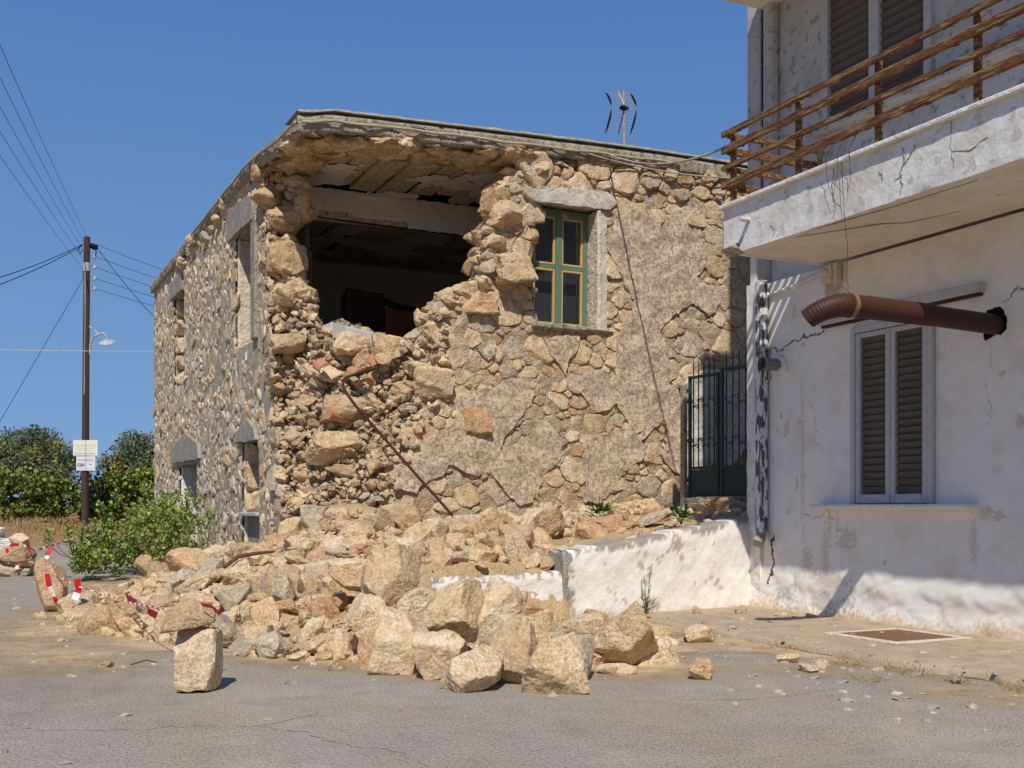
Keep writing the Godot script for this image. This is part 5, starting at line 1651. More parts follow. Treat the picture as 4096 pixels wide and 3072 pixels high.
func make_terrace() -> void:
	var t := base("terrace_wall")
	tag(t, "low whitewashed retaining wall stepped in two heights and cracked, before the rubble terrace", "wall")
	var segs := [[3.40, 4.655, 0.42, 0.425, 8.66], [4.66, 6.66, 0.615, 0.905, 8.63]]
	var n := 0
	for q in segs:
		var L: float = q[1] - q[0]
		var nu := int(L / 0.025)
		var nvv := 30
		var d0: float = q[4]
		var topy := func(u: float) -> float:
			return lerpf(q[2], q[3], pow(u, 1.15)) + 0.012 * N1.get_noise_2d(u * 14.0, q[0] * 5)
		var pos := func(i: int, j: int) -> Vector3:
			var u := float(i) / nu
			var x: float = q[0] + u * L
			var ty: float = topy.call(u)
			var v := float(j) / nvv
			var out := 0.0
			var y := 0.0
			if v <= 0.8:
				y = ty * v / 0.8
				out = 0.05 * pow(1.0 - v / 0.8, 2.0) - 0.02 * ss(0.70, 0.8, v)
			else:
				y = ty + 0.008
				out = -0.02 - (v - 0.8) / 0.2 * 0.26
			var b := 0.008 * N1.get_noise_2d(x * 3.0, y * 4.0) + 0.004 * N1.get_noise_2d(x * 14.0, y * 14.0)
			return Vector3(x, y + (b * 0.7 if v > 0.78 else 0.0), -d0 + out + b)
		var col := func(i: int, j: int) -> Color:
			var u := float(i) / nu
			var x: float = q[0] + u * L
			var v := float(j) / nvv
			var ty: float = topy.call(u)
			var y := minf(ty, ty * v / 0.8)
			var top := ss(ty - 0.14, ty - 0.01, y) if v <= 0.8 else 1.0
			var nn := N1.get_noise_2d(x * 11.0, y * 4.0) * 0.5 + N1.get_noise_2d(x * 21.0, y * 17.0) * 0.5 + 0.5 * N1.get_noise_2d(x * 2.2, 3.0)
			var g := ss(0.52, 0.80, top * (0.72 + nn * 0.75)) if v <= 0.79 else ss(0.1, 0.4, nn + 0.5)
			if u < 0.03:
				g = maxf(g, ss(0.0, 0.3, nn + 0.4))
			var c := Color(1, 1, 1).lerp(Color(0.34, 0.32, 0.30), g * 0.9)
			# flaked patches and a long crack
			var pt: float = N1.get_noise_2d(x * 3.3 + 20.0, y * 4.0) + 0.4 * N1.get_noise_2d(x * 12.0, y * 12.0)
			if pt > 0.74 and q[0] > 4.5:
				c = c.lerp(Color(0.52, 0.45, 0.37), 0.8)
			if q[0] > 4.5:
				var cx := 5.62 - 0.16 * sin(y * 6.0) + 0.05 * N1.get_noise_2d(y * 12.0, 3.0) - 0.10 * (0.6 - y)
				if absf(x - cx) < 0.016:
					c = c.lerp(Color(0.42, 0.34, 0.26), 0.8)
			var low := ss(0.10, 0.0, y + 0.05 * nn)
			c = c.lerp(Color(0.70, 0.58, 0.45), low * 0.7)
			return c
		part("wall_face", grid(nu, nvv, pos, null, col, null, false), M.limev, t)
		var ty0: float = topy.call(0.0)
		part("wall_end", free_rock(V3(0.05, ty0 / 2 + 0.03, 0.15), 4, 3, 0.95, 0.06), M.grey, t, V3(q[0] + 0.01, ty0 / 2 - 0.01, -d0 - 0.14))
		n += 1
	# terrace floor behind it
	var fl := func(i: int, j: int) -> Vector3:
		var x := 3.4 + i * 0.1
		var d := 8.66 + j * 0.1
		return Vector3(x, terrace_y(x, d) + 0.02 * N1.get_noise_2d(x * 4, d * 4), -d)
	part("terrace", grid(66, 34, fl, null, null, null, true), M.dirt).set_meta("kind", "structure")
	var st := part("gate_step", free_rock(V3(0.5, 0.10, 0.45), 4, 3, 0.95, 0.05), M.concrete, null, V3(7.95, 1.02, -10.55))
	tag(st, "worn concrete step in front of the iron gate", "step")

func terrace_y(x: float, d: float) -> float:
	var e := curve(x, [3.4, 4.6, 4.7, 6.65, 9.0], [0.36, 0.37, 0.56, 0.88, 1.0])
	return lerpf(e, maxf(e, curve(x, [3.4, 6.6, 9.0], [0.45, 0.9, 1.02])), ss(8.7, 11.5, d))

# ---------------------------------------------------------------- the rubble heap
func pile_front(x: float) -> float:
	return curve(x, [0.6, 1.0, 1.8, 2.3, 2.7, 3.6, 4.1, 4.6, 5.0, 5.5], [9.8, 9.2, 7.3, 6.75, 6.4, 6.3, 6.5, 7.2, 8.3, 8.6])

func pile(x: float, d: float) -> float:
	var f := pile_front(x)
	var yb := curve(x, [0.7, 1.2, 1.8, 2.5, 3.2, 3.6, 5, 7, 8], [0, 0.15, 0.32, 0.5, 0.62, 0.72, 0.78, 0.9, 0.95])
	var t := clampf((d - f) / (12.2 - f), 0.0, 1.0)
	var y := yb * (1.0 - pow(1.0 - t, 2.6))
	y += 0.34 * exp(-pow((x - 3.75) / 0.55, 2) - pow((d - 12.1) / 0.65, 2))
	if d > 12.2:
		y *= exp(-(d - 12.2) / 1.8)
	if d < 8.64:
		y *= lerpf(1.0, 0.12, ss(2.5, 3.15, x))
	if d > 8.64 and x > 3.4:
		var ty := terrace_y(x, d)
		y = maxf(ty - 0.05, lerpf(y, ty + 0.02, ss(4.6, 6.4, x + (10.5 - d) * 0.5)))
	return y

func make_rubble() -> void:
	R.seed = 77
	var mnd := func(i: int, j: int) -> Vector3:
		var x := 0.4 + i * 0.07
		var d := 6.1 + j * 0.1
		var y := pile(x, d)
		y += (0.05 * N1.get_noise_2d(x * 3.5, d * 3.5) + 0.03 * N1.get_noise_2d(x * 10.0, d * 10.0)) * ss(0.0, 0.15, y) - 0.05 + 0.02 * ss(0.0, 0.1, y)
		return Vector3(x, y, -d)
	tag(part("rubble_dirt", grid(80, 90, mnd, func(i: int, j: int): return not (3.25 < 0.4 + (i + 0.5) * 0.07 and 6.1 + j * 0.1 > 12.3), null, null, true), M.dirt), "sandy dirt and crumbled clay mortar filling the heap of fallen stones", "dirt", "", "stuff")
	# the stones one can point to: [label, centre, size, tone, roundness, turn]
	var B := [
		["upright squared block of cream limestone standing alone on the road, carrying a ragged flat stone", V3(1.09, 0.165, -6.25), V3(0.26, 0.36, 0.24), 0, 0.92, 0.0],
		["ragged flat brown stone balanced on top of the upright squared block", V3(1.05, 0.388, -6.28), V3(0.28, 0.11, 0.22), 6, 0.2, 0.10],
		["tall smooth cream boulder standing on end at the front of the heap", V3(2.30, 0.18, -6.38), V3(0.28, 0.39, 0.28), 7, 0.75, -0.15],
		["small pinkish white stone with red pits leaning left of the tall cream boulder", V3(2.20, 0.12, -6.60), V3(0.19, 0.26, 0.2), 3, 0.3, 0.12],
		["cream block with a level top and an orange smudge, right of the tall cream boulder", V3(2.45, 0.135, -6.06), V3(0.27, 0.30, 0.26), 7, 0.75, 0.05],
		["pale oblong boulder with black lichen at its left end, foremost on the asphalt", V3(2.43, 0.085, -5.61), V3(0.32, 0.20, 0.27), 0, 0.55, -0.05],
		["bulky tan boulder wedged behind the two foremost boulders of the heap", V3(2.74, 0.14, -5.78), V3(0.28, 0.33, 0.27), 6, 0.4, 0.25],
		["large pitted boulder with a reddish underside, foremost at the right", V3(2.81, 0.105, -5.40), V3(0.33, 0.24, 0.30), 1, 0.4, 0.1],
		["tall grey veined stone close behind the large pitted boulder", V3(3.12, 0.12, -5.72), V3(0.2, 0.27, 0.2), 4, 0.5, -0.1],
		["tan block lying above the pitted boulder, below the white wall", V3(3.30, 0.17, -6.45), V3(0.27, 0.25, 0.25), 7, 0.6, 0.15],
		["long flat sided block at the right of the heap with a sunlit corner", V3(3.66, 0.16, -6.56), V3(0.31, 0.23, 0.26), 1, 0.8, 0.06],
		["rough diamond shaped ochre boulder standing on a corner at the right end of the heap", V3(3.73, 0.15, -6.12), V3(0.30, 0.33, 0.28), 1, 0.3, 0.6],
		["wedge of cream stone tilted against the diamond shaped boulder", V3(3.97, 0.08, -6.13), V3(0.24, 0.18, 0.2), 0, 0.3, -0.35],
		["thin flat cream slab lying flat on the asphalt right of the heap", V3(3.48, 0.025, -5.83), V3(0.23, 0.06, 0.14), 7, 0.5, 0.0],
		["pale round edged stone alone near the kerb", V3(4.82, 0.055, -6.87), V3(0.21, 0.13, 0.17), 0, 0.5, 0.05],
		["small orange brown stone alone on the asphalt nearest the viewer", V3(3.82, 0.05, -5.42), V3(0.14, 0.115, 0.13), 3, 0.55, -0.1],
		["big tilted tan boulder on top of the level topped cream block", V3(2.68, 0.33, -6.50), V3(0.34, 0.29, 0.32), 1, 0.45, 0.45],
		["biggest cream boulder leaning left with a white bruise, topmost of the front boulders", V3(3.02, 0.30, -6.53), V3(0.36, 0.39, 0.33), 0, 0.6, -0.5],
		["small dark chipped stone between the biggest cream boulder and the white wall", V3(3.54, 0.23, -7.06), V3(0.16, 0.12, 0.14), 5, 0.3, 0.2],
		["tan wedge right behind the biggest cream boulder", V3(3.45, 0.31, -7.15), V3(0.15, 0.17, 0.14), 1, 0.3, 0.0],
		["broken piece of hollow red brick lying at the foot of the white wall", V3(4.17, 0.17, -7.25), V3(0.22, 0.10, 0.10), 5, 0.85, -0.5],
		["pale knobbly stone with a dark underside above the tall cream boulder", V3(2.66, 0.36, -7.00), V3(0.27, 0.19, 0.24), 0, 0.3, 0.1],
		["slanting smooth tan boulder left of the tall cream boulder", V3(2.27, 0.30, -6.89), V3(0.27, 0.25, 0.25), 7, 0.5, -0.35],
		["big peaked sandy boulder at the middle of the heap", V3(2.63, 0.44, -7.50), V3(0.35, 0.36, 0.34), 1, 0.4, 0.15],
		["broad arched stone with a hollow beneath, left of the peaked sandy boulder", V3(2.54, 0.48, -7.99), V3(0.33, 0.20, 0.28), 3, 0.3, 0.0],
		["big brown boulder lying against the bush at the left end of the heap", V3(1.91, 0.43, -11.39), V3(0.42, 0.26, 0.36), 3, 0.45, -0.1],
		["steep grey tan stone in the left part of the heap", V3(1.85, 0.29, -8.89), V3(0.24, 0.22, 0.22), 2, 0.4, 0.5],
		["flat faced grey stone tipped up in the middle of the heap", V3(2.16, 0.34, -8.70), V3(0.18, 0.20, 0.16), 4, 0.6, 0.4],
		["white streaked stone low in the left half of the heap", V3(1.93, 0.23, -8.28), V3(0.18, 0.18, 0.16), 3, 0.4, 0.3],
		["clean angular tan stone at the lower edge of the heap", V3(1.77, 0.10, -7.75), V3(0.19, 0.15, 0.17), 1, 0.5, 0.1],
		["smooth tan slab face up behind the steep grey tan stone", V3(2.06, 0.34, -9.10), V3(0.18, 0.15, 0.16), 6, 0.6, 0.1],
		["pale oval stone lying on the upper slope of the heap", V3(2.57, 0.45, -9.08), V3(0.23, 0.12, 0.19), 0, 0.4, -0.1],
		["reddish pointed stone beside the flat faced grey stone", V3(2.36, 0.38, -8.67), V3(0.14, 0.19, 0.14), 3, 0.3, 0.0],
		["pinkish upright sliver just right of the ragged flat stone", V3(1.62, 0.14, -8.20), V3(0.11, 0.20, 0.12), 3, 0.4, 0.1],
		["rounded tan stone left of the small pinkish white stone", V3(2.16, 0.11, -7.17), V3(0.14, 0.20, 0.16), 7, 0.5, 0.0],
		["broad sandy stone at the left tip of the heap", V3(1.15, 0.12, -9.80), V3(0.2, 0.19, 0.18), 6, 0.4, 0.1],
		["pale stone on the ground at the left tip of the heap", V3(1.27, 0.08, -9.07), V3(0.20, 0.17, 0.17), 0, 0.4, -0.1],
		["small knobbly reddish stone in front of the left tip of the heap", V3(1.10, 0.05, -9.25), V3(0.13, 0.10, 0.12), 3, 0.3, 0.2],
		["tall pitted orange stone standing on the road with tape tied round it", V3(0.65, 0.215, -11.62), V3(0.28, 0.47, 0.26), 3, 0.4, 0.04],
		["squat tan stone at the foot of the tall pitted orange stone", V3(0.80, 0.08, -11.33), V3(0.24, 0.18, 0.22), 1, 0.5, 0.0],
		["flat grey stone at the bottom of the three stone stack on the road", V3(0.49, 0.08, -17.42), V3(0.44, 0.18, 0.34), 4, 0.4, 0.0],
		["round tan boulder bound with tape in the middle of the three stone stack", V3(0.54, 0.31, -17.42), V3(0.46, 0.34, 0.40), 6, 0.4, 0.0],
		["small pale stone on top of the three stone stack", V3(0.55, 0.52, -17.42), V3(0.28, 0.14, 0.2), 0, 0.3, -0.2],
		["upright tan stone half hidden between the two bushes", V3(1.85, 0.30, -14.08), V3(0.18, 0.24, 0.16), 6, 0.5, 0.2],
		["grey squared corner block low in the fallen corner of the house", V3(3.36, 0.86, -12.15), V3(0.31, 0.36, 0.3), 4, 0.85, 0.03],
		["cream block beside the grey squared corner block", V3(3.62, 0.87, -11.85), V3(0.40, 0.26, 0.34), 0, 0.6, -0.08],
		["large wedge of sandstone leaning on the foot of the facade", V3(3.96, 0.86, -10.96), V3(0.42, 0.34, 0.36), 6, 0.45, 0.3],
		["squarish pale stone at the lower end of the iron rod", V3(4.55, 0.80, -10.55), V3(0.26, 0.27, 0.26), 0, 0.5, 0.1],
		["arched sandy stone with a dark hollow on the terrace", V3(4.69, 0.67, -9.73), V3(0.33, 0.26, 0.28), 6, 0.3, 0.0],
		["tan stone on the terrace behind the arched sandy stone", V3(5.19, 0.80, -10.04), V3(0.28, 0.20, 0.25), 7, 0.4, 0.1],
		["round red brown stone at the edge of the terrace", V3(3.91, 0.55, -8.90), V3(0.26, 0.18, 0.22), 3, 0.4, 0.0],
		["long pale stone sloping down towards the terrace edge", V3(3.98, 0.74, -10.18), V3(0.24, 0.30, 0.24), 0, 0.4, -0.5],
		["pale stone lying on edge left of the sloping pale stone", V3(3.50, 0.61, -9.63), V3(0.24, 0.19, 0.22), 0, 0.5, 0.2],
		["rust red stone on the terrace, the larger of two side by side", V3(5.49, 0.74, -9.68), V3(0.30, 0.19, 0.26), 5, 0.4, 0.0],
		["rust red stone on the terrace nearest the green plant", V3(5.76, 0.80, -9.77), V3(0.27, 0.22, 0.24), 5, 0.35, 0.1],
		["flattish sandy slab of concrete sloping beside the green plant", V3(6.15, 0.89, -9.55), V3(0.42, 0.10, 0.25), 4, 0.7, 0.35],
	]
	var taken := []
	for q in B:
		var h: Vector3 = q[2] * 0.475
		var big: bool = h.x > 0.125
		var o := part("stone", free_rock(h, 2 if q[4] > 0.9 else 8, 4 if big else 3, q[4], 0.055), M.stones[q[3]], null, q[1])
		o.rotation = Vector3(rf(-0.05, 0.05), -0.445 + rf(-0.1, 0.1), q[5])
		tag(o, q[0], "stone", "fallen stones of the collapsed corner")
		taken.append(Vector3(q[1].x, -q[1].z, maxf(h.x, h.y) * 0.8))
	# the others
	var sizes := [[0.13, 60], [0.105, 160], [0.08, 420], [0.06, 900]]
	var placed := []
	var spots := func(x: float, d: float) -> bool:
		if x < 0.75 or x > 7.4 or d > 15.5:
			return false
		if x > 3.2 and d > 11.9 - 0.15:
			return false
		var f := pile_front(x)
		if d < f - 0.05:
			return false
		if x < 3.2 and d > 12.0 and x < 3.2 - 0.42 + 0.1 * (15.0 - d):
			return x > 2.0 + (d - 12.0) * 0.2
		if x > 2.8 and d < 8.78 and d > 7.15:
			return false
		if x > 5.9 and d < 8.9:
			return false
		if x > 5.0 and d < 10.0 + (x - 5.0) * 0.6:
			return R.randf() < 0.15
		return true
	for st in sizes:
		for t in st[1]:
			var x := rf(0.7, 7.4)
			var d := rf(6.2, 15.5)
			var r: float = st[0] * rf(0.85, 1.2)
			if not spots.call(x, d):
				continue
			var ok := true
			for q in taken:
				if pow(q.x - x, 2) + pow(q.y - d, 2) < pow((q.z + r) * 0.80, 2):
					ok = false
					break
			if ok:
				taken.append(Vector3(x, d, r))
				placed.append(Vector3(x, d, r))
	placed.sort_custom(func(a, b): return a.z / a.y > b.z / b.y)
	var tones := ["cream", "ochre", "grey", "reddish", "pale grey", "rust red", "earthy brown", "sandy"]
	var shapes := ["angular", "blocky", "flat", "wedge shaped", "knobbly", "pointed"]
	var seen := {}
	for k in mini(placed.size(), 235):
		var q: Vector3 = placed[k]
		var tone: int = [0, 1, 7, 6, 2, 7, 3, 1, 6, 0, 5, 4][R.randi() % 12]
		var si := R.randi() % shapes.size()
		var o := part("stone", LIB[(si * 5 + R.randi() % 5) % LIB.size()], M.stones[tone], null, V3(q.x, pile(q.x, q.y) + q.z * rf(0.15, 0.45), -q.y))
		var sc: Vector3 = [V3(1.15, 0.9, 1.0), V3(1.1, 0.95, 0.95), V3(1.4, 0.5, 1.15), V3(1.3, 0.75, 0.9), V3(1.05, 0.85, 1.05), V3(0.85, 1.25, 0.85)][si]
		o.basis = Basis.from_euler(Vector3(rf(-0.5, 0.5), rf(0, TAU), rf(-0.5, 0.5))) * Basis.from_scale(sc * q.z)
		var where := "on the heap's slope"
		if q.x > 3.4 and q.y > 8.6:
			where = "on the terrace" if q.y < 10.6 else "at the foot of the broken facade"
		elif q.y < pile_front(q.x) + 0.5:
			where = "at the front edge of the heap"
		elif q.x < 1.5:
			where = "at the heap's left tip"
		elif q.x < 3.2 and q.y > 11.5:
			where = "along the foot of the side wall"
		elif q.y > 10.5:
			where = "high on the heap"
		elif q.x < 2.3:
			where = "in the heap's left half"
		elif q.x > 3.3:
			where = "among the front boulders"
		var size := "big" if q.z > 0.11 else ("middling" if q.z > 0.078 else "small")
		var label := "%s %s %s stone %s" % [size, tones[tone], shapes[si], where]
		tag(o, label, "stone", "fallen stones of the collapsed corner")
	# smaller rubble that nobody would count
	var small := []
	for k in range(235, placed.size()):
		small.append(placed[k])
	for t in 9500:
		var x := rf(0.5, 7.6)
		var d := rf(6.1, 15.5)
		if spots.call(x, d) or (R.randf() < 0.10 and d < 11.0 and x < 5.0 and d > pile_front(x) - rf(0.0, 1.0)):
			small.append(Vector3(x, d, 0.058 * pow(rf(0.26, 1.0), 1.6)))
	for grp in 3:
		var mm := MultiMesh.new()
		mm.transform_format = MultiMesh.TRANSFORM_3D
		mm.mesh = LIB[24 + grp * 3]
		var mine := []
		for k in small.size():
			if k % 3 == grp:
				mine.append(small[k])
		mm.instance_count = mine.size()
		for k in mine.size():
			var q: Vector3 = mine[k]
			var y := maxf(pile(q.x, q.y), ground_y(q.x, q.y)) + q.z * 0.15 + (0.05 * N1.get_noise_2d(q.x * 3.5, q.y * 3.5)) * ss(0.0, 0.15, pile(q.x, q.y)) - 0.02 * ss(0.0, 0.15, pile(q.x, q.y))
			mm.set_instance_transform(k, Transform3D(Basis.from_euler(Vector3(rf(-0.6, 0.6), rf(0, TAU), rf(-0.6, 0.6))) * Basis.from_scale(Vector3(rf(0.9, 1.4), rf(0.5, 0.9), rf(0.8, 1.2)) * q.z), V3(q.x, y, -q.y)))
		var mi := MultiMeshInstance3D.new()
		mi.multimesh = mm
		mi.material_override = M.stones[[6, 7, 1][grp]]
		put(mi, "small_rubble")
		tag(mi, ["brown", "sandy", "ochre"][grp] + " fist sized rubble and chips scattered through the whole heap", "rubble", "", "stuff")
	# chips of stone and plaster strewn over the road
	for grp in 2:
		var mm := MultiMesh.new()
		mm.transform_format = MultiMesh.TRANSFORM_3D
		mm.mesh = LIB[26 + grp * 3]
		var l := []
		for t in 3600:
			var x := rf(-1.5, 6.6)
			var d := rf(3.2, 17.0)
			var dense := 0.035
			if x > 3.6 and d < 8.0:
				dense = 0.75 * ss(3.4, 4.4, x) * ss(2.8, 4.4, d)
			if x > 0.7 and x < 2.6 and d > 11.0 and d < 15.0:
				dense = 0.95
			if x > 0.2 and x < 1.9 and d > 7.0 and d < 11.0:
				dense = 0.30
			if R.randf() < dense:
				l.append(Vector3(x, d, 0.026 * pow(rf(0.18, 1.0), 2.2)))
		mm.instance_count = l.size()
		for k in l.size():
			var q: Vector3 = l[k]
			var y := ground_y(q.x, q.y) + (0.055 if q.x > 5.16 else 0.0) + q.z * 0.12
			mm.set_instance_transform(k, Transform3D(Basis.from_euler(Vector3(rf(-0.25, 0.25), rf(0, TAU), rf(-0.25, 0.25))) * Basis.from_scale(Vector3(rf(1.0, 1.8), rf(0.35, 0.7), rf(0.8, 1.2)) * q.z), V3(q.x, y, -q.y)))
		var mi := MultiMeshInstance3D.new()
		mi.multimesh = mm
		mi.material_override = M.stones[4] if grp == 1 else M.grey
		put(mi, "road_chips")
		tag(mi, ["grey plaster", "pale stone"][grp] + " chips strewn over the asphalt and dirt", "chips", "", "stuff")
	# a few chips and scraps large enough to point to
	for q in [["flat pale grey plaster scrap on the asphalt near the kerb", V3(4.55, 0.02, -5.35), V3(0.07, 0.012, 0.045), 4], ["thin ochre stone flake lying on the dirt by the kerb", V3(4.72, 0.03, -5.75), V3(0.07, 0.02, 0.03), 1], ["white flake of stone in front of the white wall's weed", V3(4.40, 0.03, -7.35), V3(0.10, 0.02, 0.05), 0], ["dark grey rounded stone on the pavement by the white wall", V3(6.08, 0.085, -8.05), V3(0.06, 0.035, 0.045), 2], ["white plaster shard on the pavement next to a dark stone", V3(6.28, 0.07, -7.75), V3(0.07, 0.015, 0.05), 0],
			["dark brown stone fragment on the pavement before the low white wall", V3(5.75, 0.08, -8.25), V3(0.035, 0.03, 0.03), 6], ["white plaster shard lying against the foot of the white building", V3(6.42, 0.07, -7.50), V3(0.06, 0.012, 0.03), 0], ["long grey splinter of plaster in the middle of the dirty asphalt", V3(4.75, 0.02, -5.50), V3(0.09, 0.012, 0.03), 4], ["grey rounded pebble in the right foreground", V3(5.02, 0.025, -4.65), V3(0.055, 0.02, 0.03), 4], ["flat brown stone on the dirt left of the upright block", V3(0.72, 0.02, -7.35), V3(0.04, 0.02, 0.03), 6], ["dark brown stone on the dirt between the taped stone and the heap", V3(0.95, 0.03, -10.2), V3(0.06, 0.04, 0.05), 6]]:
		var o := part("stone_chip", free_rock(q[2], 5, 2, 0.5, 0.08), M.stones[q[3]], null, q[1])
		o.rotation.y = rf(0, TAU)
		tag(o, q[0], "stone chip")
	var cap := part("bottle_cap", boxm(V3(0.028, 0.006, 0.016), 0.002), M.red, null, V3(1.864, 0.006, -5.164))
	tag(cap, "flattened bright red scrap on the asphalt in the foreground", "litter")

func make_rods() -> void:
	var r := part("iron_rod", tubem([V3(4.02, 2.55, -11.95), V3(3.84, 2.49, -11.82), V3(3.68, 2.43, -11.72), V3(3.60, 2.40, -11.68), V3(3.555, 2.355, -11.66), V3(3.55, 2.30, -11.64), V3(3.575, 2.22, -11.6), V3(3.66, 2.08, -11.54), V3(3.85, 1.82, -11.40), V3(4.2, 1.33, -11.12), V3(4.60, 0.78, -10.8)], 0.016, 8), M.rebar)
	tag(r, "bent rusty iron rod leaning from the fallen corner down to the heap", "rod")
	var b := part("broken_branch", tubem([V3(2.02, 0.45, -10.3), V3(2.16, 0.55, -10.32), V3(2.32, 0.57, -10.35), V3(2.5, 0.585, -10.4)], [0.018, 0.02, 0.018, 0.012], 7), M.bark)
	tag(b, "grey broken stick lying across the upper left of the heap", "stick")
	var c := part("dry_twig", tubem([V3(0.86, 0.02, -7.3), V3(0.95, 0.05, -7.25), V3(1.0, 0.04, -7.2)], 0.005, 5), M.bark)
	tag(c, "thin dry twig on the dirt left of the upright block", "twig")
	# crumpled cardboard box left on the upper floor
	var k := base("cardboard_box", V3(4.25, 3.02, -13.3), 0.1)
	k.rotation.z = -0.16
	tag(k, "crushed white cardboard box on the upper floor edge, stones lying on it", "box")
	part("box_body", boxm(V3(0.92, 0.26, 0.4), 0.012), M.card, k)
	var f := part("open_flap", boxm(V3(0.30, 0.2, 0.006), 0.002), M.card, k, V3(-0.36, 0.02, 0.27))
	f.rotation = V3(-0.3, 0.5, 0.1)
	for q in 2:
		var t := TextMesh.new()
		t.text = ["convenient living", "kitchenware"][q]
		t.font = SystemFont.new()
		t.font.font_names = PackedStringArray(["Droid Sans"])
		t.font_size = 16
		t.pixel_size = 0.0022
		t.depth = 0.002
		part("printed_line", t, M.ink, k, V3(0.22, 0.03 - q * 0.05, 0.2015))
	for q in 9:
		var o := part("stone", LIB[q], M.stones[[6, 2, 4][q % 3]], null, V3(3.98 + q * 0.075 + rf(-0.02, 0.02), 3.20 - q * 0.012 + rf(0.0, 0.03), -13.35 - rf(0.0, 0.15)))
		o.basis = Basis.from_euler(Vector3(rf(-0.4, 0.4), rf(0, TAU), 0)) * Basis.from_scale(V3(1.2, 0.8, 1.0) * rf(0.05, 0.09))
		tag(o, "greyish chunk of rubble lying on the crushed cardboard box", "stone", "rubble on the cardboard box")
	# furniture in the dim room
	var w := base("old_cupboard", V3(5.5, 2.65, -15.6))
	tag(w, "dark wooden cupboard with a curved top rail in the dim upper room", "cupboard")
	part("side_panel", boxm(V3(0.55, 1.44, 0.4), 0.02), M.darkwood, w, V3(-0.45, 0.72, 0))
	part("door_panel", boxm(V3(0.85, 1.22, 0.4), 0.02), M.orangewood, w, V3(0.26, 0.61, 0))
	part("door_stile", boxm(V3(0.05, 1.24, 0.03), 0.005), M.darkwood, w, V3(0.28, 0.62, 0.21))
	part("top_rail", tubem([V3(-0.72, 1.45, 0.05), V3(-0.3, 1.40, 0.05), V3(0.1, 1.28, 0.05), V3(0.5, 1.24, 0.05), V3(0.72, 1.28, 0.05)], 0.05, 8), M.darkwood, w)

# ---------------------------------------------------------------- barrier tape
func ribbon(pts: Array, w: float, twist: float, phase: float, wv := 0.0) -> Array:
	# alternate red and white slanted stretches; returns [red mesh, white mesh]
	var s := [stc(), stc()]
	var cv := Curve3D.new()
	for p in pts:
		cv.add_point(p)
	var L := cv.get_baked_length()
	var n := maxi(2, int(L / 0.02))
	var prev := []
	for i in n + 1:
		var t := L * i / n
		var p := cv.sample_baked(t)
		var q := cv.sample_baked(minf(t + 0.02, L))
		var d := (q - p).normalized() if q.distance_to(p) > 0.001 else Vector3.RIGHT
		var up := (Vector3.UP - d * d.y).normalized() if absf(d.y) < 0.95 else Vector3.RIGHT
		var a := phase + twist * t + wv * sin(t * 40.0)
		var sd := up.rotated(d, a)
		prev.append([p + sd * w / 2, p - sd * w / 2, d.cross(sd), t])
	for i in n:
		var a: Array = prev[i]
		var b: Array = prev[i + 1]
		var k := int(a[3] / 0.11) % 2
		oq(s[k], a[0], b[0], b[1], a[1], a[2])
	return [fin(s[0]), fin(s[1])]

func tape_part(parent: Node, called: String, pts: Array, w: float, twist := 0.0, phase := 0.0, wv := 0.0) -> void:
	var r := ribbon(pts, w, twist, phase, wv)
	part(called, r[0], M.red, parent)
	if r[1].get_surface_count():
		part(called, r[1], M.tapewhite, parent)

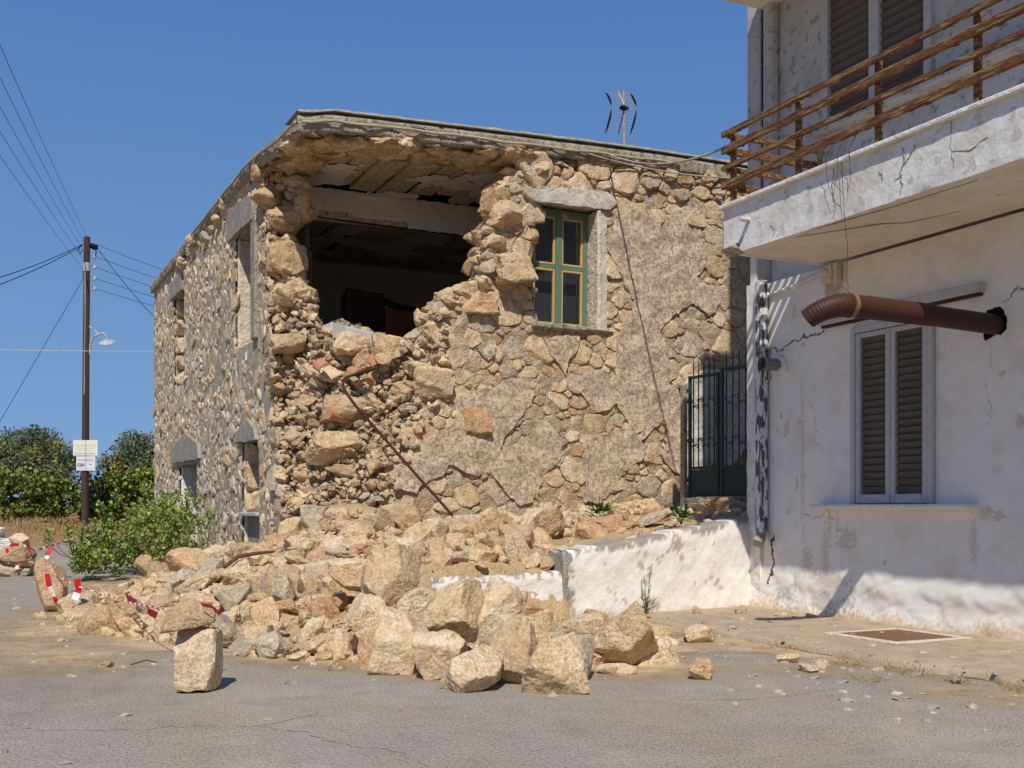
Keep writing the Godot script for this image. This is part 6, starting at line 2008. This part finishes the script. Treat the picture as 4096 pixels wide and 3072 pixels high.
func make_tape() -> void:
	var a := base("barrier_tape")
	tag(a, "red and white barrier tape stretched from the stone stack up to the far house corner", "barrier tape", "barrier tapes round the collapse")
	tape_part(a, "twisted_tape", [V3(0.72, 0.36, -17.3), V3(1.45, 0.52, -18.9), V3(2.3, 0.74, -20.9), V3(3.17, 1.05, -23.0)], 0.045, 22.0)
	tape_part(a, "loose_end", [V3(0.98, 0.40, -17.7), V3(0.93, 0.30, -17.66), V3(0.88, 0.19, -17.6)], 0.07, 2.0, 0.9)
	for q in [[V3(0.38, 0.42, -17.26), V3(0.40, 0.28, -17.24), V3(0.42, 0.18, -17.27)], [V3(0.58, 0.46, -17.24), V3(0.52, 0.33, -17.22), V3(0.45, 0.19, -17.26)], [V3(0.42, 0.45, -17.25), V3(0.50, 0.47, -17.23), V3(0.60, 0.46, -17.25), V3(0.68, 0.36, -17.24), V3(0.60, 0.24, -17.22), V3(0.48, 0.13, -17.2)]]:
		tape_part(a, "wrapped_tape", q, 0.04, 0.6, 0.2)
	var b := base("barrier_tape")
	tag(b, "red and white barrier tape sagging from the stone stack to the upright block", "barrier tape", "barrier tapes round the collapse")
	tape_part(b, "twisted_tape", [V3(0.66, 0.24, -17.2), V3(0.74, 0.26, -15.5), V3(0.62, 0.40, -11.9)], 0.022, 20.0)
	tape_part(b, "loose_end", [V3(0.735, 0.28, -16.2), V3(0.755, 0.22, -16.15), V3(0.77, 0.12, -16.1)], 0.06, 4.0, 0.4)
	tape_part(b, "knot_end", [V3(0.67, 0.30, -13.6), V3(0.70, 0.33, -13.5), V3(0.76, 0.27, -13.4)], 0.05, 3.0)
	tape_part(b, "wrapped_tape", [V3(0.60, 0.37, -11.46), V3(0.61, 0.27, -11.44), V3(0.66, 0.16, -11.44), V3(0.67, 0.11, -11.43)], 0.045, 1.5, 0.3)
	tape_part(b, "twisted_tape", [V3(0.66, 0.36, -11.5), V3(0.84, 0.27, -11.0), V3(0.97, 0.24, -10.6), V3(1.06, 0.27, -9.0), V3(1.10, 0.35, -7.3), V3(1.08, 0.46, -6.4)], 0.014, 25.0)
	tape_part(b, "loose_end", [V3(0.83, 0.34, -11.0), V3(0.84, 0.24, -10.98), V3(0.80, 0.13, -10.97)], 0.075, 0.6, 0.8)
	tape_part(b, "loose_end", [V3(1.03, 0.315, -9.0), V3(1.10, 0.27, -8.9), V3(1.19, 0.20, -8.85), V3(1.25, 0.16, -8.85)], 0.085, 1.2, 0.6)
	tape_part(b, "loose_end", [V3(1.09, 0.475, -6.16), V3(1.14, 0.465, -6.12), V3(1.18, 0.42, -6.10), V3(1.22, 0.38, -6.10)], 0.045, 0.8, 0.9)

# ---------------------------------------------------------------- pole, wires, signs, aerials
func wire(called: String, pts: Array, r: float, m: Material, label: String, group := "") -> void:
	var o := part(called, tubem(pts, r, 6), m)
	tag(o, label, "wire", group)

func sagged(a: Vector3, b: Vector3, sag: float, n := 14) -> Array:
	var out := []
	for k in n + 1:
		var t := float(k) / n
		out.append(a.lerp(b, t) - Vector3.UP * sag * 4.0 * t * (1.0 - t))
	return out

func make_pole() -> void:
	var X := 2.555
	var Z := -30.92
	var p := base("utility_pole", V3(X, 0, Z))
	tag(p, "tall dark wooden utility pole with porcelain insulators beyond the road", "utility pole")
	part("pole", tubem([V3(-0.03, 0.1, 0), V3(-0.01, 4.0, 0), V3(0.02, 7.99, 0)], [0.100, 0.088, 0.078], 14), M.polewood, p)
	part("metal_band", tubem([V3(0.012, 7.1, 0), V3(0.014, 7.32, 0)], 0.086, 14), M.alu, p)
	part("conduit", tubem([V3(-0.05, 3.9, 0.08), V3(-0.04, 5.5, 0.075), V3(-0.03, 7.2, 0.07)], 0.020, 6), M.conduit, p)
	for k in 4:
		var y: float = [7.50, 7.22, 6.93, 6.66][k]
		part("bracket", boxm(V3(0.16, 0.02, 0.03), 0.003), M.metal, p, V3(0.15, y + 0.04, 0.02))
		part("bracket", boxm(V3(0.16, 0.02, 0.03), 0.003), M.metal, p, V3(0.15, y - 0.05, 0.02))
		var s := stc()
		lathe(s, [V(0.02, -0.06), V(0.04, -0.05), V(0.03, -0.01), V(0.045, 0.02), V(0.02, 0.05)], 10, V3(0.21, y, 0.02))
		part("insulator", fin(s), M.porcelain, p)
	part("clamp", free_rock(V3(0.10, 0.05, 0.06), 4, 2, 0.5), M.wire, p, V3(0.17, 7.76, 0))
	for q in [[V3(-0.13, 7.76, 0.05), V3(-0.2, 7.6, 0.08), V3(-0.16, 7.5, 0.08), V3(-0.10, 7.62, 0.12)], [V3(0.2, 7.76, 0.05), V3(0.24, 7.6, 0.06), V3(0.2, 7.5, 0.1)]]:
		part("cable_loop", tubem(q, 0.014, 5), M.wire, p)
	# lamp
	var l := base("street_lamp", V3(X + 0.09, 5.25, Z + 0.05))
	tag(l, "grey street lamp on a curved arm fixed to the wooden pole", "street lamp")
	part("arm", tubem([V3(0.0, -0.3, 0), V3(0.0, -0.05, 0.0), V3(0.06, 0.12, 0.06), V3(0.18, 0.20, 0.14), V3(0.30, 0.24, 0.22), V3(0.36, 0.17, 0.26), V3(0.38, 0.08, 0.27)], 0.025, 8), M.alu, l)
	part("brace", tubem([V3(-0.02, 0.42, 0.0), V3(0.20, 0.22, 0.14)], 0.02, 6), M.alu, l)
	var s := stc()
	lathe(s, [V(0.03, 0.10), V(0.05, 0.04), V(0.12, 0.0), V(0.20, -0.03), V(0.205, -0.04), V(0.12, -0.02), V(0.04, 0.02)], 18, V3(0.385, 0.03, 0.28), Basis.from_euler(V3(0.45, 0, 0.22)))
	part("shade", fin(s), M.alu, l)
	s = stc()
	lathe(s, [V(0.03, 0.02), V(0.045, -0.02), V(0.05, -0.06), V(0.0, -0.10)], 10, V3(0.385, 0.03, 0.28), Basis.from_euler(V3(0.45, 0, 0.22)))
	part("bulb", fin(s), M.porcelain, l)
	# signs on the pole
	var sg := base("direction_sign", V3(X - 0.03, 2.52, Z + 0.12), -0.445)
	tag(sg, "upper cream board on the wooden pole with faded lettering and a pale pink arrow", "sign")
	part("board", boxm(V3(0.63, 0.40, 0.012), 0.003), M.signcream, sg)
	var t := TextMesh.new()
	t.text = "Τυρί Κρασί Ελιά"
	t.font = SystemFont.new()
	t.font.font_names = PackedStringArray(["Droid Serif"])
	t.font_size = 16
	t.pixel_size = 0.0045
	t.depth = 0.002
	part("lettering", t, M.paleink, sg, V3(0, 0.07, 0.008))
	for q in 2:
		part("lettering_line", boxm(V3(0.46 - q * 0.06, 0.010, 0.002), 0.0005), M.paleink, sg, V3(0, -0.0 - q * 0.055, 0.008))
	s = stc()
	prism(s, PackedVector2Array([V(-0.27, -0.12), V(0.16, -0.12), V(0.16, -0.10), V(0.27, -0.14), V(0.16, -0.18), V(0.16, -0.16), V(-0.27, -0.16)]), func(p, o): return Vector3(p.x, p.y, 0.007 + o), 0.002)
	part("arrow", fin(s), M.pink, sg)
	var s2 := base("direction_sign", V3(X - 0.02, 2.12, Z + 0.12), -0.445)
	tag(s2, "lower white board on the wooden pole with grey pictograms and a small black arrow", "sign")
	part("board", boxm(V3(0.49, 0.37, 0.012), 0.003), M.signwhite, s2)
	t = TextMesh.new()
	t.text = "το πετρέλι"
	t.font = SystemFont.new()
	t.font.font_names = PackedStringArray(["Droid Serif"])
	t.font_size = 16
	t.pixel_size = 0.0052
	t.depth = 0.002
	part("lettering", t, M.ink, s2, V3(0, 0.09, 0.008))
	for q in [[-0.17, true], [-0.075, false]]:
		s = stc()
		if q[1]:
			for e in [-1, 1]:
				bx(s, V3(q[0] + e * 0.03, -0.04, 0.008), V3(0.022, 0.085, 0.003), 0.0005)
				bx(s, V3(q[0], -0.04 + e * 0.032, 0.008), V3(0.038, 0.02, 0.003), 0.0005)
		else:
			for e in [-1, 0, 1]:
				bx(s, V3(q[0] + e * 0.03, -0.04, 0.008), V3(0.022, 0.085, 0.003), 0.0005)
		part("pictogram", fin(s), M.ink, s2)
	s = stc()
	prism(s, PackedVector2Array([V(0.08, -0.015), V(0.13, -0.015), V(0.13, -0.005), V(0.16, -0.02), V(0.13, -0.035), V(0.13, -0.025), V(0.08, -0.025)]), func(p, o): return Vector3(p.x, p.y, 0.007 + o), 0.002)
	part("arrow", fin(s), M.blackink, s2)
	part("lettering_line", boxm(V3(0.42, 0.008, 0.002), 0.0005), M.paleink, s2, V3(0, -0.135, 0.008))
	# wires
	var top := [V3(X + 0.03, 7.97, Z), V3(X, 7.75, Z), V3(X - 0.02, 7.55, Z), V3(X - 0.03, 7.35, Z), V3(X - 0.08, 7.15, Z)]
	var ends := [6.22, 6.04, 5.85, 5.67, 5.49]
	var nth := ["topmost", "second highest", "middle", "second lowest", "lowest"]
	for k in 5:
		wire("power_line", sagged(top[k], (top[k] as Vector3).lerp(V3(-0.04 - k * 0.10, ends[k], -12.2), 1.25), 0.10), 0.004, M.wire, nth[k] + " of the five power lines running from the pole up over the road", "power lines over the road")
	for k in 2:
		wire("power_line", sagged(V3(X - 0.08, 7.80 - k * 0.03, Z), V3(X - 0.08, 7.80 - k * 0.03, Z).lerp(V3(0.1, 5.35 - k * 0.16, -23.5), 1.35), 0.12), 0.009, M.wire, ["upper", "lower"][k] + " of two thick cables dropping from the pole to the left", "cables to the left of the pole")
	for k in 5:
		var y: float = [7.82, 7.50, 7.22, 6.93, 6.66][k]
		wire("power_line", sagged(V3(X + 0.25, y, Z), V3(X + 3.6, y - 0.75 + k * 0.06, Z - 0.7), 0.05), 0.006, M.wire, nth[k] + " of the five lines running from the pole's insulators to behind the house", "lines behind the house")
	wire("service_cable", sagged(V3(X + 0.22, 7.80, Z), V3(4.3, 4.95, -27.4), 0.12), 0.008, M.wire, "cable slanting steeply from the pole top down behind the house", "")
	wire("stay_wire", [V3(X - 0.08, 7.1, Z), V3(X - 0.12, 6.8, Z + 0.2), V3(0.268, 2.49, -26.47), V3(-0.2, 1.5, -25.5)], 0.007, M.wire, "taut stay wire slanting from the pole down to the left", "")
	wire("telephone_line", sagged(V3(-2.5, 4.62, -29.0), V3(3.9, 4.62, -27.0), 0.04), 0.007, M.palewire, "pale telephone line crossing level in front of the pole", "")
	wire("aerial_cable", sagged(V3(7.0, 5.33, -11.90), V3(BX - 0.03, 4.55, -8.42), 0.22, 20), 0.012, M.conduit, "grey cable sagging from the roof edge across to the white building", "")
	wire("roof_cord", sagged(V3(6.62, 5.31, -11.90), V3(8.9, 5.27, -11.88), 0.07, 16), 0.010, M.conduit, "thin cord drooping along the right end of the roof edge", "")

func make_aerial() -> void:
	var a := base("tv_aerial", V3(7.59, 5.46, -12.5))
	tag(a, "two panel grid television aerial on a thin mast standing on the roof", "aerial")
	part("mast", tubem([V3(0, 0, 0), V3(-0.015, 0.95, 0)], 0.015, 10), M.conduit, a)
	part("clamp", free_rock(V3(0.055, 0.016, 0.03), 3, 2, 0.5), M.wire, a, V3(-0.02, 0.715, 0.02))
	for up in [1.0, -1.0]:
		var pn := base("panel")
		remove_child(pn)
		a.add_child(pn)
		pn.name = "panel" if up > 0 else "panel_001"
		pn.position = V3(-0.02, 0.715 + up * 0.022, 0.02)
		pn.rotation.y = -0.30
		var H := 0.21 if up > 0 else 0.29
		for k in 8:
			var t := k / 7.0
			part("rod", tubem([V3(-0.06 * t - 0.165, up * H * t, -0.10 * t), V3(-0.06 * t + 0.165, up * H * t, -0.10 * t)], 0.0032, 5), M.metal, pn)
		for sd in [-0.165, 0.165]:
			var s := stc()
			prism(s, PackedVector2Array([V(0.0, 0.0), V(H, 0.0), V(H * 0.75, 0.026), V(H * 0.35, 0.03)]), func(p, o): return Vector3(sd + o - 0.005 - 0.06 * p.x / H + p.y * 0.5, up * p.x, -0.10 * p.x / H + p.y), 0.010)
			part("side_plate", fin(s), M.darkplastic, pn)
		part("boom", tubem([V3(0, 0.01 * up, 0.01), V3(-0.055, H * up, -0.09)], 0.007, 6), M.metal if up > 0 else M.rebar, pn)

# ---------------------------------------------------------------- plants
func make_plants() -> void:
	# olive trees beyond the vineyard
	var oc := [lin_c(0.12, 0.15, 0.075), lin_c(0.17, 0.20, 0.11), lin_c(0.085, 0.11, 0.05), lin_c(0.22, 0.25, 0.16)]
	var trees := [[V3(2.0, 0.7, -48), V3(2.3, 2.1, 1.8), 1.7, "broad grey green olive tree left of the utility pole"], [V3(-0.6, 0.7, -47), V3(1.6, 1.5, 1.5), 1.5, "low grey green olive tree at the left edge beyond the vines"], [V3(5.2, 0.7, -41.5), V3(1.35, 1.75, 1.3), 1.35, "rounded olive tree between the pole and the house"], [V3(6.6, 0.7, -42.5), V3(1.5, 1.7, 1.4), 1.3, "olive tree half hidden behind the house wall"]]
	for q in trees:
		var t := base("olive_tree", q[0])
		tag(t, q[3], "tree", "olive trees beyond the vines")
		part("trunk", tubem([V3(0, -0.2, 0), V3(0.08, 0.5, 0.02), V3(0.0, 1.1, 0.0), V3(0.15, 1.6, 0.1)], [0.22, 0.16, 0.13, 0.08], 8), M.bark, t)
		for k in 4:
			part("limb", tubem([V3(0.02, 0.9, 0), V3(rf(-0.4, 0.4), 1.4, rf(-0.4, 0.4)), V3(rf(-0.9, 0.9), 1.9, rf(-0.9, 0.9))], [0.09, 0.06, 0.03], 6), M.bark, t)
		var L := Leaves.new()
		var rad: Vector3 = q[1]
		for c in 90:
			var d := rdir()
			d.y = absf(d.y) * 1.1 - 0.3
			var p := V3(0, q[2], 0) + d * rad * rf(0.45, 1.0)
			p.y = maxf(p.y, 0.25)
			leaf_cloud(L, p, V3(0.42, 0.36, 0.42), 160, 0.17, 0.06, oc, 0.5)
		tag(part("crown", arr(L.v, L.i, L.n, L.c), M.leaf, t), "", "", "", "stuff")
	# vines along the far edge of the road
	var vc := [lin_c(0.15, 0.23, 0.04), lin_c(0.10, 0.16, 0.03), lin_c(0.23, 0.29, 0.05), lin_c(0.07, 0.12, 0.025), lin_c(0.28, 0.20, 0.06)]
	var row := 0
	for q in [[-2.2, 31.0, "vine bush with reddish leaf tips at the far left behind the road"], [-0.3, 31.0, "sprawling vine bush at the left edge, its leaves turning yellow"], [1.2, 31.6, "tall vine bush just left of the utility pole"], [2.6, 32.0, "vine bush around the foot of the utility pole"], [4.0, 32.2, "dense vine bush right of the utility pole"], [5.4, 32.6, "vine bush running behind the corner of the house"]]:
		var b := base("vine_bush", V3(q[0], 0.55, -q[1]))
		tag(b, q[2], "vine", "grape vines beyond the road")
		for k in 3:
			part("stem", tubem([V3(rf(-0.6, 0.6), 0, 0), V3(rf(-0.6, 0.6), 0.5, 0.1), V3(rf(-0.7, 0.7), 1.0, 0.0)], [0.035, 0.025, 0.015], 6), M.bark, b)
		var L := Leaves.new()
		var hgt: float = [1.3, 1.35, 1.75, 1.5, 1.45, 1.45][row]
		for c in 46:
			var p := V3(rf(-0.95, 0.95), rf(0.25, hgt), rf(-0.5, 0.6))
			p.y *= 0.85 + 0.3 * N1.get_noise_2d(q[0] + p.x * 1.5, 5.0)
			var cols := vc.duplicate()
			if p.y > hgt * 0.7:
				cols.append(lin_c(0.33, 0.33, 0.06))
				cols.append(lin_c(0.27, 0.33, 0.06))
			leaf_cloud(L, p, V3(0.30, 0.24, 0.30), 75, 0.12, 0.10, cols, 0.1)
		for c in 8:
			var p := V3(rf(-0.9, 0.9), rf(hgt * 0.9, hgt * 1.15), rf(-0.2, 0.4))
			leaf_cloud(L, p, V3(0.10, 0.22, 0.10), 22, 0.11, 0.09, [lin_c(0.26, 0.25, 0.05), lin_c(0.22, 0.13, 0.05), lin_c(0.14, 0.2, 0.04)], 0.3)
		tag(part("foliage", arr(L.v, L.i, L.n, L.c), M.leaf, b), "", "", "", "stuff")
		row += 1
	# dry grass on the bank
	var G := Leaves.new()
	for k in 9000:
		var x := rf(-5.5, 7.5)
		var e := rf(-0.15, 4.0)
		var d := road_edge(x) + e
		var y := ground_y(x, d) - 0.04 + 0.45 * ss(0.0, 3.2, e)
		var al := (Vector3.UP + rdir() * 0.8).normalized()
		var c := lin_c(0.38, 0.24, 0.11) if R.randf() < 0.7 else lin_c(0.28, 0.20, 0.10)
		var w := rf(0.7, 1.2)
		G.add(V3(x, y, -d), al, al.cross(rdir()).normalized(), rf(0.06, 0.19), 0.02, Color(c.r * w, c.g * w, c.b * w))
	tag(part("dry_grass", arr(G.v, G.i, G.n, G.c), M.dry), "straw coloured dry grass covering the bank beyond the road", "grass", "", "stuff")
	# tufts in the kerb
	for q in [[4.95, 5.5], [5.05, 5.15], [5.02, 4.95], [5.0, 4.6], [5.1, 6.3], [5.12, 4.35], [5.05, 4.2], [4.6, 4.9]]:
		var T := Leaves.new()
		for k in 60:
			var al := (Vector3.UP * rf(0.1, 0.9) + rdir() * 0.9)
			al.y = absf(al.y) * 0.6
			al = al.normalized()
			T.add(V3(rf(-0.09, 0.09), 0.0, rf(-0.10, 0.10)), al, al.cross(rdir()).normalized(), rf(0.03, 0.09), 0.004, lin_c(0.42, 0.28, 0.12) * rf(0.7, 1.1))
		var o := part("dry_tuft", arr(T.v, T.i, T.n, T.c), M.dry, null, V3(q[0], 0.005, -q[1]))
		tag(o, "tuft of dry yellow grass growing along the broken kerb", "grass", "dry tufts along the kerb", "")
	# the two green bushes against the side wall
	var bc := [lin_c(0.24, 0.33, 0.06), lin_c(0.17, 0.25, 0.045), lin_c(0.33, 0.41, 0.10), lin_c(0.12, 0.19, 0.04), lin_c(0.30, 0.28, 0.10)]
	var shrubs := [[V3(2.25, 0.1, -17.2), "big bright green bush sprawling against the far part of the side wall", [[0, 0.48, 0, 0.60, 0.44, 1.5], [-0.5, 0.30, 0.5, 0.5, 0.30, 0.9], [0.35, 0.68, -0.9, 0.5, 0.38, 1.2], [-0.75, 0.22, 1.3, 0.42, 0.25, 0.5], [0.2, 0.4, 1.0, 0.5, 0.42, 0.7], [-1.05, 0.20, 1.1, 0.22, 0.18, 0.3]]], [V3(2.42, 0.12, -15.3), "smaller bright green bush between the doorway and the heap", [[0, 0.40, 0, 0.30, 0.36, 0.4], [-0.25, 0.26, 0.3, 0.26, 0.28, 0.3], [0.1, 0.60, -0.3, 0.22, 0.2, 0.3], [-0.36, 0.16, 0.7, 0.22, 0.2, 0.25]]]]
	for q in shrubs:
		var b := base("green_bush", q[0])
		tag(b, q[1], "bush", "bushes along the side wall")
		var L := Leaves.new()
		for e in q[2]:
			for c in int(17 * e[3] * e[5] / 0.35):
				var d := rdir() * rf(0.5, 1.0)
				var p := V3(e[0] + d.x * e[3], maxf(0.05, e[1] + d.y * e[4]), e[2] + d.z * e[5])
				leaf_cloud(L, p, V3(0.11, 0.12, 0.11) * rf(0.7, 1.4), 70, 0.06, 0.046, bc, 0.4)
		for k in 44:
			var e: Array = q[2][R.randi() % q[2].size()]
			var d := rdir()
			d.y = absf(d.y)
			var p := V3(e[0], e[1], e[2]) + d * V3(e[3], e[4], e[5])
			var tip := p + (d + Vector3.UP * 0.5) * rf(0.1, 0.34)
			part("shoot", tubem([p - d * 0.2, p, tip], 0.006, 4), M.bark, b)
			leaf_cloud(L, p.lerp(tip, 0.8), V3(0.06, 0.09, 0.06), 26, 0.05, 0.04, bc, 0.6)
		tag(part("foliage", arr(L.v, L.i, L.n, L.c), M.leaf, b), "", "", "", "stuff")
	# weeds on the terrace and by the wall
	var k2 := 0
	for q in [[V3(6.10, 0.86, -9.0), 0.17, "star leaved green weed growing on top of the white wall"], [V3(5.78, 0.90, -10.0), 0.18, "green weed growing between the rust red stones and the facade"]]:
		var w := base("green_weed", q[0])
		tag(w, q[2], "weed", "weeds on the terrace")
		var L := Leaves.new()
		for k in 46:
			var d := rdir()
			d.y = absf(d.y) * 0.7 + 0.1
			var p: Vector3 = d * q[1] * rf(0.3, 1.0)
			var al := (d + Vector3.DOWN * 0.25).normalized()
			for f in [-0.5, 0.0, 0.5]:
				var a2 := al.rotated(Vector3.UP, f)
				L.add(p, a2, a2.cross(Vector3.UP).normalized(), rf(0.05, 0.09), 0.032, lin_c(0.05, 0.13, 0.025) * rf(0.8, 1.4))
		part("leaves", arr(L.v, L.i, L.n, L.c), M.leaf, w)
		for k in 6:
			var d := rdir()
			d.y = absf(d.y) + 0.3
			part("stalk", tubem([V3(0, -0.03, 0), d * q[1] * 0.5, d * q[1] * 0.9], 0.004, 4), M.gate, w)
	var wl := base("thin_weed", V3(5.33, 0.04, -8.42))
	tag(wl, "thin grey green weed with bare stalks growing at the foot of the white wall", "weed")
	var WL := Leaves.new()
	var wm := mat(null, Color(0.42, 0.46, 0.26), 0.8)
	for k in 9:
		var tip := V3(rf(-0.12, 0.12), rf(0.12, 0.32), rf(-0.05, 0.08)) if k > 1 else V3(0.07 - k * 0.03, 0.46 - k * 0.08, 0.0)
		part("stalk", tubem([V3(rf(-0.02, 0.02), 0, 0), tip * 0.5 + V3(rf(-0.02, 0.02), 0, 0), tip], 0.003, 4), wm, wl)
		for j in 7:
			var al := (rdir() + Vector3.UP * 0.6).normalized()
			WL.add(tip * rf(0.05, 0.6), al, al.cross(rdir()).normalized(), rf(0.03, 0.06), 0.012, lin_c(0.14, 0.17, 0.06))
	part("leaves", arr(WL.v, WL.i, WL.n, WL.c), M.leaf, wl)
	# white sacks at the far left
	for q in [[V3(0.20, 0.30, -21.6), "white sack lying on the ground at the left edge of the road, the lower one"], [V3(0.16, 0.52, -21.65), "white sack lying on top of another sack at the left edge of the road"]]:
		var o := part("white_sack", free_rock(V3(0.30, 0.14, 0.22), 3, 3, 0.7, 0.12), M.bag, null, q[0])
		tag(o, q[1], "sack", "white sacks at the left edge")
	# small greens in the heap
	var o2 := part("low_herb", herb(), M.leaf, null, V3(1.5, 0.12, -11.8))
	tag(o2, "small low green herb on the gravel before the big bush", "weed")

func herb() -> ArrayMesh:
	var L := Leaves.new()
	leaf_cloud(L, V3(0, 0.04, 0), V3(0.25, 0.05, 0.2), 120, 0.05, 0.03, [lin_c(0.10, 0.16, 0.03), lin_c(0.16, 0.19, 0.05)], 0.4)
	return arr(L.v, L.i, L.n, L.c)

func lin_c(r: float, g: float, b: float) -> Color:
	return Color(r, g, b)

# ---------------------------------------------------------------- all of it
func _ready() -> void:
	R.seed = 20240917
	N1.seed = 5
	N1.frequency = 1.0
	N1.noise_type = FastNoiseLite.TYPE_SIMPLEX_SMOOTH
	N1.fractal_type = FastNoiseLite.FRACTAL_NONE
	# camera: level, the lens shifted upwards
	var cam := Camera3D.new()
	cam.name = "camera"
	cam.position = V3(0, 1.0, 0)
	cam.rotation.y = -0.44565
	cam.projection = Camera3D.PROJECTION_FRUSTUM
	cam.near = 0.1
	cam.far = 900.0
	cam.keep_aspect = Camera3D.KEEP_HEIGHT
	cam.size = 0.1 * 1659.0 / 2420.0
	cam.frustum_offset = Vector2(0.0, 0.1 * (1095.0 - 829.5) / 2420.0)
	add_child(cam)
	cam.current = true
	# sky, sun, exposure
	var sky := ProceduralSkyMaterial.new()
	sky.sky_top_color = lin(0.026, 0.125, 0.41)
	sky.sky_horizon_color = lin(0.23, 0.40, 0.67)
	sky.sky_curve = 0.26
	sky.ground_bottom_color = lin(0.20, 0.17, 0.14)
	sky.ground_horizon_color = lin(0.26, 0.24, 0.20)
	sky.sun_angle_max = 8.0
	sky.sun_curve = 0.15
	var env := Environment.new()
	env.background_mode = Environment.BG_SKY
	env.sky = Sky.new()
	env.sky.sky_material = sky
	env.tonemap_mode = Environment.TONE_MAPPER_LINEAR
	env.tonemap_exposure = 1.0
	env.sdfgi_enabled = true
	env.ssao_enabled = true
	env.ssil_enabled = true
	var we := WorldEnvironment.new()
	we.name = "world"
	we.environment = env
	add_child(we)
	var sun := DirectionalLight3D.new()
	sun.name = "sun"
	sun.light_energy = 1.35
	sun.light_color = Color(1.0, 0.975, 0.935)
	sun.light_angular_distance = 0.6
	sun.shadow_enabled = true
	add_child(sun)
	sun.look_at_from_position(V3(-0.406, 1.0, 0.75) * 20.0, Vector3.ZERO, Vector3.UP)
	make_ico()
	make_materials()
	for k in 34:
		LIB.append(free_rock(V3(rf(0.9, 1.1), rf(0.85, 1.0), rf(0.85, 1.05)), 7, 3 if k < 24 else 1, [0.25, 0.6, 0.7, 0.3, 0.15, 0.2][(k / 5) % 6], 0.10))
	for k in 14:
		var lp := rock_planes(V3(rf(0.9, 1.1), rf(0.8, 1.0), rf(0.85, 1.05)), 6, rf(0.2, 0.6))
		LOW.append(crisp(rock_v(lp[0], lp[1], Vector3.ONE.normalized(), 2, 0.14, 1.2, 30.0), 2))
	make_ground()
	make_terrace()
	house = base("ruined_house")
	tag(house, "half collapsed two storey stone house with its near corner fallen open", "house")
	make_facade()
	make_side_wall()
	make_roof_and_rooms()
	make_white_building()
	make_building_fittings()
	make_gate()
	make_rubble()
	make_rods()
	make_tape()
	make_pole()
	make_aerial()
	make_plants()
	tell_apart()

# where two things would carry the same label, say which of them is which by its place
func tell_apart() -> void:
	var by := {}
	for o in get_children():
		if o.has_meta("label"):
			var l: String = o.get_meta("label")
			if not by.has(l):
				by[l] = []
			by[l].append(o)
	for l in by:
		var g: Array = by[l]
		if g.size() < 2:
			continue
		g.sort_custom(func(a, b): return a.position.x / -a.position.z < b.position.x / -b.position.z)
		var n := g.size()
		var names := ["leftmost", "second from left", "third from left", "fourth from left", "fifth from left", "sixth from left", "seventh from left", "eighth from left"]
		for k in n:
			var w: String = names[mini(k, 7)]
			if k == n - 1:
				w = "rightmost"
			if n == 2:
				w = ["left one", "right one"][k]
			elif n == 3 and k == 1:
				w = "middle one"
			g[k].set_meta("label", "%s, %s" % [l, w])
